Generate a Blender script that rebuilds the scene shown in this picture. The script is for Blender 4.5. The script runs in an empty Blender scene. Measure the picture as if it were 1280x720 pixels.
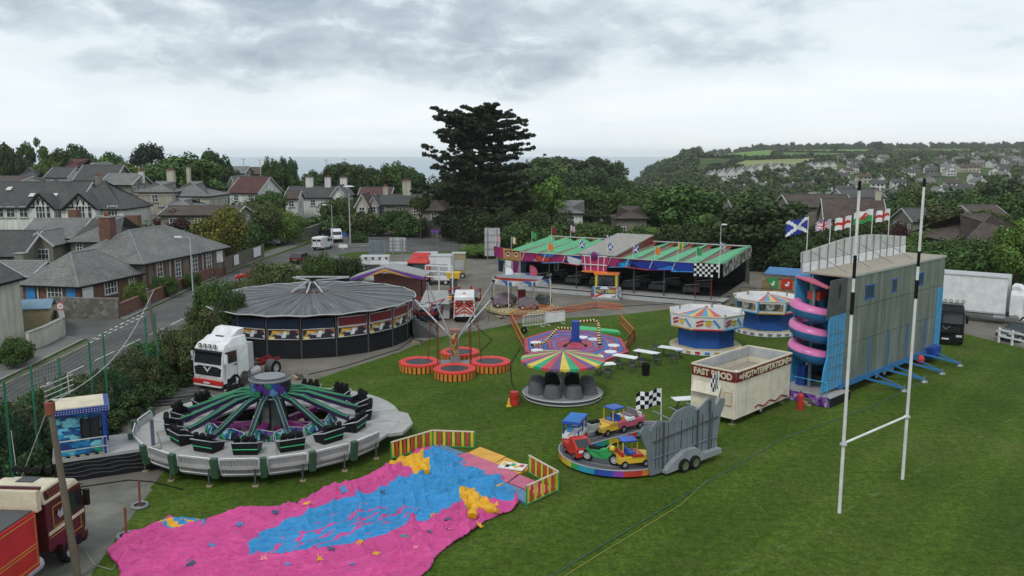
import bpy, math, random
import numpy as np
from mathutils import Vector, Matrix
R = math.radians
S = bpy.context.scene
COL = S.collection
random.seed(7)
# ---------------------------------------------------------------- camera
FOC, CAMH = 1072.0, 15.0            # focal length in photo pixels (1280 wide), camera height
PITCH = math.atan(168 / FOC)
cam = bpy.data.objects.new('camera', bpy.data.cameras.new('camera'))
COL.objects.link(cam)
cam.location = (0, 0, CAMH)
cam.rotation_euler = (R(90) - PITCH, 0, 0)
cam.data.sensor_width = 36
cam.data.lens = 36 * FOC / 1280
cam.data.clip_start = .5
cam.data.clip_end = 90000
S.camera = cam
# ---------------------------------------------------------------- sky, sun, exposure
CLX = .35
SUN_EL, SUN_AZ = R(52), R(200)      # high soft sun behind the camera
w = bpy.data.worlds.new('World'); S.world = w; w.use_nodes = True
nt = w.node_tree; nd = nt.nodes; ln = nt.links
nd.clear()
out = nd.new('ShaderNodeOutputWorld'); bg = nd.new('ShaderNodeBackground')
ln.new(bg.outputs[0], out.inputs[0])
sky = nd.new('ShaderNodeTexSky'); sky.sky_type = 'NISHITA'; sky.sun_disc = False
sky.sun_elevation = SUN_EL; sky.sun_rotation = SUN_AZ; sky.air_density = 1; sky.dust_density = 2
def wm(op, a, b=None, c=None):
 n = nd.new('ShaderNodeMath'); n.operation = op
 for i, v in enumerate((a, b, c)):
  if v is None: continue
  if isinstance(v, (int, float)): n.inputs[i].default_value = v
  else: ln.new(v, n.inputs[i])
 return n.outputs[0]
def wramp(fac, stops):
 n = nd.new('ShaderNodeValToRGB'); ln.new(fac, n.inputs[0]); e = n.color_ramp.elements
 while len(e) > 1: e.remove(e[0])
 e[0].position = stops[0][0]; e[0].color = (*stops[0][1], 1)
 for p, c in stops[1:]:
  k = e.new(p); k.color = (*c, 1)
 return n.outputs[0]
tc = nd.new('ShaderNodeTexCoord'); sp = nd.new('ShaderNodeSeparateXYZ'); ln.new(tc.outputs['Generated'], sp.inputs[0])
zc = wm('ADD', wm('MAXIMUM', sp.outputs[2], 0.0), .045)      # clouds lie on a plane above: compress them towards the horizon
cx = wm('DIVIDE', sp.outputs[0], zc); cy = wm('DIVIDE', sp.outputs[1], zc)
cmb = nd.new('ShaderNodeCombineXYZ'); ln.new(cx, cmb.inputs[0]); ln.new(cy, cmb.inputs[1]); cmb.inputs[2].default_value = 3.7
def wnoise(scale, detail, rough, dist=0, vec=None):
 n = nd.new('ShaderNodeTexNoise'); n.inputs['Scale'].default_value = scale; n.inputs['Detail'].default_value = detail
 n.inputs['Roughness'].default_value = rough; n.inputs['Distortion'].default_value = dist
 ln.new(vec if vec else cmb.outputs[0], n.inputs['Vector']); return n.outputs[0]
# billowing cloud bases hanging in the upper part of the sky, flat pale streaks below
mpd = nd.new('ShaderNodeMapping'); mpd.inputs['Scale'].default_value = (1, 1, 2.3); mpd.inputs['Location'].default_value = (CLX, 0, .2)
ln.new(tc.outputs['Generated'], mpd.inputs['Vector'])
nbig = wnoise(5.2, 12, .52, .15, mpd.outputs[0]); nwide = wnoise(1.9, 3, .5, 0, mpd.outputs[0]); nfine = wnoise(13, 8, .6, .3, mpd.outputs[0])
el = sp.outputs[2]
lift = wramp(el, [(0, (0, 0, 0)), (.055, (.05,) * 3), (.10, (.50,) * 3), (.17, (.62,) * 3), (.4, (.66,) * 3), (1, (.6,) * 3)])
side = wramp(wm('ABSOLUTE', wm('ADD', sp.outputs[0], .10)), [(0, (.14,) * 3), (.25, (.10,) * 3), (.42, (.0,) * 3), (1, (.0,) * 3)])
core = wm('ADD', wm('ADD', wm('MULTIPLY', nbig, .62), wm('MULTIPLY', nwide, .28)), wm('ADD', wm('MULTIPLY', lift, .42), side))
shade = wramp(core, [(0, (0, 0, 0)), (.69, (0, 0, 0)), (.73, (.45,) * 3), (.79, (.8,) * 3), (.9, (1,) * 3)])
veil = wramp(core, [(.55, (0, 0, 0)), (.74, (.8,) * 3)])
thin = wnoise(.42, 7, .55, .3)
stre = wramp(thin, [(0, (.80, .91, .97)), (.42, (.88, .96, 1.0)), (.6, (.93, .98, 1.0)), (1, (1.04, 1.05, 1.05))])
mv = nd.new('ShaderNodeMixRGB'); mv.inputs[2].default_value = (.72, .81, .865, 1); ln.new(veil, mv.inputs[0]); ln.new(stre, mv.inputs[1])
body = wramp(nfine, [(.32, (.35, .42, .50)), (.5, (.50, .575, .65)), (.66, (.78, .85, .90))])
mxs = nd.new('ShaderNodeMixRGB'); ln.new(shade, mxs.inputs[0]); ln.new(mv.outputs[0], mxs.inputs[1]); ln.new(body, mxs.inputs[2])
cl = nd.new('ShaderNodeMixRGB'); cl.blend_type = 'MIX'; cl.inputs[0].default_value = .94
skm = nd.new('ShaderNodeMixRGB'); skm.blend_type = 'MULTIPLY'; skm.inputs[0].default_value = 1; skm.inputs[2].default_value = (.1, .1, .1, 1)
ln.new(sky.outputs[0], skm.inputs[1]); ln.new(skm.outputs[0], cl.inputs[1]); ln.new(mxs.outputs[0], cl.inputs[2])
sc10 = nd.new('ShaderNodeMixRGB'); sc10.blend_type = 'MULTIPLY'; sc10.inputs[0].default_value = 1; sc10.inputs[2].default_value = (10, 10, 10, 1)
ln.new(cl.outputs[0], sc10.inputs[1]); ln.new(sc10.outputs[0], bg.inputs[0])
bg.inputs[1].default_value = .108
sun = bpy.data.objects.new('sun', bpy.data.lights.new('sun', 'SUN')); COL.objects.link(sun)
sun.data.energy = 1.45; sun.data.angle = R(14); sun.data.color = (1, .97, .92)
d = Vector((math.sin(SUN_AZ) * math.cos(SUN_EL), math.cos(SUN_AZ) * math.cos(SUN_EL), math.sin(SUN_EL)))
sun.rotation_euler = (d).to_track_quat('Z', 'Y').to_euler(); sun.location = (0, 0, 100)
S.view_settings.view_transform = 'Standard'; S.view_settings.look = 'None'
S.view_settings.exposure = 0; S.view_settings.gamma = 1
S.cycles.max_bounces = 6; S.cycles.volume_bounces = 4; S.cycles.volume_step_rate = 4; S.cycles.diffuse_bounces = 2; S.cycles.transparent_max_bounces = 8
# ---------------------------------------------------------------- helpers
def at(x, y, z=0.0):
 """point of the plane z seen at photo pixel x, y"""
 xv = (x - 640) / FOC; yv = (y - 360) / FOC
 F = math.cos(PITCH) - yv * math.sin(PITCH); D = math.sin(PITCH) + yv * math.cos(PITCH)
 t = (CAMH - z) / D
 return Vector((xv * t, F * t, z))
def cr(*a): return tuple(a) if len(a) == 4 else (*a, 1)
class NT:
 def __init__(s, name):
  s.m = bpy.data.materials.new(name); s.m.use_nodes = True
  s.t = s.m.node_tree; s.b = s.t.nodes['Principled BSDF']
  s.tc = s.t.nodes.new('ShaderNodeTexCoord')
 def n(s, typ, ins=None, **kw):
  k = s.t.nodes.new(typ)
  for a, b in kw.items(): setattr(k, a, b)
  for a, b in (ins or {}).items():
   if isinstance(b, bpy.types.NodeSocket): s.t.links.new(b, k.inputs[a])
   else: k.inputs[a].default_value = b
  return k
 def noise(s, scale, detail=4, rough=.55, vec=None, dist=0):
  return s.n('ShaderNodeTexNoise', {'Vector': vec or s.tc.outputs['Object'], 'Scale': scale, 'Detail': detail, 'Roughness': rough, 'Distortion': dist}).outputs[0]
 def ramp(s, fac, stops, interp='LINEAR'):
  k = s.n('ShaderNodeValToRGB', {0: fac}); k.color_ramp.interpolation = interp
  e = k.color_ramp.elements
  while len(e) > 1: e.remove(e[0])
  e[0].position = stops[0][0]; e[0].color = cr(*stops[0][1])
  for p, c in stops[1:]: e.new(p).color = cr(*c)
  return k.outputs[0]
 def mix(s, f, a, b, mode='MIX'):
  k = s.n('ShaderNodeMixRGB', blend_type=mode)
  for i, v in ((0, f), (1, a), (2, b)):
   if isinstance(v, bpy.types.NodeSocket): s.t.links.new(v, k.inputs[i])
   elif i == 0: k.inputs[0].default_value = v
   else: k.inputs[i].default_value = cr(*v)
  return k.outputs[0]
 def math(s, op, a, b=0.0):
  k = s.n('ShaderNodeMath', operation=op)
  for i, v in ((0, a), (1, b)):
   if isinstance(v, bpy.types.NodeSocket): s.t.links.new(v, k.inputs[i])
   else: k.inputs[i].default_value = v
  return k.outputs[0]
 def bump(s, h, strength=.4, dist=.02):
  k = s.n('ShaderNodeBump', {'Height': h, 'Strength': strength, 'Distance': dist})
  s.t.links.new(k.outputs[0], s.b.inputs['Normal'])
 def done(s, col, rough=.7, metal=0.0, spec=.4):
  if isinstance(col, bpy.types.NodeSocket): s.t.links.new(col, s.b.inputs['Base Color'])
  else: s.b.inputs['Base Color'].default_value = cr(*col)
  s.b.inputs['Roughness'].default_value = rough; s.b.inputs['Metallic'].default_value = metal
  s.b.inputs['Specular IOR Level'].default_value = spec
  return s.m
M = {}
def paint(name, col, rough=.45, metal=0, grime=.22, scale=1.3, spec=.4):
 """a worn paint, cloth or plastic: base colour mottled by two noises"""
 k = NT(name)
 a = k.noise(scale, 5, .6); b = k.noise(scale * 9, 3, .6)
 f = k.math('ADD', k.math('MULTIPLY', a, .7), k.math('MULTIPLY', b, .3))
 lo = tuple(c * (1 - grime) * .95 for c in col); hi = tuple(min(1, c * (1 + grime * .35)) for c in col)
 M[name] = k.done(k.ramp(f, [(.3, lo), (.62, hi)]), rough, metal, spec); return M[name]
def art(name, cols, scale=1.5, rough=.4, coord='UV', stretch=(1, 1, 1)):
 """airbrushed fairground artwork: many small fields of colour"""
 k = NT(name)
 mp = k.n('ShaderNodeMapping', {'Vector': k.tc.outputs[coord], 'Scale': stretch})
 nz = k.n('ShaderNodeTexNoise', {'Vector': mp.outputs[0], 'Scale': scale * .8, 'Detail': 3.0, 'Distortion': 1.2})
 ad = k.mix(.35, mp.outputs[0], nz.outputs['Color'])
 v = k.n('ShaderNodeTexVoronoi', {'Vector': ad, 'Scale': scale * 1.6})
 sep = k.n('ShaderNodeSeparateColor', {0: v.outputs['Color']})
 nn = len(cols)
 c = k.ramp(sep.outputs[0], [(i / nn, cc) for i, cc in enumerate(cols)], 'CONSTANT')
 v2 = k.n('ShaderNodeTexVoronoi', {'Vector': ad, 'Scale': scale * 1.6}, feature='DISTANCE_TO_EDGE')
 edge = k.ramp(v2.outputs[0], [(0, (.02, .02, .03)), (.06, (1, 1, 1))])
 sh = k.ramp(nz.outputs[0], [(.3, (.55,) * 3), (.6, (1,) * 3)])
 M[name] = k.done(k.mix(.8, k.mix(1, c, sh, 'MULTIPLY'), edge, 'MULTIPLY'), rough); return M[name]
for nm, c, r in (('white_paint', (.72, .73, .73), .4), ('cream_paint', (.66, .58, .42), .45), ('red_paint', (.50, .03, .025), .4),
     ('maroon_paint', (.075, .012, .016), .28), ('dark_red', (.20, .015, .018), .4), ('blue_paint', (.02, .09, .42), .4), ('sky_blue', (.055, .30, .58), .45),
     ('deep_blue', (.015, .045, .26), .45), ('yellow_paint', (.72, .46, .04), .45), ('gold_paint', (.55, .33, .06), .4),
     ('green_paint', (.03, .30, .09), .45), ('mint_sheet', (.085, .36, .17), .55), ('purple_paint', (.14, .05, .30), .4), ('plum_paint', (.16, .012, .12), .4),
     ('pink_paint', (.72, .16, .38), .35), ('orange_paint', (.75, .20, .03), .45), ('black_paint', (.012, .012, .014), .4),
     ('black_rubber', (.015, .015, .016), .85), ('black_sheet', (.014, .015, .018), .6), ('grey_paint', (.22, .23, .24), .5),
     ('light_grey', (.42, .43, .43), .55), ('dark_grey', (.07, .072, .075), .6), ('slate_blue', (.17, .22, .25), .5),
     ('navy_sheet', (.015, .025, .05), .5), ('lattice_green', (.02, .16, .09), .5), ('silver', (.45, .46, .48), .35),
     ('grey_cloth', (.10, .105, .11), .9), ('mauve_cloth', (.20, .16, .19), .85), ('brown_wood', (.14, .085, .05), .8), ('pale_wood', (.34, .27, .17), .8),
     ('pole_wood', (.13, .115, .085), .9), ('terracotta', (.22, .07, .04), .85), ('deck_grey', (.36, .355, .34), .6), ('deck_tan', (.48, .40, .22), .6),
     ('awning_grey', (.30, .30, .29), .8), ('pvc_white', (.78, .79, .79), .35), ('teal_paint', (.02, .20, .25), .45), ('skin', (.5, .3, .22), .6)):
 paint(nm, c, r)
paint('galv', (.28, .29, .30), .5, .6); paint('steel', (.35, .36, .37), .4, .7); paint('chrome', (.6, .6, .62), .2, .9, .05)
k = NT('glass_dark'); M['glass_dark'] = k.done((.02, .025, .03), .08, 0, .6)
k = NT('glass_pane'); M['glass_pane'] = k.done(k.ramp(k.noise(.8, 2), [(.35, (.02, .025, .03)), (.7, (.09, .10, .11))]), .12, 0, .6)
k = NT('lamp_glass'); M['lamp_glass'] = k.done((.55, .55, .5), .15)
k = NT('red_lens'); M['red_lens'] = k.done((.4, .01, .01), .2)
k = NT('amber_lens'); M['amber_lens'] = k.done((.7, .25, .01), .2)
def rows(name, c1, c2, mortar, bw, bh, ms=.02, rough=.85, bumps=.5, var=.5, moss=None):
 """courses of brick, slate or tile in the face's own plane (metres)"""
 k = NT(name)
 uv = k.tc.outputs['UV']
 b = k.n('ShaderNodeTexBrick', {'Vector': uv, 'Color1': cr(*c1), 'Color2': cr(*c2), 'Mortar': cr(*mortar), 'Scale': 1.0, 'Mortar Size': ms, 'Brick Width': bw, 'Row Height': bh, 'Bias': 0.0})
 n1 = k.ramp(k.noise(.45, 5, .65), [(.3, (1 - var,) * 3), (.7, (1.1,) * 3)])
 c = k.mix(1, b.outputs['Color'], n1, 'MULTIPLY')
 n2 = k.ramp(k.noise(3.5, 4, .7), [(.35, (.72,) * 3), (.65, (1.15,) * 3)])
 c = k.mix(1, c, n2, 'MULTIPLY')
 if moss: c = k.mix(k.ramp(k.noise(.9, 6, .7), [(.52, (0, 0, 0)), (.68, (.75,) * 3)]), c, moss)
 k.bump(b.outputs['Fac'], -bumps * .6, .02)
 M[name] = k.done(c, rough); return M[name]
rows('slate_roof', (.17, .17, .165), (.23, .23, .22), (.075, .075, .075), .3, .2, .018, .65, .4, .35, (.17, .165, .12))
rows('dark_slate', (.060, .060, .062), (.09, .088, .085), (.03, .03, .03), .3, .2, .018, .6, .4, .35, (.075, .07, .05))
rows('brown_tile', (.085, .062, .052), (.12, .085, .07), (.04, .03, .028), .33, .28, .03, .85, .5, .35, (.10, .09, .05))
rows('maroon_tile', (.11, .045, .04), (.14, .055, .045), (.05, .03, .028), .33, .28, .03, .85, .5, .3)
rows('brick', (.17, .055, .035), (.23, .085, .055), (.13, .11, .09), .225, .075, .012, .9, .4, .3)
rows('blockwork', (.26, .24, .20), (.33, .31, .27), (.16, .15, .13), .44, .215, .012, .9, .3, .3)
def rubble(name, c1, c2, scale=2.2, mortar=(.10, .095, .08)):
 k = NT(name)
 v = k.n('ShaderNodeTexVoronoi', {'Vector': k.tc.outputs['Object'], 'Scale': scale})
 e = k.n('ShaderNodeTexVoronoi', {'Vector': k.tc.outputs['Object'], 'Scale': scale}, feature='DISTANCE_TO_EDGE')
 sep = k.n('ShaderNodeSeparateColor', {0: v.outputs['Color']})
 c = k.ramp(sep.outputs[0], [(0, c1), (1, c2)])
 c = k.mix(k.ramp(e.outputs[0], [(.02, (1, 1, 1)), (.07, (0, 0, 0))]), c, mortar)
 c = k.mix(k.ramp(k.noise(.8, 5, .7), [(.5, (0, 0, 0)), (.66, (.7,) * 3)]), c, (.06, .075, .035))
 k.bump(e.outputs[0], .5, .05); M[name] = k.done(c, .9)
rubble('rubble_wall', (.10, .095, .08), (.24, .22, .19))
rubble('mossy_wall', (.07, .07, .05), (.17, .16, .13), 1.8)
def render_mat(name, col, v=.25):
 k = NT(name)
 n = k.ramp(k.noise(.35, 6, .7), [(.3, tuple(c * (1 - v) for c in col)), (.65, col)])
 mp = k.n('ShaderNodeMapping', {'Vector': k.tc.outputs['Object'], 'Scale': (2.5, 2.5, .25)})
 st = k.ramp(k.noise(1.0, 5, .6, mp.outputs[0]), [(.4, (.78,) * 3), (.6, (1,) * 3)])
 k.bump(k.noise(30, 3), .25, .01); M[name] = k.done(k.mix(1, n, st, 'MULTIPLY'), .9); return M[name]
render_mat('white_render', (.72, .72, .69)); render_mat('cream_render', (.52, .49, .39)); render_mat('grey_render', (.24, .225, .18)); render_mat('tan_render', (.36, .32, .25))
render_mat('concrete', (.33, .32, .29))
def foliage(name, dark, light, tip=None):
 k = NT(name)
 oi = k.n('ShaderNodeObjectInfo'); ge = k.n('ShaderNodeNewGeometry')
 c = k.ramp(ge.outputs['Random Per Island'], [(0, dark), (.75, light), (1, tip or tuple(x * 1.35 for x in light))])
 v = k.ramp(k.noise(.55, 3), [(.35, (.72,) * 3), (.65, (1.2,) * 3)])
 c = k.mix(1, c, v, 'MULTIPLY')
 hs = k.n('ShaderNodeHueSaturation', {'Color': c, 'Hue': k.math('ADD', k.math('MULTIPLY', oi.outputs['Random'], .035), .483), 'Value': k.math('ADD', k.math('MULTIPLY', oi.outputs['Random'], .5), .78)})
 m = k.done(hs.outputs[0], .75, 0, .25)
 k.b.inputs['Subsurface Weight'].default_value = 0
 M[name] = m
foliage('leaf_mid', (.028, .056, .012), (.068, .122, .028)); foliage('leaf_dark', (.018, .036, .012), (.046, .082, .022))
foliage('leaf_bright', (.05, .095, .014), (.115, .19, .035)); foliage('leaf_gold', (.05, .07, .012), (.16, .17, .025), (.32, .28, .04))
foliage('leaf_olive', (.045, .055, .018), (.10, .12, .04)); foliage('leaf_maroon', (.025, .010, .012), (.06, .022, .024)); foliage('leaf_blue', (.014, .026, .018), (.032, .052, .034))
k = NT('bark'); M['bark'] = k.done(k.ramp(k.noise(2.5, 6, .7), [(.3, (.035, .028, .02)), (.7, (.10, .085, .065))]), .9)
class MB:
 """mesh builder: collects shapes, build() links them as ONE mesh object"""
 def __init__(s, T=None): s.v = []; s.f = []; s.m = []; s.sm = []; s.T = T or Matrix.Identity(4)
 def add(s, vs, fs, mat, smooth=False):
  o = len(s.v); s.v += [s.T @ Vector(v) for v in vs]
  for f in fs: s.f.append([i + o for i in f]); s.m.append(mat); s.sm.append(smooth)
 def box(s, c, sz, mat, rz=0, rx=0, ry=0, taper=1.0):
  X, Y, Z = (a / 2 for a in sz); Rm = Matrix.Rotation(rz, 3, 'Z') @ Matrix.Rotation(ry, 3, 'Y') @ Matrix.Rotation(rx, 3, 'X')
  vs = [Rm @ Vector((x * (taper if z > 0 else 1), y * (taper if z > 0 else 1), z)) + Vector(c) for z in (-Z, Z) for x, y in ((-X, -Y), (X, -Y), (X, Y), (-X, Y))]
  s.add(vs, [(0, 3, 2, 1), (4, 5, 6, 7), (0, 1, 5, 4), (1, 2, 6, 5), (2, 3, 7, 6), (3, 0, 4, 7)], mat); return s
 def bar(s, p, q, wd, mat, ht=None):
  """square bar from p to q"""
  p = Vector(p); q = Vector(q); d = q - p; L = d.length
  if L < 1e-6: return s
  d /= L; up = Vector((0, 0, 1)) if abs(d.z) < .98 else Vector((0, 1, 0))
  a = d.cross(up).normalized(); b = a.cross(d); ht = ht or wd
  a *= wd / 2; b *= ht / 2
  vs = [p - a - b, p + a - b, p + a + b, p - a + b, q - a - b, q + a - b, q + a + b, q - a + b]
  s.add(vs, [(0, 3, 2, 1), (4, 5, 6, 7), (0, 1, 5, 4), (1, 2, 6, 5), (2, 3, 7, 6), (3, 0, 4, 7)], mat); return s
 def tube(s, pts, r, mat, n=6, caps=True):
  pts = [Vector(p) for p in pts]; rs = r if isinstance(r, (list, tuple)) else [r] * len(pts)
  vs = []; prev = None
  for i, p in enumerate(pts):
   d = (pts[min(i + 1, len(pts) - 1)] - pts[max(i - 1, 0)])
   d = d.normalized() if d.length > 0 else Vector((0, 0, 1))
   if prev is None: a = d.cross(Vector((0, 0, 1)) if abs(d.z) < .95 else Vector((1, 0, 0))).normalized()
   else: a = (prev - d * prev.dot(d)).normalized()
   prev = a; b = d.cross(a)
   for j in range(n):
    t = 2 * math.pi * j / n; vs.append(p + (a * math.cos(t) + b * math.sin(t)) * rs[i])
  fs = [(i * n + j, i * n + (j + 1) % n, (i + 1) * n + (j + 1) % n, (i + 1) * n + j) for i in range(len(pts) - 1) for j in range(n)]
  s.add(vs, fs, mat, True)
  if caps:
   s.add(vs[:n], [tuple(range(n))[::-1]], mat); s.add(vs[-n:], [tuple(range(n))], mat)
  return s
 def lathe(s, prof, mat, n=24, c=(0, 0, 0), a0=0.0, a1=2 * math.pi, smooth=True, axis='z', mats=None, sx=1.0, sy=1.0):
  """prof: (radius, z) pairs; mats: colour per sector"""
  full = abs(a1 - a0 - 2 * math.pi) < 1e-6; cols = n if full else n + 1
  vs = []
  for r, z in prof:
   for j in range(cols):
    t = a0 + (a1 - a0) * j / n; p = (r * math.cos(t) * sx, r * math.sin(t) * sy, z)
    if axis == 'x': p = (p[2], p[0], p[1])
    if axis == 'y': p = (p[1], p[2], p[0])
    vs.append(Vector(p) + Vector(c))
  for i in range(len(prof) - 1):
   for j in range(n):
    k = (j + 1) % cols if full else j + 1
    f = (i * cols + j, i * cols + k, (i + 1) * cols + k, (i + 1) * cols + j)
    o = [vs[q] for q in f]
    if prof[i][0] < 1e-6: o = [o[0], o[2], o[3]]
    elif prof[i + 1][0] < 1e-6: o = [o[0], o[1], o[2]]
    s.add(o, [tuple(range(len(o)))], mats[j % len(mats)] if mats else mat, smooth and not mats)
  return s
 def wheel(s, c, r, wd, axis='y', tyre='black_rubber', rim='silver', n=16):
  prof = [(0, -wd / 2), (r * .55, -wd / 2), (r * .6, -wd * .42), (r * .62, -wd / 2), (r * .95, -wd / 2), (r, -wd * .3), (r, wd * .3), (r * .95, wd / 2), (r * .62, wd / 2), (r * .6, wd * .42), (r * .55, wd / 2), (0, wd / 2)]
  for i in range(len(prof) - 1):
   s.lathe(prof[i:i + 2], rim if i in (0, 1, 9, 10) else tyre, n, c, axis=axis, smooth=False)
  return s
 def prism(s, pts, z0, z1, mat, top=None, bottom=True):
  a = sum(pts[i][0] * pts[(i + 1) % len(pts)][1] - pts[(i + 1) % len(pts)][0] * pts[i][1] for i in range(len(pts)))
  if a < 0: pts = pts[::-1]
  n = len(pts); vs = [(p[0], p[1], z0) for p in pts] + [(p[0], p[1], z1) for p in pts]
  s.add(vs, [(i, (i + 1) % n, n + (i + 1) % n, n + i) for i in range(n)], mat)
  s.add(vs[n:], [tuple(range(n))], top or mat)
  if bottom: s.add(vs[:n], [tuple(range(n))[::-1]], mat)
  return s
 def slab(s, pts, th, mat, back=None):
  """flat polygon in space given a thickness along minus its normal"""
  P3 = [Vector(p) for p in pts]; nrm = Vector((0, 0, 0))
  for i in range(len(P3)):
   a, b = P3[i], P3[(i + 1) % len(P3)]; nrm += Vector(((a.y - b.y) * (a.z + b.z), (a.z - b.z) * (a.x + b.x), (a.x - b.x) * (a.y + b.y)))
  nrm.normalize(); q = [p - nrm * th for p in P3]; n = len(P3)
  s.add(P3, [tuple(range(n))], mat); s.add(q, [tuple(range(n))[::-1]], back or mat)
  s.add(P3 + q, [(i, n + i, n + (i + 1) % n, (i + 1) % n) for i in range(n)], back or mat); return s
 def rect(s, o, u, v, th, mat, back=None):
  o = Vector(o); u = Vector(u); v = Vector(v); return s.slab([o, o + u, o + u + v, o + v], th, mat, back)
 def blob(s, c, r, mat, sub=6, jit=0.0, sc=(1, 1, 1)):
  rings = sub; seg = sub * 2; vs = []
  for i in range(rings + 1):
   ph = math.pi * i / rings
   for j in range(seg):
    t = 2 * math.pi * j / seg; q = 1 + random.uniform(-jit, jit)
    vs.append((c[0] + r * sc[0] * q * math.sin(ph) * math.cos(t), c[1] + r * sc[1] * q * math.sin(ph) * math.sin(t), c[2] + r * sc[2] * q * math.cos(ph)))
  s.add(vs, [(i * seg + j, (i + 1) * seg + j, (i + 1) * seg + (j + 1) % seg, i * seg + (j + 1) % seg) for i in range(rings) for j in range(seg)], mat, True); return s
 def build(s, name, parent=None, loc=None, rz=None, bevel=0):
  me = bpy.data.meshes.new(name); me.from_pydata([tuple(v) for v in s.v], [], s.f)
  names = list(dict.fromkeys(s.m))
  for n in names: me.materials.append(M[n])
  idx = {n: i for i, n in enumerate(names)}
  me.polygons.foreach_set('material_index', [idx[n] for n in s.m])
  me.polygons.foreach_set('use_smooth', s.sm)
  uv = me.uv_layers.new(name='uv').data
  for p in me.polygons:
   n = p.normal
   if abs(n.z) > .985: u = Vector((1, 0, 0)); v = Vector((0, 1, 0))
   else: u = Vector((-n.y, n.x, 0)).normalized(); v = n.cross(u)
   for li in p.loop_indices:
    co = me.vertices[me.loops[li].vertex_index].co; uv[li].uv = (co.dot(u), co.dot(v))
  me.update()
  o = bpy.data.objects.new(name, me); COL.objects.link(o)
  if parent: o.parent = parent
  if loc is not None: o.location = loc
  if rz is not None: o.rotation_euler.z = rz
  if bevel:
   b = o.modifiers.new('bevel', 'BEVEL'); b.width = bevel; b.segments = 2; b.limit_method = 'ANGLE'
  return o
def tag(o, label=None, cat=None, group=None, kind=None):
 if label: o['label'] = label
 if cat: o['category'] = cat
 if group: o['group'] = group
 if kind: o['kind'] = kind
 return o
def thing(name, label, cat, loc=(0, 0, 0), rz=0, group=None):
 o = bpy.data.objects.new(name, None); COL.objects.link(o); o.location = loc; o.rotation_euler.z = rz; o.empty_display_size = .3
 return tag(o, label, cat, group)
def copy_tree(o, parent=None):
 c = o.copy(); COL.objects.link(c); c.parent = parent
 for ch in list(o.children): copy_tree(ch, c)
 return c
def dup(root, loc, rz=None, label=None, group=None, scale=None):
 c = copy_tree(root); c.location = loc
 if rz is not None: c.rotation_euler.z = rz
 if scale is not None: c.scale = scale if hasattr(scale, '__len__') else (scale,) * 3
 if label: c['label'] = label
 if group: c['group'] = group
 return c
def words(txt, size, mat, parent, name, T, depth=.012, bold=0.0, fit=None):
 """lettering as a mesh; T places it (x right, y up, z out)"""
 cu = bpy.data.curves.new(name, 'FONT'); cu.body = txt; cu.size = size; cu.align_x = 'CENTER'; cu.align_y = 'CENTER'; cu.extrude = depth; cu.offset = bold
 tmp = bpy.data.objects.new(name, cu); COL.objects.link(tmp)
 dg = bpy.context.evaluated_depsgraph_get(); me = bpy.data.meshes.new_from_object(tmp.evaluated_get(dg))
 bpy.data.objects.remove(tmp)
 if fit:
  xs = [v.co.x for v in me.vertices]; k = fit / max(1e-3, max(xs) - min(xs))
  for v in me.vertices: v.co.x *= k
 me.transform(T); me.materials.clear(); me.materials.append(M[mat])
 o = bpy.data.objects.new(name, me); COL.objects.link(o)
 if parent: o.parent = parent
 return o
def frame(o, xa, up=(0, 0, 1)):
 """matrix with x along xa, y along up, z outwards"""
 x = Vector(xa).normalized(); y = Vector(up).normalized(); z = x.cross(y).normalized(); y = z.cross(x)
 m = Matrix((x, y, z)).transposed().to_4x4(); m.translation = Vector(o); return m
# ================================================================ ground
AZ = [-.9, -.6, -.33, -.11, .0, .04, .09, .13, .175, .215, .30, .42, .60, 1.0]
YS = [0, 175, 245, 350, 480, 700, 1000, 1400, 2000, 3000, 5000, 45000]
HT = [ # rows follow YS, columns AZ
 [0] * 14, [0] * 14,
 [0, 0, 0, 0, 0, -1, -2, -4, -7, -9, -10, -10, -8, -6],
 [0, -1, -1, -2, 0, 2, 0, -6, -14, -17, -18, -17, -14, -10],
 [-3, -4, -5, -8, -4, 2, -2, -14, -18, -18, -16, -14, -12, -8],
 [-20, -22, -24, -30, -26, -18, -26, -30, -14, -8, -6, -4, -3, 0],
 [-50, -54, -60, -64, -64, -62, -58, -34, -2, 10, 7, 6, 6, 8],
 [-70, -70, -70, -74, -74, -74, -74, -66, -14, 12, 14, 12, 13, 14],
 [-80, -80, -80, -80, -80, -80, -80, -78, -40, 8, 23, 25, 26, 26],
 [-80, -80, -80, -80, -80, -80, -80, -80, -60, 0, 20, 28, 30, 30],
 [-80, -80, -80, -80, -80, -80, -80, -80, -80, -80, -40, 10, 30, 30],
 [-80, -80, -80, -80, -80, -80, -80, -80, -80, -80, -80, -60, -60, -60]]
HA = np.array(HT, float)
def height(X, Y):
 if Y <= 176: return 0.0
 a = min(max(X / Y, AZ[0]), AZ[-1]); ly = math.log(Y)
 i = max(j for j in range(len(AZ) - 1) if AZ[j] <= a); k = max(j for j in range(len(YS) - 1) if YS[j] <= Y)
 t = (a - AZ[i]) / (AZ[i + 1] - AZ[i]); y0 = math.log(max(YS[k], 100)); u = (ly - y0) / (math.log(YS[k + 1]) - y0); u = min(max(u, 0), 1)
 t = t * t * (3 - 2 * t)
 return float((HA[k, i] * (1 - t) + HA[k, i + 1] * t) * (1 - u) + (HA[k + 1, i] * (1 - t) + HA[k + 1, i + 1] * t) * u)
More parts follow.
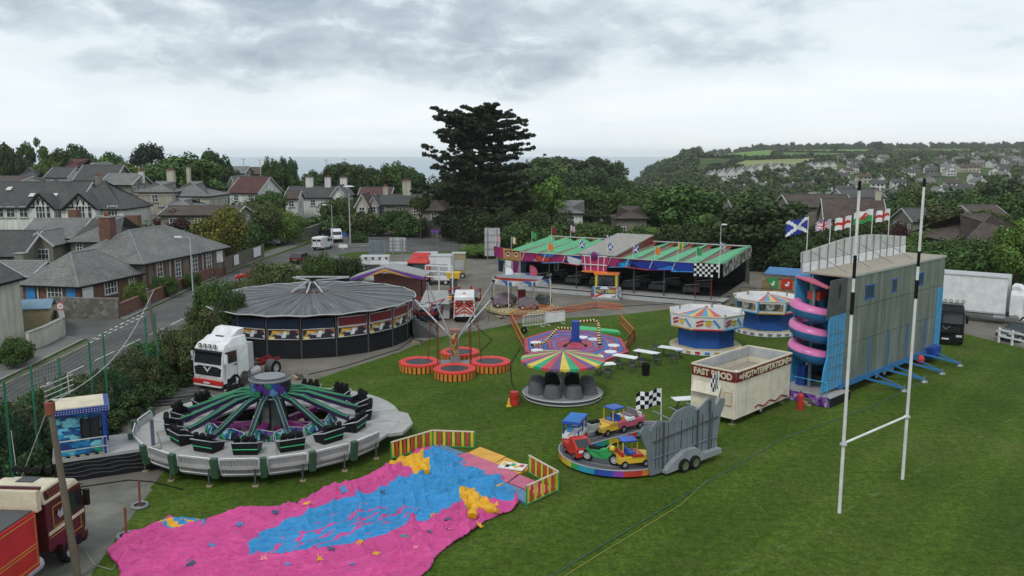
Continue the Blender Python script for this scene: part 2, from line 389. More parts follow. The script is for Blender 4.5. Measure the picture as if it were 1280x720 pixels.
def grass_mat(name, far=False):
 k = NT(name)
 base = k.ramp(k.noise(.11, 6, .62), [(.32, (.045, .086, .009)), (.5, (.061, .109, .012)), (.68, (.084, .128, .020))])
 fine = k.ramp(k.noise(2.6, 6, .75), [(.32, (.55,) * 3), (.5, (.95,) * 3), (.7, (1.42,) * 3)])
 blade = k.ramp(k.noise(17, 3, .8), [(.3, (.62,) * 3), (.7, (1.35,) * 3)])
 c = k.mix(1, base, fine, 'MULTIPLY')
 worn = k.ramp(k.noise(.30, 8, .75, dist=.8), [(.52, (0, 0, 0)), (.70, (.62,) * 3)])
 c = k.mix(worn, c, (.115, .12, .038))
 if not far:
  c = k.mix(1, c, blade, 'MULTIPLY')
  c = k.mix(1, c, k.ramp(k.noise(6.5, 4, .7), [(.34, (.7,) * 3), (.66, (1.3,) * 3)]), 'MULTIPLY')
  dot = k.n('ShaderNodeVectorMath', {0: k.tc.outputs['Object'], 1: (-.662, .749, 0)}, operation='DOT_PRODUCT').outputs['Value']
  near = k.math('LESS_THAN', k.math('ABSOLUTE', k.math('SUBTRACT', dot, 16.5)), .09)
  c = k.mix(k.math('MULTIPLY', near, k.ramp(k.noise(.9, 5, .7), [(.5, (0, 0, 0)), (.7, (.35,) * 3)])), c, (.26, .29, .17))
  c = k.mix(k.ramp(k.noise(3.1, 2, .5), [(.74, (0, 0, 0)), (.76, (.35,) * 3)]), c, (.28, .30, .18))
  # mower passes run across the pitch
  sx = k.n('ShaderNodeSeparateXYZ', {0: k.tc.outputs['Object']})
  s_ = k.math('SINE', k.math('MULTIPLY', k.math('ADD', k.math('MULTIPLY', sx.outputs[0], .75), k.math('MULTIPLY', sx.outputs[1], -.62)), 1.5))
  c = k.mix(1, c, k.ramp(s_, [(.2, (.93,) * 3), (.8, (1.05,) * 3)]), 'MULTIPLY')
  k.bump(k.math('ADD', k.noise(9, 5, .8), k.math('MULTIPLY', k.noise(40, 2), .5)), .7, .06)
 M[name] = k.done(c, .95, 0, .1)
grass_mat('grass'); grass_mat('grass_far', True)
k = NT('hill_grass')
c = k.ramp(k.noise(.012, 5, .6), [(.35, (.036, .066, .015)), (.65, (.075, .115, .026))])
M['hill_grass'] = k.done(k.mix(1, c, k.ramp(k.noise(.11, 5, .7), [(.3, (.6,) * 3), (.7, (1.2,) * 3)]), 'MULTIPLY'), .95, 0, .1)
def ground_mat(name, cols, s1=.25, wet=None, rough=.9, cracks=False):
 k = NT(name)
 c = k.ramp(k.noise(s1, 7, .65), [(.3, cols[0]), (.5, cols[1]), (.7, cols[2])])
 c = k.mix(1, c, k.ramp(k.noise(14, 4, .8), [(.3, (.78,) * 3), (.7, (1.18,) * 3)]), 'MULTIPLY')
 mp = k.n('ShaderNodeMapping', {'Vector': k.tc.outputs['Object'], 'Scale': (.5, .16, 1), 'Rotation': (0, 0, .6)})
 c = k.mix(1, c, k.ramp(k.noise(1.1, 5, .6, mp.outputs[0]), [(.36, (.90,) * 3), (.6, (1.05,) * 3)]), 'MULTIPLY')
 k.bump(k.noise(30, 3, .7), .4, .015); M[name] = k.done(c, rough, 0, .2)
ground_mat('asphalt', [(.075, .074, .072), (.105, .103, .10), (.14, .137, .132)])
ground_mat('yard_tarmac', [(.125, .115, .095), (.165, .152, .128), (.215, .20, .17)])
ground_mat('gravel_path', [(.10, .10, .085), (.145, .142, .12), (.20, .195, .17)], .5)
ground_mat('paving', [(.12, .118, .11), (.155, .152, .142), (.19, .185, .175)])
paint('line_white', (.55, .55, .53), .7, 0, .4, 2); paint('line_yellow', (.42, .33, .14), .7, 0, .35, 2)
k = NT('sea_water'); sx = k.noise(.004, 4, .6)
M['sea_water'] = k.done(k.ramp(sx, [(.3, (.27, .34, .38)), (.7, (.33, .40, .44))]), .35, 0, .5)
k.bump(k.noise(.05, 6, .7), .3, 2.0)
def sheet(name, pts, z, mat, kind='structure', px=True):
 """a flat sheet of ground; photo pixels are turned into places on the ground"""
 P = [at(*p) for p in pts] if px else [Vector((p[0], p[1], 0)) for p in pts]
 m = MB(); a = sum(P[i].x * P[(i + 1) % len(P)].y - P[(i + 1) % len(P)].x * P[i].y for i in range(len(P)))
 if a < 0: P = P[::-1]
 m.add([(p.x, p.y, z) for p in P], [tuple(range(len(P)))], mat)
 o = m.build(name); tag(o, kind=kind)
 # triangulate with beauty: a concave outline needs it
 import bmesh
 b = bmesh.new(); b.from_mesh(o.data); bmesh.ops.triangulate(b, faces=b.faces[:], ngon_method='EAR_CLIP'); b.to_mesh(o.data); b.free()
 return o
def terrain():
 def axis(n, lim, s): return [math.sinh(i / n * s) / math.sinh(s) * lim for i in range(-n, n + 1)]
 xs = axis(110, 13500, 8.2); ys = [-400, -200, -60, 0, 60, 120, 176] + [176 * (13500 / 176) ** (i / 110) for i in range(1, 111)]
 xs = sorted(set(round(x, 3) for x in xs))
 v = [(x, y, max(-46, height(x, y))) for y in ys for x in xs]; nx = len(xs)
 f = []; mi = []
 for j in range(len(ys) - 1):
  for i in range(nx - 1):
   f.append((j * nx + i, j * nx + i + 1, (j + 1) * nx + i + 1, (j + 1) * nx + i)); mi.append(1 if ys[j] >= 175 else 0)
 me = bpy.data.meshes.new('ground'); me.from_pydata(v, [], f); me.materials.append(M['grass']); me.materials.append(M['hill_grass'])
 me.polygons.foreach_set('material_index', mi); me.polygons.foreach_set('use_smooth', [True] * len(f)); me.update()
 o = bpy.data.objects.new('ground', me); COL.objects.link(o); tag(o, kind='structure')
terrain()
m = MB(); m.add([(-14000, 500, -34), (14000, 500, -34), (14000, 14000, -34), (-14000, 14000, -34)], [(0, 1, 2, 3)], 'sea_water'); tag(m.build('sea'), kind='structure')
# yard tarmac, path and roads -------------------------------------------------
sheet('yard', [(60, 790), (108, 712), (150, 655), (186, 612), (230, 560), (330, 500), (385, 478), (440, 459), (500, 440), (534, 425), (570, 417), (605, 412), (640, 405), (700, 398), (780, 393), (833, 387), (905, 374), (960, 360),
    (1012, 352), (1080, 356), (1128, 350), (1178, 408), (1205, 417), (1290, 438), (1400, 430), (1400, 360), (1180, 345), (1020, 334), (935, 336), (640, 326), (600, 322), (560, 316), (500, 318), (440, 322), (395, 316), (330, 335), (300, 365),
    (262, 400), (262, 420), (215, 470), (160, 520), (60, 600), (-40, 690), (-60, 790)], .004, 'yard_tarmac')
sheet('path', [(72, 790), (118, 712), (158, 655), (190, 612), (168, 600), (140, 604), (100, 640), (60, 700), (30, 790)], .009, 'gravel_path')
ROADN = [(-80, 516), (0, 479), (60, 450), (108, 427), (150, 405), (185, 388), (225, 369), (262, 352), (300, 336), (340, 321), (385, 306), (404, 296), (404, 280), (398, 259)]
ROADS = [(-80, 610), (0, 556), (120, 482), (180, 446), (235, 412), (300, 372), (345, 346), (385, 326), (440, 315), (500, 316), (560, 314), (606, 318), (625, 312), (560, 297), (500, 281), (440, 270), (408, 258)]
sheet('road', ROADN + ROADS[::-1], .013, 'asphalt')
sheet('side_road', [(75, 402), (120, 386), (150, 400), (176, 391), (112, 425), (84, 420)], .017, 'asphalt')
def stripe(pts, wd, z=.021, mat='line_white', dash=None, name='road_marking'):
 P = [at(*p) for p in pts]; m = MB(); seg = []
 for a, b in zip(P, P[1:]):
  L = (b - a).length; d = (b - a) / L; n = Vector((-d.y, d.x, 0)) * wd / 2
  if dash:
   t = 0
   while t < L: seg.append((a + d * t, a + d * min(L, t + dash[0]), n)); t += dash[1]
  else: seg.append((a, b, n))
 for a, b, n in seg:
  q = [a - n, b - n, b + n, a + n]; m.add([(p.x, p.y, z) for p in q], [(0, 1, 2, 3)], mat)
 return tag(m.build(name), kind='structure')
stripe([(-40, 537), (62, 478)], .12, dash=(4, 6)); stripe([(76, 471), (222, 402), (256, 386), (330, 342)], .12, dash=(3, 4.5))
stripe([(0, 483), (60, 454), (112, 429)], .1, mat='line_yellow'); stripe([(112, 429), (150, 410), (182, 394)], .18, dash=(.6, 1.2)); stripe([(116, 424), (152, 405), (180, 391)], .18, dash=(.6, 1.2), z=.0225)
stripe([(404, 300), (430, 312)], .2, dash=(.8, 1.4)); stripe([(470, 276), (520, 287), (600, 312)], .15, dash=(2, 5)); stripe([(405, 268), (415, 285)], .15)
stripe([(350, 314), (385, 302)], .15, dash=(2, 4)); stripe([(420, 268), (500, 285)], .12, mat='line_yellow')
def kerbed(name, inner, outer, h=.11):
 P = [at(*p) for p in inner]; Q = [at(*p) for p in outer]; m = MB()
 pts = [(p.x, p.y) for p in P] + [(p.x, p.y) for p in Q[::-1]]
 m.prism(pts, .002, h, 'concrete', 'paving'); o = m.build(name); tag(o, kind='structure')
 import bmesh
 b = bmesh.new(); b.from_mesh(o.data); bmesh.ops.triangulate(b, faces=[f for f in b.faces if len(f.verts) > 4]); b.to_mesh(o.data); b.free()
 k = MB()
 for a, c in zip(P, P[1:]): k.bar((a.x, a.y, h - .03), (c.x, c.y, h - .03), .16, 'concrete', .08)
 tag(k.build('kerb'), kind='structure')
kerbed('pavement', [(-80, 513), (0, 476), (60, 447), (104, 425)], [(-80, 487), (0, 455), (60, 430), (80, 420)])
kerbed('pavement', [(158, 399), (185, 386), (225, 367), (262, 350), (300, 334), (340, 319), (380, 305)], [(135, 396), (170, 383), (215, 362), (255, 345), (290, 331), (330, 316), (372, 303)])
# roundabout island
m = MB(); c = at(446, 306)
m.lathe([(4.2, .0), (4.2, .12), (3.9, .14), (0, .3)], 'paving', 28, (c.x, c.y, 0), mats=None); tag(m.build('traffic_island'), kind='structure')
sheet('verge', [(560, 300), (612, 315), (640, 325), (760, 322), (760, 296), (640, 296)], .02, 'grass_far')
# hillside fields beyond the valley
def draped(name, ring, mat, n=14):
 """field patch laid over the hill: ring of four (azimuth, distance) corners"""
 m = MB(); g = []
 for j in range(n + 1):
  for i in range(n + 1):
   s_, t = i / n, j / n
   a = (ring[0][0] * (1 - s_) + ring[1][0] * s_) * (1 - t) + (ring[3][0] * (1 - s_) + ring[2][0] * s_) * t
   y = (ring[0][1] * (1 - s_) + ring[1][1] * s_) * (1 - t) + (ring[3][1] * (1 - s_) + ring[2][1] * s_) * t
   g.append((a * y, y, height(a * y, y) + 1.2))
 m.add(g, [(j * (n + 1) + i, j * (n + 1) + i + 1, (j + 1) * (n + 1) + i + 1, (j + 1) * (n + 1) + i) for j in range(n) for i in range(n)], mat, True)
 tag(m.build(name), kind='structure')
def fieldmat(name, a, b):
 k = NT(name); M[name] = k.done(k.ramp(k.noise(.02, 5, .6), [(.3, a), (.7, b)]), .95, 0, .1)
fieldmat('field_green', (.10, .19, .035), (.14, .24, .05)); fieldmat('field_tan', (.18, .21, .075), (.25, .27, .11)); fieldmat('field_dark', (.065, .13, .025), (.09, .16, .035))
FIELDS = [((.222, 1010), (.30, 1060), (.31, 1850), (.215, 1900), 'field_green'), ((.305, 1130), (.40, 1180), (.41, 1500), (.31, 1520), 'field_dark'), ((.315, 1540), (.41, 1520), (.42, 1900), (.32, 1900), 'field_green'),
   ((.232, 770), (.335, 850), (.372, 1110), (.265, 960), 'field_tan'), ((.225, 735), (.25, 740), (.262, 830), (.232, 840), 'field_green'), ((.375, 1150), (.43, 1160), (.44, 1420), (.40, 1400), 'field_green'), ((.43, 1500), (.60, 1600), (.62, 1900), (.44, 1950), 'field_dark')]
for i, (a, b, c_, d_, mt) in enumerate(FIELDS): draped('field', (a, b, c_, d_), mt)
def in_field(a, y):
 for q in FIELDS:
  ins = True
  for i in range(4):
   x0, y0 = q[i][0] * 1000, q[i][1]; x1, y1 = q[(i + 1) % 4][0] * 1000, q[(i + 1) % 4][1]
   if (x1 - x0) * (y - y0) - (y1 - y0) * (a * 1000 - x0) < 0: ins = False; break
  if ins: return True
 return False
# ================================================================ trees
rng = np.random.default_rng(11)
def leaf_mesh(name, blobs, per, leaf, mat, upbias=.35, flat=1.0, long=1.0, extra=None):
 """leaf-sized quads through the outer shell of many small clumps; blobs: (x, y, z, r)"""
 B = np.array(blobs, float); n = len(B)
 cnt = np.maximum(8, (per * (B[:, 3] / B[:, 3].mean()) ** 2)).astype(int); idx = np.repeat(np.arange(n), cnt); N = len(idx)
 d = rng.normal(size=(N, 3)); d /= np.linalg.norm(d, axis=1, keepdims=True); d[:, 2] += upbias * rng.random(N)
 rad = B[idx, 3] * (1 - .45 * rng.random(N) ** 2)
 c = B[idx, :3] + d * rad[:, None] * np.array([1, 1, flat])
 nr = d + rng.normal(scale=.55, size=(N, 3)); nr /= np.linalg.norm(nr, axis=1, keepdims=True)
 t = rng.normal(size=(N, 3)); t -= nr * (t * nr).sum(1, keepdims=True); t /= np.linalg.norm(t, axis=1, keepdims=True); b = np.cross(nr, t)
 sz = leaf * (0.6 + .8 * rng.random(N))[:, None]
 V = np.empty((N, 4, 3)); V[:, 0] = c - t * sz * .5 * long; V[:, 1] = c + b * sz * .36; V[:, 2] = c + t * sz * .5 * long; V[:, 3] = c - b * sz * .36
 V = V.reshape(-1, 3)
 me = bpy.data.meshes.new(name); me.vertices.add(4 * N); me.vertices.foreach_set('co', V.ravel())
 me.loops.add(4 * N); me.loops.foreach_set('vertex_index', np.arange(4 * N, dtype=np.int32)); me.polygons.add(N)
 me.polygons.foreach_set('loop_start', np.arange(0, 4 * N, 4, dtype=np.int32)); me.update(calc_edges=True); me.materials.append(M[mat])
 return me
TREES = {}
def broad(key, mat, Rr=4.2, Hh=10, trunk=2.2, nb=46, per=190, leaf=.42, seed=1, shape='round', gap=.0):
 rs = random.Random(seed); blobs = []; cz = trunk + (Hh - trunk) * .5; rz = (Hh - trunk) * .5
 lobes = [(rs.uniform(-.45, .45) * Rr, rs.uniform(-.45, .45) * Rr, cz + rs.uniform(-.35, .45) * rz, rs.uniform(.5, .72)) for _ in range(5)]
 for i in range(nb):
  L = lobes[i % 5] if i > nb * .3 else (0, 0, cz, .82)
  th = rs.uniform(0, 2 * math.pi); u = rs.uniform(-.75, 1)
  rr = math.sqrt(max(0, 1 - u * u)); k_ = rs.uniform(.72, 1.0) * L[3]
  if shape == 'umbrella': u = rs.uniform(.1, 1); rr = math.sqrt(1 - u * u) * 1.2;
  x = L[0] + Rr * k_ * rr * math.cos(th); y = L[1] + Rr * k_ * rr * math.sin(th); z = L[2] + rz * k_ * u
  z = max(z, trunk * .8 + rs.random()); blobs.append((x, y, z, rs.uniform(.2, .34) * Rr * (1 - gap)))
 top = max(b[2] + b[3] for b in blobs)
 blobs = [(x, y, z * Hh / top, r) for x, y, z, r in blobs]
 cm = leaf_mesh('crown', blobs, per, leaf, mat)
 m = MB(); r0 = Rr * .075
 m.tube([(0, 0, -.6), (0, 0, trunk * .6), (rs.uniform(-.3, .3), rs.uniform(-.3, .3), cz)], [r0 * 1.4, r0, r0 * .45], 'bark', 8)
 for b in rs.sample(blobs, min(14, len(blobs))):
  h0 = rs.uniform(.55, 1) * trunk + .3
  m.tube([(0, 0, h0), (b[0] * .45, b[1] * .45, h0 + (b[2] - h0) * .6), (b[0] * .9, b[1] * .9, b[2])], [r0 * .5, r0 * .3, r0 * .1], 'bark', 5, False)
 root = bpy.data.objects.new('tree', None); TREES[key] = (root, cm, m, Rr, Hh, {})
def plant(key, X, Y, Hh, Wd, label, name='tree', group=None, rz=None, cat='tree', z=None):
 root, cm, tm, R0, H0, cache = TREES[key]
 t = thing(name, label, cat, (X, Y, height(X, Y) if z is None else z), random.uniform(0, 6.28) if rz is None else rz, group)
 t.scale = (Wd / 2 / R0, Wd / 2 / R0, Hh / H0)
 if 't' not in cache:
  o = tm.build('trunk', t); cache['t'] = o.data
 else:
  o = bpy.data.objects.new('trunk', cache['t']); COL.objects.link(o); o.parent = t
 c = bpy.data.objects.new('crown', cm); COL.objects.link(c); c.parent = t
 return t
MT = {'mid': 'leaf_mid', 'dark': 'leaf_dark', 'bright': 'leaf_bright', 'olive': 'leaf_olive'}
for kd, mt in MT.items():
 for j in range(3): broad(f'{kd}{j}', mt, seed=j * 7 + len(kd) * 3 + 1, nb=50, per=200, leaf=.46)
broad('gold0', 'leaf_gold', seed=5, nb=60, per=150, leaf=.34, trunk=2.6); broad('maroon0', 'leaf_maroon', seed=9)
broad('pine0', 'leaf_blue', seed=13, shape='umbrella', trunk=5.2, nb=34, per=120, gap=.25)
broad('open0', 'leaf_mid', seed=21, nb=26, per=150, gap=.2)
broad('bush0', 'leaf_mid', Rr=4, Hh=6, trunk=.4, nb=70, per=210, leaf=.30, seed=31); broad('bush1', 'leaf_dark', Rr=4, Hh=6, trunk=.4, nb=70, per=210, leaf=.30, seed=33)
broad('bush2', 'leaf_olive', Rr=4, Hh=6, trunk=.4, nb=70, per=200, leaf=.30, seed=37); broad('bush3', 'leaf_bright', Rr=4, Hh=6, trunk=.4, nb=70, per=190, leaf=.30, seed=39)
def top_z(y, Y):
 yv = (y - 360) / FOC; F = math.cos(PITCH) - yv * math.sin(PITCH); D = math.sin(PITCH) + yv * math.cos(PITCH)
 return CAMH - D * Y / F
def tree_at(key, x, ytop, Y, wpx, label, **kw):
 """a tree at distance Y whose top and width are as seen in the photograph"""
 F = Y * 1.0; X = (x - 640) / FOC * F * 1.012; z0 = height(X, Y); zt = top_z(ytop, Y)
 return plant(key, X, Y, max(1.5, zt - z0), wpx / FOC * Y, label, **kw)
TL = [
 # left skyline
 ('pine0', 2, 176, 235, 14, 'narrow dark tree cut off by the left edge on the skyline'),
 ('dark1', 26, 181, 215, 42, 'round dark green tree standing above the roofs at far left'),
 ('open0', 54, 173, 250, 46, 'tall loose crowned tree on the left skyline'),
 ('bright0', 72, 197, 200, 40, 'small bright tree in front of the left skyline trees'),
 ('dark2', 108, 181, 255, 50, 'broad dark tree on the skyline behind the dark red roof'),
 ('mid0', 84, 190, 262, 36, 'low mid green tree filling the skyline left of the dark red roof'),
 ('dark0', 152, 191, 240, 34, 'small dark tree on the skyline beside the flat topped pine'),
 ('bright1', 142, 197, 215, 34, 'yellow green tree behind the grey gabled roofs'),
 ('pine0', 198, 179, 250, 46, 'dark flat topped pine standing out on the left skyline'),
 ('bright2', 178, 203, 200, 56, 'bright green tree behind the cream house chimneys'),
 ('mid1', 215, 200, 210, 50, 'mid green tree right of the flat topped pine'),
 ('mid2', 250, 192, 185, 88, 'very large green tree behind the scaffolded cream house'),
 ('dark1', 276, 189, 215, 42, 'dark rounded tree at the right end of the left skyline wood'),
 ('mid0', 228, 196, 240, 40, 'green tree on the skyline behind the very large one'),
 # middle distance by the sea gap
 ('mid1', 347, 197, 200, 28, 'tall narrow tree left of the sea gap pair'),
 ('dark0', 366, 198, 205, 26, 'tall narrow darker tree right of the sea gap pair'),
 ('mid2', 340, 238, 165, 40, 'green tree below the tall pair by the white gable'),
 ('dark2', 424, 205, 235, 54, 'dark hedge like tree behind the white chimneys'),
 ('mid0', 450, 204, 240, 48, 'mid green tree behind the tall street lamp'),
 ('dark1', 472, 210, 225, 40, 'darker tree between the lamp and the terrace roofs'),
 ('mid1', 498, 203, 215, 54, 'green tree beside the left side of the great cedar'),
 ('dark0', 520, 214, 200, 44, 'dark tree tucked against the great cedar'),
 ('mid2', 395, 213, 250, 34, 'distant tree under the sea horizon left of the lamps'),
 ('bush0', 430, 246, 172, 62, 'big rounded bush by the road before the white cottages'),
 ('bush0', 455, 252, 168, 40, 'rounded bush beside the tall street lamp'),
 ('gold0', 279, 260, 112, 76, 'golden leaved tree beside the long brick hall'),
 ('maroon0', 226, 262, 128, 64, 'dark maroon tree behind the long brick hall'),
 ('bush2', 322, 252, 140, 60, 'olive brown shrub tree above the white delivery van'),
 ('bush3', 362, 262, 142, 46, 'bright green shrub on the bank above the road'),
 ('bush0', 345, 268, 146, 50, 'mid green shrub on the bank behind the white van'),
 ('bush1', 500, 262, 160, 46, 'dark hedge bush in front of the grey terrace'),
 # right of the cedar
 ('bright1', 688, 222, 150, 52, 'bright green tree beside the right side of the cedar'),
 ('mid1', 665, 240, 158, 56, 'mid green tree under the right side of the cedar'),
 ('bush1', 640, 285, 128, 60, 'dark shrub behind the tall grey sign board'),
 ('dark0', 712, 199, 350, 54, 'dark tree on the ridge right of the cedar'),
 ('dark2', 740, 196, 370, 44, 'dark tree on the ridge crest'),
 ('dark1', 762, 203, 380, 40, 'dark tree at the end of the ridge before the sea'),
 ('mid0', 735, 222, 290, 60, 'mid green tree on the near slope of the ridge'),
 ('mid2', 745, 236, 215, 66, 'mid green tree above the pale roofed bungalow'),
 ('dark2', 778, 226, 320, 56, 'dark tree below the sea gap'),
 ('dark1', 725, 262, 175, 56, 'dark tree behind the bungalow gable'),
 ('mid1', 800, 246, 190, 60, 'mid green tree left of the broad central tree'),
 ('mid2', 850, 230, 135, 100, 'broad green tree behind the middle of the green roofed ride'),
 ('bush0', 730, 278, 132, 60, 'green bush behind the green roofed ride and the bungalow'),
 ('bush3', 690, 290, 126, 66, 'yellow green hedge bush behind the left part of the green roof'),
 ('bush0', 800, 288, 124, 66, 'mid green bush behind the ride roof ridge'),
 ('bush1', 860, 282, 121, 60, 'dark bush behind the ride roof right part'),
 ('dark0', 955, 247, 112, 118, 'very large dark tree behind the striped roundabouts'),
 ('dark2', 905, 268, 122, 60, 'dark tree left of the very large dark one'),
 ('bush1', 1000, 300, 105, 70, 'dark bush behind the flags with the white cross on blue'),
 ('gold0', 1043, 246, 185, 52, 'yellow flowering tree behind the brown roofs'),
 ('maroon0', 1118, 278, 118, 38, 'small maroon tree behind the flag row'),
 ('olive0', 1178, 258, 138, 70, 'pale olive willow like tree right of the flags'),
 ('olive1', 1232, 262, 150, 56, 'olive tree behind the grey roof at the right'),
 ('bush0', 1190, 296, 98, 80, 'wide green bush behind the white lorry'),
 ('bush3', 1150, 288, 108, 50, 'light green shrub behind the white screen'),
 ('bright0', 1270, 272, 88, 72, 'bright leafed tree at the right edge over the lorry cab'),
 ('bush0', 1235, 300, 96, 46, 'green bush below the grey hipped roof'),
 ('dark0', 1250, 224, 260, 80, 'dark tree in the town at the right edge'),
 ('dark1', 1180, 238, 220, 60, 'dark tree before the hillside town'),
 ('mid0', 1130, 235, 230, 60, 'mid green tree before the hillside town'),
 ('dark2', 1085, 240, 240, 50, 'dark tree behind the flag poles'),
 ('mid1', 1000, 240, 250, 60, 'mid green tree below the white house row'),
 ('dark1', 930, 236, 270, 60, 'dark tree below the white house row left end'),
 ('mid2', 880, 240, 300, 60, 'mid green tree in the valley left of the houses'),
]
for key, x, y, Y, wpx, lb in TL: tree_at(key, x, y, Y, wpx, lb)
# filler wood between the gardens and the valley
rs = random.Random(5); G = 0
HOUSE_SPOTS = []
# ================================================================ the great cedar
def cedar():
 X, Y = (600 - 640) / FOC * 150 * 1.01, 150; H = 24.5
 t = thing('cedar_tree', 'huge dark spreading cedar rising far above the horizon beside the road', 'tree', (X, Y, 0))
 rs = random.Random(3); m = MB()
 m.tube([(0, 0, -.5), (.1, 0, 3), (-.2, .2, 9), (.1, 0, 16), (.3, 0, 22.5)], [1.1, .85, .6, .35, .12], 'bark', 10)
 for a, l in ((.4, 15), (2.5, 13), (4.4, 17)):      # rising secondary stems
  m.tube([(0, 0, 2.5), (math.cos(a) * 2.2, math.sin(a) * 2.2, 7), (math.cos(a) * 3.2, math.sin(a) * 3.2, l)], [.5, .35, .1], 'bark', 7, False)
 prof = [(1.6, 4.0), (3.2, 6.8), (5, 8.2), (7, 9.2), (9, 9.6), (11, 9.2), (13, 8.4), (15, 8.6), (17, 7.8), (18.5, 7.2), (20, 7.2), (21.5, 6.4), (22.6, 5.0), (23.4, 3.0)]
 bl = []
 for z, r in prof:
  nl = 15 if r > 5 else 9
  for i in range(nl):
   az = rs.uniform(0, 6.283); L = 1.2 * r * (rs.uniform(.35, .95) if i % 2 else rs.uniform(.7, 1.15)); rise = rs.uniform(.05, .34) * L if z > 6 else rs.uniform(-.15, .12) * L; z0 = z + rs.uniform(-.75, .6)
   d = (math.cos(az), math.sin(az)); pts = [(d[0] * L * q, d[1] * L * q, z0 + rise * q ** 1.5) for q in (0.02, .4, .75, 1)]
   m.tube(pts, [.16, .11, .06, .02], 'bark', 5, False)
   for q in np.arange(.3, 1.04, .1):
    w = .36 * L * (1 - abs(q - .62) * 1.35) * .5
    for k_ in range(2):
     off = rs.uniform(-1, 1) * max(.15, w)
     bl.append((d[0] * L * q - d[1] * off, d[1] * L * q + d[0] * off, z0 + rise * q ** 1.5 + rs.uniform(-.2, .28), rs.uniform(.26, .6)))
 m.build('trunk', t)
 me = leaf_mesh('crown', bl, 34, .40, 'leaf_cedar', upbias=.1, flat=.40, long=1.6)
 c = bpy.data.objects.new('crown', me); COL.objects.link(c); c.parent = t; t.scale.z = .93
foliage('leaf_cedar', (.009, .016, .010), (.026, .036, .017), (.05, .062, .028))
cedar()
# ================================================================ undergrowth and far woods
def scatter(name, label, pts, leafs, mat, cat='undergrowth', sub=6):
 """pts: (x, y, z_ground, radius, height): a mass of crowns nobody could count"""
 bl = []; rs = random.Random(len(pts))
 for x, y, z, r, h in pts:
  for k_ in range(sub):
   th = rs.uniform(0, 6.28); q = rs.uniform(0, .62)
   bl.append((x + math.cos(th) * r * q, y + math.sin(th) * r * q, z + h * rs.uniform(.25, .8), r * rs.uniform(.38, .58)))
 o = bpy.data.objects.new(name, leaf_mesh(name, bl, leafs[0], leafs[1], mat)); COL.objects.link(o); tag(o, label, cat, kind='stuff'); return o
def X_at(x, Y): return (x - 640) / FOC * Y * 1.012
rs = random.Random(17)
# the wooded far hillside: three tones of crowns
TOWN = []                                     # (x, y) of hillside houses, filled below
def noise2(a, y): return math.sin(a * 31 + 1.3 * math.sin(y * .011)) + math.sin(y * .0143 + 2.1 * math.sin(a * 17)) + .6 * math.sin(a * 73 + y * .02)
def far_house_spots():
 out = []
 def ok(x, y, dmin):
  return all(abs(x - p[0]) > dmin or abs(y - p[1]) > dmin * 2.2 for p in out)
 for k_ in range(6000):                    # town on the right: rows following the hill
  px_ = rs.uniform(1040, 1350); y = rs.choice([470, 520, 575, 640, 700, 760, 840, 930, 1020, 1120, 1240, 1380, 1500]) + rs.uniform(-14, 14)
  dens = .95 if px_ > 1150 and 760 < y < 1500 else (.6 if px_ > 1150 else .3)
  if y > 1050 and px_ < 1165: continue
  if 560 < y < 700 and rs.random() < .4: continue
  if rs.random() > dens or len(out) > 150: continue
  x = X_at(px_, y)
  if in_field(x / y, y): continue
  if ok(x, y, 11.5): out.append((x, y, 0))
 for k_ in range(900):                     # scattered houses further left
  px_ = rs.uniform(895, 1060); y = rs.uniform(430, 700); x = X_at(px_, y)
  if len(out) < 190 and ok(x, y, 16): out.append((x, y, 0))
 return out
SPOTS = far_house_spots()
ROWS = [(884 + i * 11.5, 672 + i * 9, 1) for i in range(5)] + [(942 + i * 10.5, 735 + i * 5, 2) for i in range(3)] + [(975 + i * 9, 765, 3) for i in range(2)] + [(1004 + i * 9, 790, 3) for i in range(4)]
occ = [(x, y) for x, y, _ in SPOTS] + [(X_at(p, y), y) for p, y, _ in ROWS]
occ_np = np.array(occ)
def clear(x, y, r):
 """keep crowns off the houses and off the open slope just in front of them"""
 dx = np.abs(occ_np[:, 0] - x); dy = occ_np[:, 1] - y
 return not bool(np.any((dx < 7 + r * .5) & (dy > -9) & (dy < 24)))
tones = {'leaf_far_dark': [], 'leaf_far_mid': [], 'leaf_far_light': []}
foliage('leaf_far_dark', (.022, .038, .014), (.048, .074, .026)); foliage('leaf_far_mid', (.038, .062, .018), (.075, .115, .032)); foliage('leaf_far_light', (.06, .092, .022), (.12, .165, .045))
for k_ in range(16000):
 a = rs.uniform(.02, .66); y = 330 * (1900 / 330) ** rs.random()
 if y > 1500 and rs.random() < .35: continue
 x = a * y
 if a < .13 and y > 760: continue
 if .212 < a < .405 and y > 715 and rs.random() < .93: continue
 z = height(x, y)
 if z < -50: continue
 if in_field(a, y) or (y > 680 and (in_field(a, y + 50) or in_field(a, y + 22))): continue
 nz = noise2(a, y)
 town = a > .38 and 430 < y < 1500
 if nz < (-.9 if not town else .1) and y > 420: continue
 r = rs.uniform(3.2, 6.2) * (1 + (y > 1000) * .3); h = r * rs.uniform(1.3, 1.9)
 if town: r *= .75; h *= .7
 if not clear(x, y, r): continue
 dark = .7 if a < .22 else .38
 q = rs.random(); key = 'leaf_far_dark' if q < dark else ('leaf_far_mid' if q < .92 else 'leaf_far_light')
 tones[key].append((x, y, z, r, h))
 if len(tones['leaf_far_dark']) + len(tones['leaf_far_mid']) + len(tones['leaf_far_light']) > 6200: break
scatter('woodland', 'dark green woods covering the far hillside and headland', tones['leaf_far_dark'], (26, 2.3), 'leaf_far_dark', 'woodland', 5)
scatter('woodland', 'mid green trees scattered between the houses of the far hillside', tones['leaf_far_mid'], (24, 2.2), 'leaf_far_mid', 'woodland', 5)
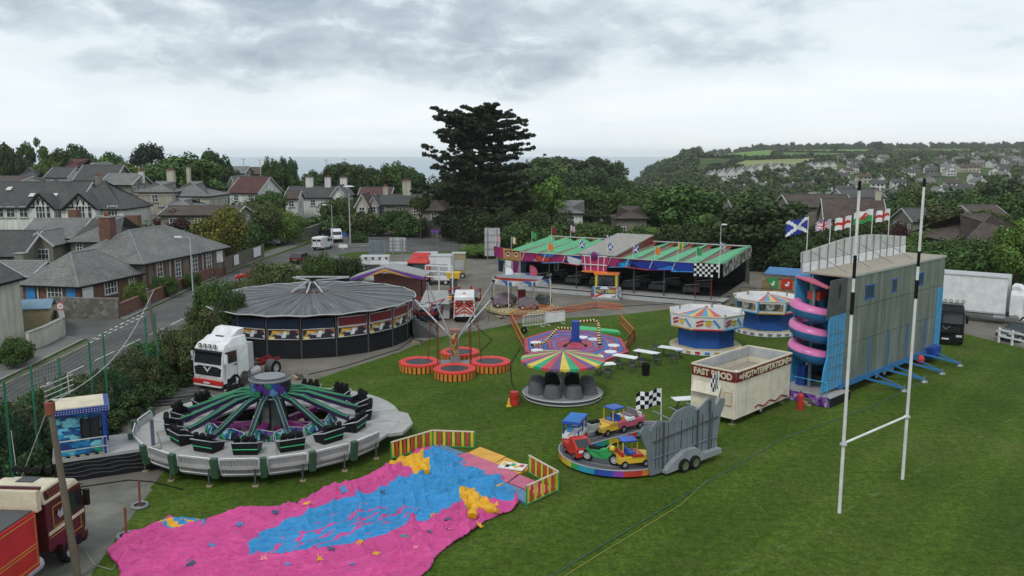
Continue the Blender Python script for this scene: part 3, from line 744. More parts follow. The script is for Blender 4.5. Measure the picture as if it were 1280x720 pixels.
scatter('woodland', 'pale green treetops dotted over the far hillside', tones['leaf_far_light'], (24, 2.2), 'leaf_far_light', 'woodland', 5)
# hedgerows round the fields, skyline trees
hp = []
for q in FIELDS:
 for i in range(4):
  p0, p1 = q[i], q[(i + 1) % 4]
  for j in range(70):
   t = j / 70; a = p0[0] * (1 - t) + p1[0] * t; y = p0[1] * (1 - t) + p1[1] * t
   if rs.random() < .9: hp.append((a * y + rs.uniform(-3, 3), y, height(a * y, y), rs.uniform(2, 3.6), rs.uniform(2.5, 5)))
for k_ in range(420):
 a = rs.uniform(.2, .66); y = rs.uniform(1950, 2150); hp.append((a * y, y, height(a * y, y), rs.uniform(5, 11), rs.uniform(6, 13) * (1 if rs.random() < .8 else 1.5)))
scatter('hedgerow', 'dark hedges between the far fields and along the hill crest', hp, (20, 2.6), 'leaf_far_dark', 'hedge', 4)
for i, (px_, y, r) in enumerate(((964, 1900, 11), (970, 1920, 9), (1033, 1500, 13), (1086, 1600, 15), (1010, 1880, 8), (1187, 1900, 12))):
 x = X_at(px_, y); plant(('dark0', 'dark1', 'mid0')[i % 3], x, y, r * 1.35, r * 1.35, ['first of the two tiny trees at the left end of the far skyline', 'second of the two tiny trees at the left end of the far skyline', 'round dark tree alone in the far green field', 'large round tree on the far field edge behind the left flags', 'small tree on the far crest between the fields', 'bushy tree on the crest above the hillside town'][i])
# houses of the hillside town --------------------------------------------------
def mini_house(mats, w_, d_, e, r, gable_front=False):
 t = thing('house', '', 'house'); m = MB(); m.box((0, 0, e / 2 - 1.5), (w_, d_, e + 3), mats[0])
 if gable_front: m.add([(-w_ / 2, -d_ / 2, e), (w_ / 2, -d_ / 2, e), (0, -d_ / 2, r), (-w_ / 2, d_ / 2, e), (w_ / 2, d_ / 2, e), (0, d_ / 2, r)], [(0, 1, 2), (3, 5, 4)], mats[0])
 else: m.add([(-w_ / 2, -d_ / 2, e), (-w_ / 2, d_ / 2, e), (-w_ / 2, 0, r), (w_ / 2, -d_ / 2, e), (w_ / 2, d_ / 2, e), (w_ / 2, 0, r)], [(0, 2, 1), (3, 4, 5)], mats[0])
 m.build('wall', t); m = MB()
 if gable_front:
  for s_ in (-1, 1): m.slab([(s_ * (w_ / 2 + .3), -d_ / 2 - .3, e - .1), (0, -d_ / 2 - .3, r + .15), (0, d_ / 2 + .3, r + .15), (s_ * (w_ / 2 + .3), d_ / 2 + .3, e - .1)][::-s_], .2, mats[1])
 else:
  for s_ in (-1, 1): m.slab([(-w_ / 2 - .3, s_ * (d_ / 2 + .4), e - .15), (-w_ / 2 - .3, 0, r + .15), (w_ / 2 + .3, 0, r + .15), (w_ / 2 + .3, s_ * (d_ / 2 + .4), e - .15)][::s_], .2, mats[1])
 rf = m.build('roof', t)
 m = MB(); m.box((w_ * .3, 0, r), (.9, .9, 1.8), mats[0] if mats[0] != 'brick' else 'brick'); m.build('chimney', rf)
 for sx in (-.28, .05, .32):
  for zz in ((1.2, 3.7) if e > 4 else (1.2,)): m = MB(); m.box((sx * w_, -d_ / 2 - .02, zz), (1.3, .08, 1.25), 'glass_dark'); m.build('window', t)
 return t
K = [mini_house(('white_render', 'dark_slate'), 9, 7, 4.6, 7), mini_house(('white_render', 'slate_roof'), 8, 8, 4.8, 7.4, True), mini_house(('cream_render', 'brown_tile'), 10, 7, 4.4, 6.8), mini_house(('white_render', 'brown_tile'), 11, 7, 2.8, 5.2),
  mini_house(('grey_render', 'dark_slate'), 9, 7, 4.8, 7.2), mini_house(('tan_render', 'slate_roof'), 12, 7, 4.8, 7.4)]
HL = ['white house under a dark slate roof', 'white gable fronted house under a pale grey roof in the hillside town', 'cream house under a brown tiled roof in the hillside town', 'low white bungalow under a brown roof in the hillside town', 'grey house under a dark slate roof in the hillside town', 'long tan house under a pale grey roof in the hillside town']
HS = ['white house, dark slate roof,', 'white gable fronted house', 'cream house, brown roof,', 'low white bungalow', 'grey house, dark roof,', 'long tan house']
used = set()
for i, (x, y, _) in enumerate(SPOTS):
 q = rs.choices(range(6), (5, 4, 2.5, 3, 1.8, 1.5))[0]; rz = rs.choice([0, .15, -.2, .5, -.45, 1.2]) + rs.uniform(-.08, .08)
 pp = 640 + x / y * FOC / 1.012; row = 640 + 0
 hz = 'at the slope foot' if y < 500 else 'low down' if y < 600 else 'lower middle' if y < 720 else 'halfway up' if y < 830 else 'upper middle' if y < 980 else 'high up' if y < 1200 else 'at the very top'
 vt = 'left of the posts' if pp < 1000 else 'beside the left post' if pp < 1085 else 'between the posts' if pp < 1140 else 'right of the posts' if pp < 1180 else 'far right of the posts' if pp < 1225 else 'near the right edge' if pp < 1260 else 'at the right edge'
 g = 'town houses ' + hz + ' ' + vt; LB = HS[q] + ' ' + hz + ' the hillside, ' + vt
 if q in used: dup(K[q], (x, y, height(x, y)), rz, LB, g)
 else: K[q].location = (x, y, height(x, y)); K[q].rotation_euler.z = rz; tag(K[q], LB, group=g); used.add(q)
vil = mini_house(('white_render', 'slate_roof'), 8.6, 9, 6.2, 9.8, True); first = True
for i, (p, y, g) in enumerate(ROWS):
 x = X_at(p, y); z = height(x, y) + 1
 lb = {1: 'white gabled villa in the left row of modern houses below the far fields', 2: 'white gabled villa in the middle row below the tan far field', 3: 'smaller white villa at the right end of the far white row'}[g]
 gr = {1: 'left row of white villas', 2: 'middle row of white villas', 3: 'right end of the white villa row'}[g]
 lb = ['first', 'second', 'third', 'fourth', 'fifth', 'sixth'][i if g == 1 else i - 5 if g == 2 else i - 8] + ' from the left: ' + lb.replace('in the left row of modern houses below the far fields', 'of the leftmost far row').replace(' at the right end', ', right end')
 if first: vil.location = (x, y, z); tag(vil, lb, group=gr); first = False
 else: dup(vil, (x, y, z), .06, lb, gr, 1 if g < 3 else .75)
# ================================================================ houses and halls
def wall_frame(face, w_, d_):
 return {'f': ((-w_ / 2, -d_ / 2), (1, 0), (0, -1)), 'r': ((w_ / 2, -d_ / 2), (0, 1), (1, 0)), 'b': ((w_ / 2, d_ / 2), (-1, 0), (0, 1)), 'l': ((-w_ / 2, d_ / 2), (0, -1), (-1, 0))}[face]
def add_window(parent, face, w_, d_, along, z, ww, wh, cols=2, rws=2, fr='white_paint', board=None):
 o, u, n = wall_frame(face, w_, d_); cx_, cy_ = o[0] + u[0] * along, o[1] + u[1] * along
 T = frame((cx_ + n[0] * .03, cy_ + n[1] * .03, z), (u[0], u[1], 0)); m = MB(T); b = .09
 if board:
  m.box((0, 0, .03), (ww, wh, .06), board); m.build('boarded_window', parent); return
 for sx in (-1, 1): m.box((sx * (ww / 2 - b / 2), 0, .02), (b, wh, .1), fr)
 for sy in (-1, 1): m.box((0, sy * (wh / 2 - b / 2), .021), (ww - .002, b, .1), fr)
 for i in range(1, cols): m.box((-ww / 2 + ww * i / cols, 0, .018), (.06, wh - .1, .07), fr)
 for i in range(1, rws): m.box((0, -wh / 2 + wh * i / rws, .015), (ww - .1, .06, .07), fr)
 wn = m.build('window', parent)
 m = MB(T); m.box((0, 0, -.01), (ww - .1, wh - .1, .03), 'glass_pane'); m.build('pane', wn)
 m = MB(T); m.box((0, -wh / 2 - .05, .06), (ww + .2, .08, .2), 'concrete'); m.build('sill', wn)
def add_door(parent, face, w_, d_, along, dw, dh, mt, z0=0):
 o, u, n = wall_frame(face, w_, d_); T = frame((o[0] + u[0] * along + n[0] * .03, o[1] + u[1] * along + n[1] * .03, z0 + dh / 2), (u[0], u[1], 0))
 m = MB(T); m.box((0, 0, .02), (dw, dh, .07), mt); m.box((0, dh * .2, .06), (dw * .6, dh * .3, .02), mt); dr = m.build('door', parent)
 m = MB(T); m.box((dw * .38, 0, .08), (.05, .14, .06), 'chrome'); m.build('handle', dr)
def roof_mesh(m, w_, d_, e, r, kind, mat, ov=.35, axis='x'):
 """roof over a w x d box, ridge along axis; hips pull the ridge ends in"""
 W, D = w_ / 2 + ov, d_ / 2 + ov; drop = ov * (r - e) / ((d_ if axis == 'x' else w_) / 2); e0 = e - drop
 if axis == 'x':
  q = D if kind == 'hip' else 0; a, b = (-W + q, 0, r), (W - q, 0, r)
  c = [(-W, -D, e0), (W, -D, e0), (W, D, e0), (-W, D, e0)]
  F = [[c[0], c[1], b, a], [c[2], c[3], a, b]]
  if kind == 'hip': F += [[c[1], c[2], b], [c[3], c[0], a]]
 else:
  q = W if kind == 'hip' else 0; a, b = (0, -D + q, r), (0, D - q, r)
  c = [(-W, -D, e0), (W, -D, e0), (W, D, e0), (-W, D, e0)]
  F = [[c[1], c[2], b, a], [c[3], c[0], a, b]]
  if kind == 'hip': F += [[c[0], c[1], a], [c[2], c[3], b]]
 for f in F: m.slab(f, .12, mat)
 m.tube([a, b], .10, 'dark_grey' if mat != 'slate_roof' else 'grey_paint', 6)
 if kind == 'hip':
  ends = ((a, c[0]), (b, c[1]), (b, c[2]), (a, c[3])) if axis == 'x' else ((a, c[0]), (a, c[1]), (b, c[2]), (b, c[3]))
  for p, q in ends: m.tube([p, q], .075, 'grey_paint' if mat == 'slate_roof' else 'dark_grey', 5)
 for i in range(4):
  p, q2 = c[i], c[(i + 1) % 4]
  if kind == 'hip' or (axis == 'x') == (i % 2 == 0): m.bar((p[0], p[1], e0 - .12), (q2[0], q2[1], e0 - .12), .14, 'black_paint')
  elif kind == 'gable':
   top = a if (i in (0, 3)) else b
   for z_ in (p, q2): m.bar((z_[0], z_[1], z_[2] - .1), (top[0], top[1], top[2] - .1), .12, 'light_grey', .2)
def chimney(parent, x, y, z0, z1, mat, pots=2, w_=.9, d_=.7):
 m = MB(); m.box((x, y, (z0 + z1) / 2), (w_, d_, z1 - z0), mat); m.box((x, y, z1 + .06), (w_ + .16, d_ + .16, .14), 'concrete'); c_ = m.build('chimney', parent)
 for i in range(pots):
  m = MB(); m.lathe([(.11, 0), (.14, .1), (.11, .45), (.08, .45), (.08, .3)], 'terracotta', 10, (x + (i - (pots - 1) / 2) * .34, y, z1 + .12)); m.build('chimney_pot', c_)
def house(label, X, Y, rz, w_, d_, e, r, wall, roof, kind='gable', axis='x', chims=(), wins=None, doors=(), name='house', cat='house', group=None, z=None, auto=True, ov=.35):
 t = thing(name, label, cat, (X, Y, height(X, Y) if z is None else z), rz, group)
 m = MB(); m.box((0, 0, (e - 1) / 2), (w_, d_, e + 1), wall)
 if kind == 'gable':
  if axis == 'x': m.add([(-w_ / 2, -d_ / 2, e), (-w_ / 2, d_ / 2, e), (-w_ / 2, 0, r), (w_ / 2, -d_ / 2, e), (w_ / 2, d_ / 2, e), (w_ / 2, 0, r)], [(0, 2, 1), (3, 4, 5)], wall)
  else: m.add([(-w_ / 2, -d_ / 2, e), (w_ / 2, -d_ / 2, e), (0, -d_ / 2, r), (-w_ / 2, d_ / 2, e), (w_ / 2, d_ / 2, e), (0, d_ / 2, r)], [(0, 1, 2), (3, 5, 4)], wall)
 m.build('wall', t); m = MB(); roof_mesh(m, w_, d_, e, r, kind, roof, ov, axis); rf = m.build('roof', t)
 for c_ in chims: chimney(rf, c_[0], c_[1], e, c_[2], *(c_[3:] if len(c_) > 3 else (wall,)))
 if wins is None and auto:
  wins = []
  for fc, L in (('f', w_), ('r', d_), ('l', d_)):
   n = max(1, int(L / 3))
   for i in range(n):
    for zz in ([1.4] if e < 4 else [1.4, e - 1.2]): wins.append((fc, L * (i + .5) / n, zz, 1.1, 1.3))
 for q in wins or (): add_window(t, q[0], w_, d_, *q[1:])
 for q in doors: add_door(t, q[0], w_, d_, *q[1:])
 return t
def TZ(y, Y): return top_z(y, Y)
def hpx(label, x0, x1, Y, ye, yr, d_, wall, roof, kind='gable', axis='x', rz=0, **kw):
 """house whose front spans photo columns x0..x1 at distance Y, eave and ridge seen at rows ye, yr"""
 X0, X1 = X_at(x0, Y), X_at(x1, Y); X = (X0 + X1) / 2; z = height(X, Y + d_ / 2);
 return house(label, X, Y + d_ / 2, rz, (X1 - X0), d_, TZ(ye, Y) - z, TZ(yr, Y + d_ / 2) - z, wall, roof, kind, axis, **kw)
# ---- left background, far to near
hpx('distant grey roofed house under the skyline right of the big tree', 288, 312, 255, 216, 208, 9, 'grey_render', 'slate_roof')
hpx('distant brown roofed house on the skyline beside the sea', 314, 340, 262, 217, 209, 9, 'tan_render', 'brown_tile')
hpx('distant house with dark red roof in front of the skyline trees', 96, 110, 225, 208, 199, 8, 'maroon_paint', 'maroon_tile', 'hip')
hpx('distant white house with dark roof at the far left edge', -10, 8, 215, 212, 203, 8, 'white_render', 'dark_slate')
hpx('brick house with dark roof below the round tree at far left', 38, 58, 195, 219, 209, 8, 'brick', 'dark_slate', 'hip')
hpx('white gabled bungalow with dark slate roof left of the dark red roof', 68, 94, 185, 221, 209, 8, 'white_render', 'dark_slate')
hpx('long dark grey roofed house with a pale gable left of the flat topped pine', 104, 152, 178, 224, 206, 9, 'grey_render', 'dark_slate')
hpx('pale gabled house right of the dark red roof', 118, 136, 190, 211, 203, 8, 'white_render', 'slate_roof', axis='y')
hpx('grey roofed house with tall white chimney behind the timbered hall', 134, 172, 158, 230, 217, 9, 'grey_render', 'slate_roof', chims=((3, 0, TZ(215, 160), 'white_render'),))
hpx('pale roofed bungalow left of the long tiled roof', 0, 36, 170, 226, 220, 9, 'white_render', 'brown_tile')
# cream house with scaffolding
t = hpx('large cream house with pale hipped roof and two tall chimneys', 212, 267, 148, 244, 227, 10, 'cream_render', 'slate_roof', 'hip', chims=((-3.6, -2, TZ(214, 150), 'cream_render', 3, 1.2, .9), (-2.0, 2, TZ(210, 154), 'cream_render', 1, .6, .6)))
t = hpx('cream side wing with pale roof left of the tall chimneys', 180, 222, 146, 239, 227, 9, 'cream_render', 'slate_roof', 'hip')
sc = thing('scaffold', 'metal scaffolding around the cream house wall under a flat deck', 'scaffold', (X_at(198, 142), 142, 0)); z1 = TZ(243, 142)
for i in range(8):
 for yy in (0, 1.2):
  m = MB(); m.tube([((i - 3.5) * .86, yy, 0), ((i - 3.5) * .86, yy, z1 + .9)], .035, 'galv', 5); m.build('upright', sc)
for zz in (2, 4, z1 - .1):
 m = MB(); m.box((0, .6, zz), (6.3, 1.3, .06), 'pale_wood'); m.build('platform', sc)
 for yy in (0, 1.2):
  m = MB(); m.tube([(-3.2, yy, zz + .9), (3.2, yy, zz + .9)], .03, 'galv', 5); m.build('guard_rail', sc)
hpx('small glass roofed block beside the scaffolding', 208, 246, 136, 258, 248, 7, 'white_render', 'teal_tile' if 'teal_tile' in M else 'slate_roof', 'hip')
hpx('long low building with dark brown roof behind the brick hall', 206, 298, 126, 268, 257, 8, 'grey_render', 'brown_tile')
# mock tudor hall
t = hpx('long white and timber hall with brown slate roof at the left', -60, 102, 133, 258, 227, 11, 'white_render', 'dark_slate', chims=((11, 1, TZ(222, 138), 'grey_render'),), auto=False)
t2 = hpx('tall white end wing of the timbered hall with hipped dark roof', 84, 160, 131, 259, 226, 10, 'white_render', 'dark_slate', 'hip', auto=False)
w2 = X_at(160, 131) - X_at(84, 131)
add_window(t2, 'f', w2, 10, w2 - 1.5, TZ(264, 131), 1.5, 1.7, 3, 2, 'white_paint');
for gx, wpx_ in ((60, 28), (109, 34)):
 Yg = 131 if gx < 80 else 129.4; X = X_at(gx, Yg); wd = wpx_ / FOC * Yg * 1.1; ze = TZ(259, Yg); zr = TZ(243, Yg)
 g = thing('timbered_gable', f'black and white timbered gable bay with tall window, {"the smaller left one" if gx < 80 else "the larger right one"}', 'gable bay', (X, Yg, 0))
 m = MB(); m.box((0, 1, ze / 2), (wd, 2.2, ze), 'white_render'); m.add([(-wd / 2, -.1, ze), (wd / 2, -.1, ze), (0, -.1, zr)], [(0, 1, 2)], 'white_render'); m.build('wall', g)
 m = MB()
 for s_ in (-1, 1):
  m.slab([(s_ * (wd / 2 + .35), -.5, ze - .3), (0, -.5, zr + .15), (0, 3.5, zr + .15), (s_ * (wd / 2 + .35), 3.5, ze - .3)][::-s_], .14, 'dark_slate')
  m.bar((s_ * (wd / 2 + .35), -.52, ze - .36), (0, -.52, zr + .08), .1, 'black_paint', .3)
 m.build('roof', g)
 m = MB(); m.box((0, -.13, ze - .05), (wd, .08, .2), 'black_paint')
 for q in (-.3, -.12, .12, .3): m.bar((q * wd * .9, -.14, ze), (q * wd * .9, -.14, ze + (zr - ze) * (1 - abs(q) * 2) * .95), .12, 'black_paint')
 for s_ in (-1, 1): m.bar((s_ * wd * .12, -.15, ze + .1), (s_ * wd * .02, -.15, ze + (zr - ze) * .7), .1, 'black_paint')
 m.build('timber_frame', g)
 add_window(g, 'f', wd, .2, wd / 2 - wd * .02, TZ(265, Yg), 1.5, 1.9, 3, 2); add_window(g, 'f', wd, .2, wd / 2 + wd * .3, TZ(265, Yg), .7, 1.9, 1, 2)
for xx in (8, 22, 38, 84):
 add_window(t, 'f', X_at(102, 133) - X_at(-60, 133), 11, X_at(xx, 133) - X_at(-60, 133), TZ(265, 133), 1.4, 1.7, 2, 2)
m = MB()
for xx, yy in ((24, 236), (1, 236), (51, 244), (79, 244)):
 Yw = 133 + (258 - yy) / 31 * 5.5; m.box((X_at(xx, Yw) - t.location.x, Yw - t.location.y - .3, TZ(yy, Yw) + .05), (.8, .9, .08), 'lamp_glass', rx=.55);
m.build('skylight', t)
for i, (xx, zz) in enumerate(((70, 262), (155, 250))): pass
c_ = thing('brick_chimney_stack', 'square brick chimney stack in front of the timbered hall', 'chimney', (X_at(100, 110), 110, 0)); m = MB(); m.box((0, 0, 4.5), (1.1, 1.1, TZ(262, 110) * 2 - 9 if 0 else 9), 'brick'); m.build('stack', c_); c_.scale.z = TZ(262, 110) / 9
c_ = thing('brick_chimney_stack', 'wide dark brick chimney stack behind the long brick hall ridge', 'chimney', (X_at(171, 112), 112, 0)); m = MB(); m.box((0, 0, 4.5), (1.9, 1.2, 9), 'brick'); m.build('stack', c_); c_.scale.z = TZ(269, 112) / 9
# grey pebble dashed school building, in parts of its own
hpx('grey pebble dashed block with dark roof at the left edge', -60, 30, 94, 318, 288, 8, 'grey_render', 'dark_slate', auto=False)
t = hpx('grey pebble dashed house with hipped slate roof behind the brick hall', 93, 150, 100, 300, 270, 9, 'grey_render', 'slate_roof', 'hip', wins=[('f', 1.0, TZ(309, 100), .8, 1.0), ('f', 4.2, TZ(302, 100), 1.3, .9)])
hpx('grey pebble dashed range with slate roof linking the gable and the hipped part', 30, 97, 101, 296, 273, 8, 'grey_render', 'slate_roof', auto=False)
wg = X_at(70, 97.5) - X_at(37, 97.5)
hpx('grey gable with white bargeboards and one very large many paned window', 37, 70, 97.5, 304, 287, 5, 'grey_render', 'slate_roof', axis='y', ov=.3, wins=[('f', wg / 2 + .2, TZ(320.5, 97.5), 1.75, 1.75, 4, 3)])
hpx('low wing with pale glazed roof strips at the left edge', -20, 34, 84, 346, 326, 7, 'grey_render', 'slate_roof', wins=[])
m = MB(); m.box((0, 0, 3), (1.0, 1.0, 6), 'grey_render'); m.box((0, 0, 6.05), (1.2, 1.2, .12), 'concrete'); o = m.build('chimney_stack', loc=(X_at(30, 92), 92, 0)); o.scale.z = TZ(316, 92) / 6.1; tag(o, 'grey rendered chimney stack left of the very large gable window', 'chimney')
# brick hall beside the road: two hipped blocks
rzh = -R(12); A = at(100, 389); Rz = Matrix.Rotation(rzh, 3, 'Z')
def loc(x, y): p = Rz @ Vector((x, y, 0)); return A.x + p.x, A.y + p.y
x_, y_ = loc(-3.1, 4.9)
t1 = house('low brick hall end with hipped grey slate roof and two bright blue doors', x_, y_, rzh, 6.2, 9.8, 2.75, 5.25, 'brick', 'slate_roof', 'hip', 'y', name='brick_hall', cat='hall', z=0, ov=.4,
 wins=[('f', 3.6, 1.75, 1.7, 1.1, 4, 2), ('r', 1.2, 1.5, .0001 + 1.5, 1.5, 1, 1, 'white_paint', 'white_paint'), ('r', 4.6, 1.6, 1.9, 1.3, 4, 2), ('r', 7.9, 1.7, .9, 1.1, 2, 2), ('r', 9.2, .6, .9, .8, 1, 1, 'white_paint', 'pvc_white')],
 doors=[('f', .9, 1.0, 2.2, 'door_blue'), ('f', 5.4, 1.0, 2.2, 'door_blue')]) if paint('door_blue', (.03, .22, .55), .5) else None
m = MB(); m.tube([(-1.35, -4.99, 0), (-1.35, -4.99, 2.5)], .06, 'white_paint', 6); m.build('downpipe', t1)
x_, y_ = loc(-4.4, 17.6)
t2 = house('long brick and render hall with tall white sash windows and hipped grey slate roof', x_, y_, rzh, 9.6, 16.4, 3.75, 6.5, 'tan_dark', 'slate_roof', 'hip', 'y', name='brick_hall', cat='hall', z=0, ov=.5, chims=((-1.9, -4.5, 8.0, 'brick', 2, 1.4, 1.1),),
 wins=[('r', 2.9, 1.9, 1.1, 2.8, 2, 5), ('r', 6.3, 2.0, 1.1, 2.5, 2, 5), ('r', 9.7, 2.05, 1.1, 2.5, 2, 5), ('r', 12.7, 2.05, 1.1, 2.5, 2, 5), ('r', 15.1, 2.5, 1.4, 1.5, 1, 1, 'white_paint', 'pvc_white')]) if render_mat('tan_dark', (.20, .175, .14)) else None
m = MB()
for a in (.8, 2.0, 3.8, 5.4, 7.2, 8.8, 10.6, 11.8, 13.6, 16.1): m.box((4.83, a - 8.2, 1.85), (.1, .35, 3.7), 'brick')
m.box((4.84, 0, .5), (.08, 16.4, 1.0), 'brick'); m.build('brick_trim', t2)
for a in (4.6, 11.2):
 m = MB(); m.tube([(4.95, a - 8.2, 0), (4.95, a - 8.2, 3.6)], .06, 'white_paint', 6); m.build('downpipe', t2)
# cream cottage at the left edge, its garden
p = at(17, 442)
t = house('cream rendered cottage cut off by the left edge beside the garden wall', p.x - 4.9, p.y + 2.2, .0, 6.6, 4.4, TZ(354, p.y), TZ(354, p.y) + 2, 'cream_light', 'dark_slate', 'gable', 'y', z=0, auto=False) if render_mat('cream_light', (.56, .55, .47)) else None
# ---- middle
hpx('white gabled house with maroon tiled roof left of the tall tree pair', 297, 336, 182, 240, 221, 10, 'white_render', 'maroon_tile', rz=-.25)
hpx('cream gable end house left of the maroon tiled roof', 288, 304, 188, 238, 220, 10, 'cream_render', 'slate_roof', axis='y')
hpx('white cottage with dark slate roof and two white chimneys above the road', 362, 428, 180, 246, 233, 8, 'white_render', 'dark_slate', chims=((-1.5, 0, TZ(222, 184), 'white_render', 2, 1.5, .8), (2.4, 0, TZ(222, 184), 'white_render', 2, 1.2, .8)))
hpx('white gable end of the cottage terrace with black bargeboards', 418, 435, 176, 243, 231, 8, 'white_render', 'dark_slate', axis='y', chims=((0, 2, TZ(223, 180), 'white_render', 2, 1.4, .8),))
hpx('small pale cottage half hidden at the left end of the white terrace', 361, 376, 172, 247, 238, 5, 'white_render', 'brown_tile')
hpx('stone terrace house with slate roof facing the road junction', 470, 532, 166, 255, 243, 9, 'tan_render', 'dark_slate', chims=((1.0, 0, TZ(227, 170), 'cream_render', 3, 1.6, .9), (-3.2, 0, TZ(234, 170), 'cream_render')))
hpx('stone gable bay of the terrace behind the cabbage trees', 448, 462, 160, 255, 241, 9, 'cream_render', 'maroon_tile', axis='y')
hpx('second stone gable bay of the terrace, next to the slate roof', 464, 474, 163, 254, 244, 8, 'cream_render', 'dark_slate', axis='y')
hpx('brown roofed stone house against the left of the great cedar', 528, 560, 160, 262, 240, 10, 'tan_render', 'brown_tile', 'hip')
hpx('maroon roofed house behind the stone terrace', 452, 490, 190, 243, 234, 8, 'grey_render', 'maroon_tile')
# ---- right
hpx('white bungalow with pale hipped roof right of the cedar', 699, 727, 146, 266, 251, 9, 'white_render', 'slate_roof', 'hip')
hpx('brown roofed bungalow with one white window in the trees', 770, 806, 134, 272, 258, 8, 'grey_render', 'brown_tile', 'hip', wins=[('f', 1.0, 3.2, .9, 1.1)])
hpx('small grey roofed house between the treetops left of the broad tree', 752, 772, 205, 252, 243, 8, 'tan_render', 'slate_roof')
hpx('house with blue grey roof glimpsed between the two big trees', 886, 910, 165, 262, 250, 8, 'white_render', 'dark_slate', chims=((-3, 0, TZ(244, 168), 'brick'),))
hpx('grey house glimpsed behind the very large dark tree', 898, 930, 128, 292, 276, 8, 'grey_render', 'brown_tile', wins=[('f', 1.2, 2.6, 1.0, 1.1), ('f', 3, 1.2, .9, .9)])
hpx('long brown tiled roof house behind the left flags', 984, 1062, 150, 258, 243, 9, 'grey_render', 'brown_tile')
hpx('brown gabled house with tall chimney behind the middle flags', 1040, 1110, 138, 274, 248, 11, 'tan_render', 'brown_tile', rz=-.25, chims=((4, 0, TZ(239, 143), 'cream_render', 1, .9, .9),))
hpx('dark roofed house behind the right flags', 1050, 1098, 176, 246, 236, 9, 'white_render', 'dark_slate')
hpx('slate roofed house left of the olive willow tree', 1136, 1172, 158, 276, 260, 9, 'grey_render', 'dark_slate')
hpx('brown gabled house behind the olive tree at the right', 1210, 1250, 165, 268, 256, 9, 'tan_render', 'brown_tile')
hpx('large grey house with hipped brown tiled roof at the right edge', 1200, 1300, 98, 303, 268, 13, 'grey_render', 'brown_tile', 'hip', wins=[('f', 3, 1.6, 1.4, 1.2)])
hpx('pale cottage deep in the valley trees', 905, 935, 330, 258, 250, 9, 'white_render', 'slate_roof'); hpx('white shed roofed building by the valley road', 1010, 1040, 420, 246, 240, 10, 'white_render', 'slate_roof')
paint('red_velvet', (.16, .012, .018), .7); paint('post_dots', (.10, .09, .14), .5)
for n_, c in (('roof_yellow', (.62, .47, .07)), ('roof_green', (.02, .32, .15)), ('roof_red', (.50, .06, .07)), ('roof_purple', (.14, .07, .20)), ('tramp_red', (.62, .04, .03)), ('tramp_mat', (.035, .035, .045)), ('mat_red', (.40, .05, .08)), ('mat_blue', (.05, .12, .38)), ('mat_mauve', (.22, .13, .30)), ('blue_mast', (.02, .06, .30)), ('green_sheet', (.05, .42, .15))): paint(n_, c, .5)
for n_, c in (('tarp_blue', (.012, .085, .34)), ('canvas_red', (.50, .10, .09)), ('canvas_blue', (.07, .30, .47)), ('canvas_yellow', (.60, .42, .14)), ('canvas_white', (.52, .50, .51))): paint(n_, c, .6)
paint('arm_green', (.014, .16, .06), .4); paint('arm_purple', (.03, .012, .06), .4); paint('arm_bulb', (.16, .38, .24), .4); paint('window_blue', (.025, .06, .13), .3); paint('post_green', (.03, .085, .045), .5); paint('cyan_light', (.25, .55, .75), .4); paint('chevron_red', (.55, .06, .04), .4); paint('rose_panel', (.30, .13, .11), .6)
for n_, c, r_ in (('valley_tan', (.17, .12, .09), .7), ('weathered_grey', (.30, .28, .25), .7), ('orange_face', (.48, .22, .07), .5), ('crest_pink', (.42, .03, .12), .45), ('sign_yellow', (.62, .50, .04), .45), ('flag_blue', (.015, .035, .28), .6), ('frame_blue', (.03, .16, .38), .45), ('roof_dust', (.34, .30, .24), .85), ('chevron_pink', (.50, .10, .16), .5),
 ('slide_pink', (.62, .17, .38), .3), ('slide_blue', (.03, .16, .36), .3), ('screen_grey', (.56, .56, .54), .6), ('cream_panel', (.70, .635, .51), .4), ('band_maroon', (.20, .02, .025), .45), ('track_grey', (.10, .10, .11), .55), ('board_grey', (.17, .20, .22), .6), ('light_slate', (.26, .29, .30), .55),
 ('rb_red', (.5, .05, .04), .4), ('rb_orange', (.6, .22, .03), .4), ('rb_yellow', (.6, .45, .04), .4), ('rb_green', (.04, .35, .10), .4), ('rb_cyan', (.03, .32, .45), .4), ('rb_blue', (.03, .08, .4), .4), ('rb_purple', (.25, .05, .35), .4), ('stall_wood', (.34, .22, .10), .7), ('roof_azure', (.04, .16, .36), .5), ('post_white', (.70, .69, .67), .45),
 ('mark_green', (.02, .30, .22), .5), ('mark_dark', (.04, .08, .16), .5), ('mark_rose', (.75, .2, .3), .5), ('mat_steel', (.09, .20, .33), .5), ('mat_pink', (.50, .12, .20), .5), ('mat_yellow', (.66, .34, .04), .5), ('mat_peach', (.55, .25, .16), .5), ('rope_gold', (.38, .32, .08), .7), ('rope_teal', (.05, .12, .11), .8)): paint(n_, c, r_)
k = NT('metal_back'); mp = k.n('ShaderNodeMapping', {'Vector': k.tc.outputs['Object'], 'Scale': (1.3, 1, .12)}); c = k.ramp(k.noise(1.3, 6, .65, mp.outputs[0]), [(.3, (.165, .19, .182)), (.5, (.255, .285, .275)), (.7, (.38, .41, .40))])
M['metal_back'] = k.done(k.mix(1, c, k.ramp(k.noise(.3, 3), [(.3, (.8,) * 3), (.7, (1.1,) * 3)]), 'MULTIPLY'), .42, .55, .5)
k = NT('corrugated'); wv = k.n('ShaderNodeTexWave', {'Vector': k.tc.outputs['UV'], 'Scale': 3.0, 'Distortion': 0.0}, bands_direction='X'); k.bump(wv.outputs['Fac'], .7, .05); M['corrugated'] = k.done(k.ramp(k.noise(1.2, 5, .6), [(.3, (.06, .065, .065)), (.7, (.12, .125, .125))]), .6, .3)
paint('panel_white', (.36, .36, .355), .6)
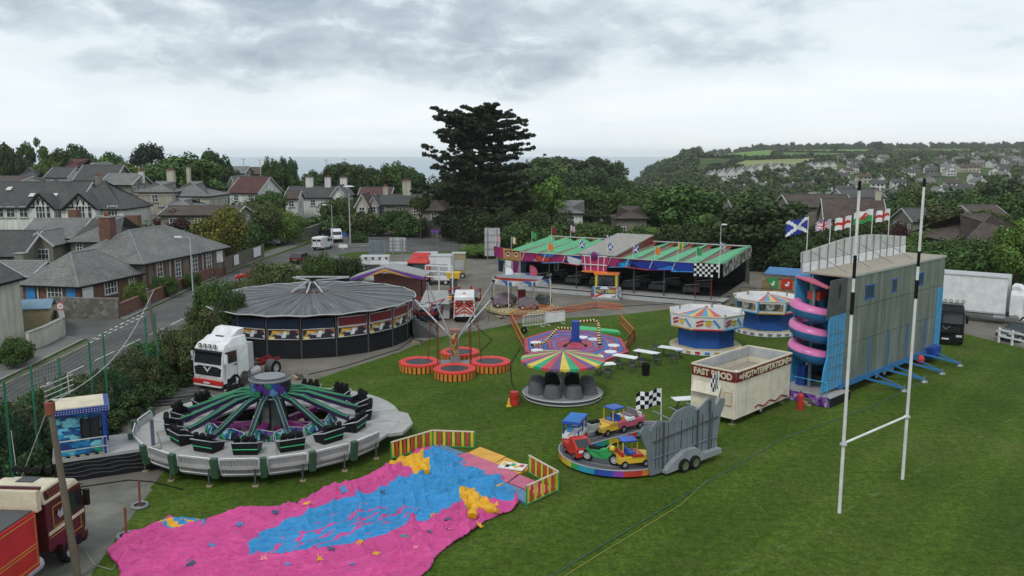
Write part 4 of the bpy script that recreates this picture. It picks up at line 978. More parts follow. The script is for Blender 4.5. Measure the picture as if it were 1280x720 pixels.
for n_ in ('black_sheet', 'black_rubber', 'black_paint', 'navy_sheet'): M[n_].node_tree.nodes['Principled BSDF'].inputs['Specular IOR Level'].default_value = .12
def pvc(name, col):
 k = NT(name); mp = k.n('ShaderNodeMapping', {'Vector': k.tc.outputs['Object'], 'Rotation': (0, 0, -R(33)), 'Scale': (.55, 2.3, 1)})
 a = k.noise(1.1, 3, .5, mp.outputs[0], .5); b = k.noise(1.6, 3, .5, None, .4)
 rid = k.math('SUBTRACT', 1.0, k.math('MULTIPLY', k.math('ABSOLUTE', k.math('SUBTRACT', a, .5)), 7)); rid2 = k.math('SUBTRACT', 1.0, k.math('MULTIPLY', k.math('ABSOLUTE', k.math('SUBTRACT', b, .5)), 9))
 k.bump(k.math('ADD', k.math('MAXIMUM', rid, 0.0), k.math('MULTIPLY', k.math('MAXIMUM', rid2, 0.0), .3)), .5, .07)
 c = k.ramp(k.noise(.7, 5, .6), [(.3, tuple(x * .78 for x in col)), (.65, col)]); M[name] = k.done(c, .5, 0, .3)
pvc('pvc_pink', (.60, .07, .27)); pvc('pvc_blue', (.035, .27, .57)); pvc('pvc_yellow', (.76, .40, .02))
art('art_drum', [(.02, .06, .25), (.01, .01, .02), (.02, .22, .10), (.01, .01, .02), (.10, .22, .40), (.08, .02, .20)], 2.6, coord='Object')
# ================================================================ vehicles (local x forward, origin under the nose or middle)
def side(m, prof, w, mat, wf=None):
 """side profile (x, z) extruded across the width; wf narrows each point"""
 n = len(prof); wf = wf or [1] * n
 a = sum(prof[i][0] * prof[(i + 1) % n][1] - prof[(i + 1) % n][0] * prof[i][1] for i in range(n))
 if a < 0: prof = prof[::-1]; wf = wf[::-1]
 L = [(p[0], w / 2 * f, p[1]) for p, f in zip(prof, wf)]; Rr = [(p[0], -w / 2 * f, p[1]) for p, f in zip(prof, wf)]
 m.add(L + Rr, [tuple(range(n))[::-1], tuple(range(n, 2 * n))] + [(i, (i + 1) % n, n + (i + 1) % n, n + i) for i in range(n)], mat)
def wheels(parent, spots, r, wd=.24, rim='silver'):
 for x, y in spots:
  m = MB(); m.lathe([(r * .6, -wd / 2), (r * .92, -wd / 2), (r, -wd * .3), (r, wd * .3), (r * .92, wd / 2), (r * .6, wd / 2)], 'black_rubber', 18, (0, 0, 0), axis='y', smooth=True)
  wh = m.build('wheel', parent, (x, y, r)); m = MB(); m.lathe([(0, -wd * .3), (r * .3, -wd * .38), (r * .61, -wd * .4), (r * .61, wd * .4), (r * .3, wd * .38), (0, wd * .3)], rim, 14, (0, 0, 0), axis='y')
  for k_ in range(6): a = k_ * 1.047; m.box((math.cos(a) * r * .4, 0, math.sin(a) * r * .4), (.05, wd * .84, .05), 'dark_grey')
  m.build('rim', wh)
def car(label, paint_, X, Y, rz, kind='hatch', cat='car', name='parked_car', L=4.1, w_=1.75, z=.0):
 t = thing(name, label, cat, (X, Y, z), rz)
 h = 1.45
 if kind == 'hatch': prof = [(L / 2, .35), (L / 2, .62), (L / 2 - .15, .78), (L * .24, .93), (-L / 2 + .08, .95), (-L / 2, .7), (-L / 2, .32)]; cab = [(L * .25, .9), (L * .08, 1.36), (-L * .34, 1.40), (-L * .47, .93)]
 elif kind == 'suv': h = 1.75; prof = [(L / 2, .4), (L / 2, .85), (L / 2 - .12, .98), (L * .24, 1.05), (-L / 2 + .05, 1.08), (-L / 2, .8), (-L / 2, .4)]; cab = [(L * .26, 1.02), (L * .12, 1.62), (-L * .42, 1.65), (-L * .49, 1.06)]
 m = MB(); side(m, prof, w_, paint_, [.9, .94, .93, .97, .97, .95, .93]); b = m.build('body', t, bevel=.05)
 m = MB(); side(m, cab, w_ * .93, 'glass_dark', [1, .82, .82, .98]); m.build('window_glass', t, bevel=.03)
 m = MB(); zt = cab[1][1]; m.box(((cab[1][0] + cab[2][0]) / 2, 0, zt + .035), (cab[1][0] - cab[2][0] - .02, w_ * .76, .07), paint_)
 for s_ in (-1, 1):
  for (a, fa), (b_, fb) in (((cab[0], 1), (cab[1], .82)), ((cab[3], .98), (cab[2], .82))): m.bar((a[0], s_ * w_ * .465 * fa, a[1]), (b_[0], s_ * w_ * .465 * fb, b_[1]), .08, paint_)
 m.build('roof', t)
 for s_ in (-1, 1):
  m = MB(); m.box((L / 2 - .08, s_ * w_ * .34, .72), (.2, .32, .14), 'lamp_glass'); m.build('headlight', t)
  m = MB(); m.box((-L / 2 + .03, s_ * w_ * .38, .82), (.12, .22, .22), 'red_lens'); m.build('tail_light', t)
  m = MB(); m.box((cab[0][0] - .25, s_ * (w_ / 2 + .06), cab[0][1] + .08), (.1, .16, .12), paint_); m.build('mirror', t)
 m = MB(); m.box((L / 2 - .02, 0, .45), (.12, w_ * .86, .16), 'black_paint'); m.box((-L / 2, 0, .45), (.1, w_ * .86, .14), 'black_paint'); m.build('bumper', t)
 m = MB(); m.box((L / 2 + .045, 0, .55), (.02, .5, .11), 'white_paint'); m.build('number_plate', t); m = MB(); m.box((-L / 2 - .06, 0, .62), (.02, .5, .11), 'line_yellow'); m.build('number_plate', t)
 wheels(t, [(L * .31, w_ * .43), (L * .31, -w_ * .43), (-L * .30, w_ * .43), (-L * .30, -w_ * .43)], .31, .2)
 return t
def van(label, paint_, X, Y, rz, L=5.6, w_=2.0, h=2.5, logo=False, z=0.0, name='van', small=False):
 t = thing(name, label, 'van', (X, Y, z), rz)
 fx = L / 2
 prof = [(fx, .4), (fx, .85), (fx - .12, 1.05), (fx - .85, 1.28), (fx - 1.5, h * .88), (fx - 1.9, h), (-fx + .1, h), (-fx, h - .1), (-fx, .4)]
 m = MB(); side(m, prof, w_, paint_, [.9, .95, .95, .98, .93, .9, .9, .92, 1]); m.build('body', t, bevel=.06)
 m = MB(); side(m, [(fx - .84, 1.31), (fx - 1.46, h * .85), (fx - 1.50, h * .85), (fx - .9, 1.28)], w_ * .86, 'glass_dark'); m.add([(fx - .80, -w_ * .42, 1.36), (fx - .80, w_ * .42, 1.36), (fx - 1.42, w_ * .40, h * .86), (fx - 1.42, -w_ * .40, h * .86)], [(0, 1, 2, 3)], 'glass_dark'); m.build('windscreen', t)
 for s_ in (-1, 1):
  m = MB(); q = [(fx - 1.15, s_ * w_ * .497, 1.33), (fx - 1.62, s_ * w_ * .472, h * .84), (fx - 2.3, s_ * w_ * .472, h * .84), (fx - 2.3, s_ * w_ * .497, 1.33)]
  m.slab(q[::s_], .02, 'glass_dark'); m.build('side_window', t)
  m = MB(); m.box((fx - .1, s_ * w_ * .36, .95), (.22, .35, .22), 'lamp_glass'); m.build('headlight', t)
  m = MB(); m.box((-fx, s_ * w_ * .42, 1.1), (.05, .12, .5), 'red_lens'); m.build('tail_light', t)
  m = MB(); m.box((fx - 1.1, s_ * (w_ / 2 + .1), 1.45), (.12, .18, .3), 'black_paint'); m.build('mirror', t)
 m = MB(); m.box((fx, 0, .52), (.14, w_ * .9, .3), 'black_paint'); m.box((-fx, 0, .5), (.1, w_ * .9, .16), 'black_paint'); m.build('bumper', t)
 m = MB()
 for s_ in (-1, 1): m.slab([(-fx - .015, s_ * .08, 1.45), (-fx - .015, s_ * w_ * .40, 1.45), (-fx - .015, s_ * w_ * .40, h * .84), (-fx - .015, s_ * .08, h * .84)][::s_], .012, 'glass_dark')
 for q in (.5,): m.box((-fx - .012, 0, h * .5), (.02, .04, h * .75), 'dark_grey')
 m.build('rear_door_trim', t)
 if logo:
  for s_ in (-1, 1):
   T = frame((-.9, s_ * (w_ * .47 + .012), h * .66), (-s_, 0, 0), (0, s_ * -.06, 1));
   for dx, dz, ww, wh in ((-.5, .2, .9, .22), (-.3, -.12, 1.3, .16), (.75, .1, .35, .4)):
    mm = MB(T); mm.box((dx, dz, 0), (ww, wh, .02), 'red_paint'); mm.build('livery_mark', t)
 wheels(t, [(L * .33, w_ * .43), (L * .33, -w_ * .43), (-L * .29, w_ * .43), (-L * .29, -w_ * .43)], .34, .22)
 return t
def cab_over(t, c1, c2, h=3.6, w_=2.5, L=2.3, lamps=4, lampz=None, roofc=None, stripe=None, bumper='white_paint', fair=True, grille='black_paint', sill=None):
 """forward control lorry cab, nose at x = 0"""
 roofc = roofc or c1; ws0, ws1 = 1.75, 2.62
 lo = [(.0, .5), (.06, 1.1), (.04, ws0), (-.12, ws1 + .12), (-L, ws1 + .12), (-L, .95), (-L + .25, .9), (-L + .25, .95), (-1.72, 1.02), (-1.52, .86), (-1.45, .5)]
 m = MB(); side(m, lo, w_, c1, [.95, .98, 1, .97, .97, 1, 1, 1, 1, 1, 1]); m.build('cab', t, bevel=.05)
 hi = [(-.12, ws1 + .10), (-.34, ws1 + .36), (-.75, h - .22), (-1.1, h), (-L, h), (-L, ws1 + .10)]
 m = MB(); side(m, hi, w_ * .97, roofc, [1, .98, .93, .88, .88, 1]); m.build('roof', t, bevel=.06)
 if fair:
  m = MB(); side(m, [(-1.15, h - .02), (-1.75, h + .42), (-L, h + .46), (-L, h - .02)], w_ * .8, roofc, [.9, 1, 1, .9]); m.build('air_deflector', t, bevel=.07)
 m = MB(); m.box((-1.3, 0, h + .012 - (.02)), (.5, .65, .08), 'dark_grey'); m.build('roof_hatch', t)
 m = MB(); m.slab([(.062, -w_ * .46, ws0 + .02), (.062, w_ * .46, ws0 + .02), (-.085, w_ * .45, ws1), (-.085, -w_ * .45, ws1)], .03, 'glass_dark'); m.build('windscreen', t)
 m = MB(); m.slab([(-.04, -w_ * .48, ws1 + .02), (.14, -w_ * .48, ws1 - .06), (.14, w_ * .48, ws1 - .06), (-.04, w_ * .48, ws1 + .02)], .03, 'black_paint'); m.build('sun_visor', t)
 for s_ in (-1, 1):
  y = s_ * (w_ / 2 + .006)
  m = MB(); m.slab([(-.22, y, ws0 + .05), (-.30, y * .975, ws1 - .08), (-1.2, y * .975, ws1 - .08), (-1.2, y, ws0 + .05)][::s_], .02, 'glass_dark'); m.build('side_window', t)
  m = MB(); m.box((-.1, y * 1.13, 2.15), (.14, .2, .62), c1 if c1 != 'maroon_paint' else 'black_paint'); m.bar((-.1, y * 1.13, 2.4), (-.25, y, 2.5), .05, 'black_paint'); m.build('mirror', t)
  m = MB(); m.box((-1.23, y, 1.65), (.015, .02, 1.9), 'dark_grey'); m.box((-.17, y, 1.35), (.015, .02, 1.1), 'dark_grey'); m.box((-1.1, y, 1.62), (.16, .05, .06), 'black_paint')
  m.build('door_trim', t)
  m = MB(); m.box((.05, s_ * w_ * .38, .78), (.12, .42, .22), 'lamp_glass'); m.build('headlight', t)
  m = MB(); m.box((-.7, y * .99, .62), (.7, .06, .36), 'black_paint'); m.build('step', t)
 m = MB(); m.slab([(.085, -w_ * .42, 1.02), (.085, w_ * .42, 1.02), (.075, w_ * .46, 1.5), (.06, w_ * .3, 1.62), (.06, -w_ * .3, 1.62), (.075, -w_ * .46, 1.5)], .04, grille)
 for z in (1.15, 1.3, 1.45): m.box((.09, 0, z), (.02, w_ * .8, .03), 'dark_grey')
 m.slab([(.112, -.32, 1.58), (.112, 0, 1.22), (.112, .32, 1.58), (.112, .2, 1.58), (.112, 0, 1.36), (.112, -.2, 1.58)], .02, 'white_paint' if grille != 'black_paint' or c1 == 'white_paint' else 'chrome'); m.build('grille', t)
 m = MB(); m.box((.08, 0, .58), (.24, w_ * .97, .3), sill or bumper); m.box((.09, 0, .37), (.2, w_ * .93, .13), bumper); m.build('bumper', t, bevel=.03)
 m = MB(); m.box((.215, 0, .56), (.02, .52, .11), 'white_paint'); m.build('number_plate', t)
 for i in range(lamps):
  y = (i - (lamps - 1) / 2) * .42; zz = lampz or ws1 + .3; xx = -.02 if not lampz else -.75
  m = MB(); m.lathe([(0, -.05), (.12, -.04), (.14, .04), (.10, .05)], 'black_paint', 12, (xx, y, zz), axis='x'); lp = m.build('roof_lamp', t); m = MB(); m.lathe([(.10, .05), (0, .07)], 'lamp_glass', 12, (xx, y, zz), axis='x'); m.build('lens', lp)
 if stripe:
  for s_ in (-1, 1):
   m = MB(); y = s_ * (w_ / 2 + .012); m.box((-L / 2 - .02, y, 1.62), (L - .1, .02, .13), stripe); m.build('side_stripe', t)
 wheels(t, [(-.95 if L < 2.2 else -1.02, w_ * .44), (-.95 if L < 2.2 else -1.02, -w_ * .44)], .5, .3)
def chassis(t, x0, x1, axles, w_=2.4, col='dark_red', wheel_r=.5):
 m = MB()
 for s_ in (-1, 1): m.bar((x0, s_ * .42, .85), (x1, s_ * .42, .85), .09, col, .24)
 for i in range(5): x = x0 + (x1 - x0) * (i + .5) / 5; m.box((x, 0, .83), (.08, .82, .16), col)
 m.box(((x0 + x1) / 2 + .6, 0, 1.0), (.9, 1.0, .1), 'dark_grey'); m.build('chassis', t)
 for s_ in (-1, 1): m = MB(); m.lathe([(0, -.45), (.28, -.45), (.28, .45), (0, .45)], 'silver', 14, (x0 - .75, s_ * .95, .72), axis='x'); m.build('fuel_tank', t)
 for ax in axles:
  wheels(t, [(ax, w_ * .42), (ax, -w_ * .42)], wheel_r, .5)
  for s_ in (-1, 1):
   m = MB(); m.lathe([(wheel_r + .08, -.3), (wheel_r + .1, .3)], 'dark_grey', 8, (ax, s_ * w_ * .42, wheel_r), axis='y', a0=.15, a1=math.pi - .15); m.lathe([(wheel_r + .12, .3), (wheel_r + .11, -.3)], 'dark_grey', 8, (ax, s_ * w_ * .42, wheel_r), axis='y', a0=.15, a1=math.pi - .15); m.build('mudguard', t)
# ---- vehicles in the road and the yard
p = at(331, 307); van('white delivery van with red lettering on its side parked by the bank', 'white_paint', p.x, p.y + .8, R(-10), 5.9, 2.0, 2.6, logo=True)
p = at(396, 313); van('small white van seen from behind waiting at the junction', 'white_paint', p.x + .6, p.y + 1.6, R(78), 4.4, 1.8, 2.1)
p = at(419, 303); van('white van driving round beside the black car', 'white_paint', p.x, p.y + 1.2, R(-75), 4.6, 1.85, 2.1)
p = at(412, 296); car('black car ahead of the white van at the roundabout', 'black_paint', p.x, p.y + 1.5, R(160), 'suv')
p = at(374, 330); car('dark maroon hatchback driving towards the junction', 'maroon_paint', p.x, p.y + 1.2, R(80), 'hatch')
p = at(315, 353); car('bright red hatchback parked beside the hedge and wooden fence', 'red_paint', p.x, p.y + .9, R(172), 'hatch', L=3.9)
p = at(1255, 419);
p = at(1268, 428); car('dark grey car partly out of frame behind the white rail', 'dark_grey', p.x + 1.2, p.y + 1.0, R(200), 'hatch')
# white artic-style box lorry
p1 = at(1256, 394.4, .9); lor = thing('box_lorry', 'large white box lorry behind the funhouse with its cab at the right edge', 'lorry', (p1.x, p1.y, 0), R(-37));
T0 = MB(); T0.box((-5.2, 1.3, 2.6), (10.4, 2.55, 3.3), 'white_paint'); T0.build('cargo_box', lor)
m = MB(); m.box((-5.2, -.01, 1.02), (10.42, .04, .14), 'light_grey'); m.box((-5.2, -.012, 4.2), (10.42, .05, .07), 'light_grey'); m.box((-5.2, 1.3, 4.27), (10.3, 2.5, .04), 'light_grey'); m.build('box_trim', lor)
sub = bpy.data.objects.new('cab_unit', None); COL.objects.link(sub); sub.parent = lor; sub.location = (2.75, 1.3, 0)
def adopt(fn, root, off, rz=0):
 """build with its own origin, then hang the parts under root at an offset"""
 tmp = thing('tmp', '', ''); fn(tmp)
 for ch in list(tmp.children): ch.parent = root; ch.location = Matrix.Rotation(rz, 3, 'Z') @ ch.location + Vector(off); ch.rotation_euler.z += rz
 bpy.data.objects.remove(tmp)
bpy.data.objects.remove(sub)
adopt(lambda r: (cab_over(r, 'white_paint', 'white_paint', 3.1, lamps=0, fair=True), chassis(r, -2.3, -12.4, (-9.6,), col='dark_grey')), lor, (2.6, 1.3, 0))
# black tractor unit
p = at(1184, 438); bt = thing('tractor_unit', 'black tractor unit with roof lamps and dark red chassis beside the funhouse', 'truck', (p.x + .75, p.y + 1.9, 0), R(-118))
cab_over(bt, 'black_paint', 'black_paint', 3.1, lamps=6, lampz=3.45, fair=False, bumper='black_paint'); chassis(bt, -2.2, -5.9, (-4.6,), col='dark_red')
# white tractor unit behind the star ride
p = at(262, 488); wt = thing('tractor_unit', 'white tractor unit with red bumper parked behind the spider shaped ride', 'truck', (p.x, p.y, 0), R(-116))
cab_over(wt, 'white_paint', 'white_paint', 3.35, lamps=4, bumper='white_paint', sill='red_paint'); chassis(wt, -2.2, -6.2, (-4.9,), col='dark_red')
m = MB(); m.box((-2.6, 0, 1.9), (.5, 2.3, 1.7), 'light_grey'); m.build('equipment_box', wt)
# maroon and cream tractor at bottom left
mt = thing('tractor_unit', 'maroon and cream showman tractor with a red body at the bottom left corner', 'truck', (-17.55, 31.1, 0), R(86))
cab_over(mt, 'maroon_paint', 'maroon_paint', 3.25, lamps=5, lampz=3.42, roofc='cream_paint', fair=False, stripe='cream_paint', bumper='maroon_paint', grille='black_paint')
m = MB(); m.box((-2.55, 0, 3.0), (.25, 2.35, .75), 'cream_paint'); m.build('roof_spoiler', mt)
m = MB(); m.box((-2.44, 0, 3.42), (.1, 2.4, .1), 'maroon_paint'); m.build('spoiler_trim', mt)
m = MB(); m.box((-6.0, 0, 1.75), (6.3, 2.45, 2.0), 'red_paint'); m.box((-6.0, 0, 2.78), (6.2, 2.3, .05), 'dark_grey')
for i in range(6): m.box((-2.84 + .0, 0, 1.9), (.01, .01, .01), 'red_paint')
m.build('cargo_body', mt)
m = MB()
for z in (.9, 1.5, 1.62, 2.62): m.box((-6.0, -1.235, z), (6.2, .02, .025), 'gold_paint')
for x in (-2.95, -5, -7, -9): m.box((x, -1.236, 1.75), (.025, .02, 1.85), 'gold_paint')
m.build('gold_lining', mt)
for s_ in (1, -1):
 m = MB();
 for a, b in (((-.3, 1.0), (-.3, 1.5)), ((-1.15, 1.75), (-1.15, 2.5)), ((-1.15, 2.5), (-1.95, 2.5)), ((-1.95, 2.5), (-1.95, 1.75)), ((-1.95, 1.75), (-1.15, 1.75)), ((-.25, 1.05), (-1.2, 1.05)), ((-1.2, 1.45), (-2.2, 1.45))): m.bar((a[0], s_ * 1.262, a[1]), (b[0], s_ * 1.262, b[1]), .02, 'gold_paint')
 m.build('coach_line', mt)
 m = MB(); m.slab([(-1.45, s_ * 1.27, 2.0), (-1.62, s_ * 1.27, 2.3), (-1.72, s_ * 1.27, 2.12), (-1.55, s_ * 1.27, 1.95)][::s_], .01, 'light_grey'); m.slab([(-1.32, s_ * 1.27, 2.0), (-1.42, s_ * 1.27, 2.32), (-1.56, s_ * 1.27, 2.12), (-1.48, s_ * 1.27, 1.98)][::s_], .012, 'light_grey'); m.build('door_badge', mt)
 m = MB(); m.box((-1.6, s_ * 1.165, 3.02), (1.2, .04, .34), 'maroon_paint'); m.build('name_board', mt)
 m = MB();
 for r_, z in enumerate((3.1, 2.95)):
  for i in range(6 - r_): m.box((-1.6 + (i - 2.5 + r_ * .5) * .17, s_ * 1.19, z), (.11, .012, .09), 'terracotta')
 m.build('faded_lettering', mt)['kind'] = 'stuff'
chassis(mt, -2.3, -9.0, (-6.5,), col='dark_red')
for q in ((-.6, .9), (-.9, -.9)):
 m = MB(); m.tube([(q[0], q[1], 3.2), (q[0] - .1, q[1], 4.9)], .015, 'light_grey', 5); m.build('aerial', mt)
# ---- van with red and white chevrons, seen from behind
p = at(579, 404); cv = van('white van with red and white chevrons across its back doors', 'white_paint', p.x, p.y + 2.9, R(92), 5.6, 1.95, 2.45, name='chevron_van')
m = MB(); x = -2.84
for s_ in (-1, 1):
 for i in range(6):
  z0 = .62 + i * .36 - .06; q = [(x, 0, z0 + .38), (x, s_ * .86, z0 - .25), (x, s_ * .86, z0 - .07), (x, 0, z0 + .56)]
  q = [(a, b, min(max(c, .68), 2.0)) for a, b, c in q]
  if abs(q[0][2] - q[3][2]) + abs(q[1][2] - q[2][2]) < .05: continue
  m.slab(q[::s_], .008, 'chevron_red' if 'chevron_red' in M else 'red_paint')
m.build('chevron_board', cv)
m = MB(); m.box((-2.3, 0, 2.5), (.3, 1.2, .1), 'white_paint'); m.box((-2.3, 0, 2.6), (.2, .25, .14), 'amber_lens'); m.build('beacon_bar', cv)
# ---- lamp posts, poles, signs
def lamp_post(label, x, ybase, ytop, arm=1.2, rz=0, Y=None, mt='light_grey'):
 p = at(x, ybase); h = TZ(ytop, p.y); t = thing('street_lamp', label, 'street lamp', (p.x, p.y, 0), rz)
 m = MB(); m.tube([(0, 0, 0), (0, 0, h * .25)], .09, mt, 8); m.tube([(0, 0, h * .25), (0, 0, h)], [.07, .05], mt, 8); m.build('post', t)
 m = MB(); m.tube([(0, 0, h), (arm * .4, 0, h + .12), (arm, 0, h + .15)], .035, mt, 6); m.build('arm', t)
 m = MB(); m.box((arm + .3, 0, h + .15), (.7, .26, .14), 'white_paint', taper=.8); m.box((arm + .3, 0, h + .07), (.55, .2, .04), 'lamp_glass'); m.build('lamp_head', t); return t
lamp_post('grey lamp post on the pavement in front of the long brick hall', 243, 394, 298, .8, R(180))
lamp_post('lamp post with twin white head beside the roundabout, left of the taller one', 416, 306, 257, .9, R(180))
p = at(438, 306); h = TZ(234, p.y); t = thing('street_lamp', 'tallest street lamp with a flat round head behind the cabbage trees', 'street lamp', (p.x, p.y, 0)); m = MB(); m.tube([(0, 0, 0), (0, 0, h)], [.13, .07], 'light_grey', 8); m.build('post', t); m = MB(); m.lathe([(0, 0), (.9, .02), (.95, .14), (.5, .25), (0, .28)], 'white_paint', 16, (0, 0, h)); m.build('lamp_head', t)
for x, yb, yt, Yd, lb in ((436, 220, 199, 250, 'far thin mast on the skyline above the dark hedge'), (332, 222, 200, 255, 'far thin lamp mast left of the sea'), (312, 224, 199, 258, 'far thin lamp mast at the right of the distant roofs'), (413, 222, 200, 262, 'short far lamp mast against the sea')):
 X = X_at(x, Yd); t = thing('lamp_mast', lb, 'mast', (X, Yd, height(X, Yd))); hh = TZ(yt, Yd) - height(X, Yd); m = MB(); m.tube([(0, 0, 0), (0, 0, hh)], .09, 'light_grey', 6); m.build('post', t); m = MB(); m.box((0, 0, hh), (1.3, .3, .15), 'light_grey'); m.build('lamp_head', t)
p = at(909, 345); h = TZ(262, 98);
t = lamp_post('pale lamp post in front of the very large dark tree', 899, 343, 282, .1);
def pole(label, base, top, Yt=None, mt='pole_wood', r=(.13, .09)):
 p = at(*base); yv = (top[1] - 360) / FOC; F = math.cos(PITCH) - yv * math.sin(PITCH); D = math.sin(PITCH) + yv * math.cos(PITCH); k_ = p.y / F; h = CAMH - D * k_; xt = (top[0] - 640) / FOC * k_
 m = MB(); m.tube([(0, 0, -.2), ((xt - p.x) * .5, 0, h / 2), (xt - p.x, 0, h)], [r[0], (r[0] + r[1]) / 2, r[1]], mt, 9); return p, h, xt, m
p, h, xt, m = pole('', (206, 488), (184, 362)); t = thing('telegraph_pole', 'leaning wooden pole standing in the hedge beside the green netting', 'pole', (p.x, p.y, 0)); m.build('shaft', t); m = MB(); m.box((xt - p.x, 0, h + .04), (.22, .22, .08), 'dark_grey'); m.build('cap', t)
p, h, xt, m = pole('', (98, 724), (62, 505), r=(.14, .1)); t = thing('telegraph_pole', 'nearest wooden pole rising in front of the maroon and cream truck', 'pole', (p.x, p.y, 0)); m.build('shaft', t); POLE1 = (xt, p.y, h)
m = MB(); m.lathe([(.17, -.25), (.17, .15), (.13, .2)], 'terracotta', 10, (xt - p.x, 0, h - .1)); m.build('band', t)
m = MB()
for i in range(4): m.bar((xt - p.x - .1, -.1, h + .1 + i * .18), (xt - p.x + .75, .25, h + .45 + i * .18), .03, 'light_grey')
m.tube([(xt - p.x - .1, 0, h - .3), (xt - p.x - .1, 0, h + 1.0)], .04, 'pole_wood', 6); m.bar((xt - p.x + .6, .2, h + .3), (xt - p.x + .6, .2, h + 1.05), .03, 'light_grey'); m.build('wire_bracket', t)
m = MB(); m.tube([POLE1, (-20.4, 33.5, 1.2)], .02, 'light_grey', 5); o = m.build('stay_rope'); tag(o, 'pale stay rope slanting down from the nearest wooden pole', 'rope')
m = MB(); a = Vector(POLE1); b = Vector((-22.4, 53, 6.6)); m.tube([a.lerp(b, i / 10) - Vector((0, 0, 1.1 * math.sin(math.pi * i / 10))) for i in range(11)], .018, 'light_grey', 5); o = m.build('overhead_wire'); tag(o, 'slack overhead wire joining the two wooden poles', 'wire')
# round speed sign
p = at(79, 424); t = thing('speed_sign', 'round white speed limit sign with red ring on a grey post by the side road', 'road sign', (p.x, p.y, 0), R(8)); m = MB(); m.tube([(0, 0, 0), (0, 0, 2.9)], .04, 'light_grey', 8); m.build('post', t)
m = MB(); m.lathe([(0, -.02), (.32, -.02), (.32, .02), (0, .02)], 'red_paint', 24, (0, -.06, 2.75), axis='y'); sg = m.build('sign_face', t); m = MB(); m.lathe([(0, -.01), (.24, -.01), (.24, .01), (0, .01)], 'white_paint', 24, (0, -.085, 2.75), axis='y'); m.build('sign_centre', sg)
words('20', .28, 'black_paint', sg, 'sign_number', frame((0, -.1, 2.75), (1, 0, 0)), .004)
# backs of road signs
def sign_back(label, x0, x1, ytop, ybot, Yd, posts=2, mt='slate_blue', rails=True, ylow=None):
 X0, X1 = X_at(x0, Yd), X_at(x1, Yd); zt, zb = TZ(ytop, Yd), TZ(ybot, Yd); t = thing('road_sign', label, 'road sign', ((X0 + X1) / 2, Yd, 0)); wd = X1 - X0
 m = MB(); m.box((0, .04, (zt + zb) / 2), (wd, .05, zt - zb), mt);
 if rails:
  for i in range(1, 4): m.box((0, -.01, zb + (zt - zb) * i / 4), (wd, .05, .05), 'grey_paint')
  if posts > 2:
   for i in range(posts + 1): m.box((-wd / 2 + wd * i / posts, -.015, (zt + zb) / 2), (.06, .06, zt - zb), 'grey_paint')
 m.build('panel', t)
 for i in range(2):
  m = MB(); xx = (-.3 if i == 0 else .3) * wd; m.tube([(xx, -.06, 0), (xx, -.06, zt - .05)], .06, 'grey_paint', 8); m.build('post', t)
 return t
sign_back('tall grey road sign seen from behind, left of the green roofed ride', 606, 625, 285, 320, 116, 2, 'light_grey')
sign_back('blue grey slatted sign back above the parked lorries, the left one', 463, 482, 300, 318, 112, 5)
sign_back('pale ribbed sign back above the parked lorries, the right one', 488, 508, 297, 314, 110, 3, 'light_grey')
p = at(560, 305); t = thing('name_sign', 'small purple street sign in front of the stone wall', 'sign', (p.x - 2, p.y - 2, 0)); m = MB(); m.box((0, 0, 2.3), (1.3, .06, .4), 'purple_paint'); m.build('board', t)
for s_ in (-1, 1): m = MB(); m.tube([(s_ * .45, .05, 0), (s_ * .45, .05, 2.4)], .04, 'grey_paint', 6); m.build('post', t)
p = at(450, 306); t = thing('keep_left_sign', 'blue round arrow sign on the traffic island', 'road sign', (p.x - 2.2, p.y - 1.5, .15)); m = MB(); m.tube([(0, 0, 0), (0, 0, 1.9)], .05, 'grey_paint', 8); m.build('post', t); m = MB(); m.lathe([(0, -.02), (.34, -.02), (.34, .02), (0, .02)], 'blue_paint', 20, (0, -.06, 1.7), axis='y'); m.build('sign_face', t)
p = at(429, 310); t = tag(MB().box((0, 0, .3), (1.5, .5, .5), 'white_paint', taper=.85).build('concrete_block', loc=(p.x, p.y, 0), bevel=.04), 'white painted concrete block lying beside the traffic island', 'block')
# ---- walls and fences on the left
def wall_run(name, label, pts, h, th, mat, cat='wall', cap=None, z=0.0, px=True):
 P = [at(*q) for q in pts] if px else [Vector((*q, 0)) for q in pts]; o = P[0].copy(); m = MB()
 for i, (a, b) in enumerate(zip(P, P[1:])):
  d = (b - a); L = d.length; c = (a + b) / 2 - o; rz = math.atan2(d.y, d.x); e = .0 if i == 0 else th * .45
  m.box((c.x, c.y, z + h / 2 - .002 * i), (L + e, th, h), mat, rz)
  if cap: m.box((c.x, c.y, z + h + .05 - .002 * i), (L + e, th + .1, .1), cap, rz)
 ob = m.build(name, loc=(o.x, o.y, 0)); return tag(ob, label, cat)
wall_run('stone_wall', 'dark rubble stone wall in front of the brick hall with blue doors', [(64, 396), (112, 398), (148, 398)], 1.9, .5, 'rubble_wall')
wall_run('brick_wall', 'long red brick boundary wall running beside the pavement up to the wooden fence', [(148, 398), (185, 382), (225, 364), (272, 345)], 1.25, .3, 'brick', cap='brick')
wall_run('garden_wall', 'pale rendered garden wall curving beside the side road at left', [(36, 441), (58, 432), (80, 420), (78, 412), (62, 402)], 1.5, .3, 'cream_light', cap='concrete')
wall_run('low_wall', 'low mossy wall along the pavement at the left edge', [(-60, 478), (0, 455), (34, 441)], .6, .4, 'mossy_wall')
wall_run('wooden_fence', 'weathered board fence with white banners below the golden tree', [(272, 346), (300, 334), (330, 322)], 2.0, .1, 'pole_wood', 'fence')
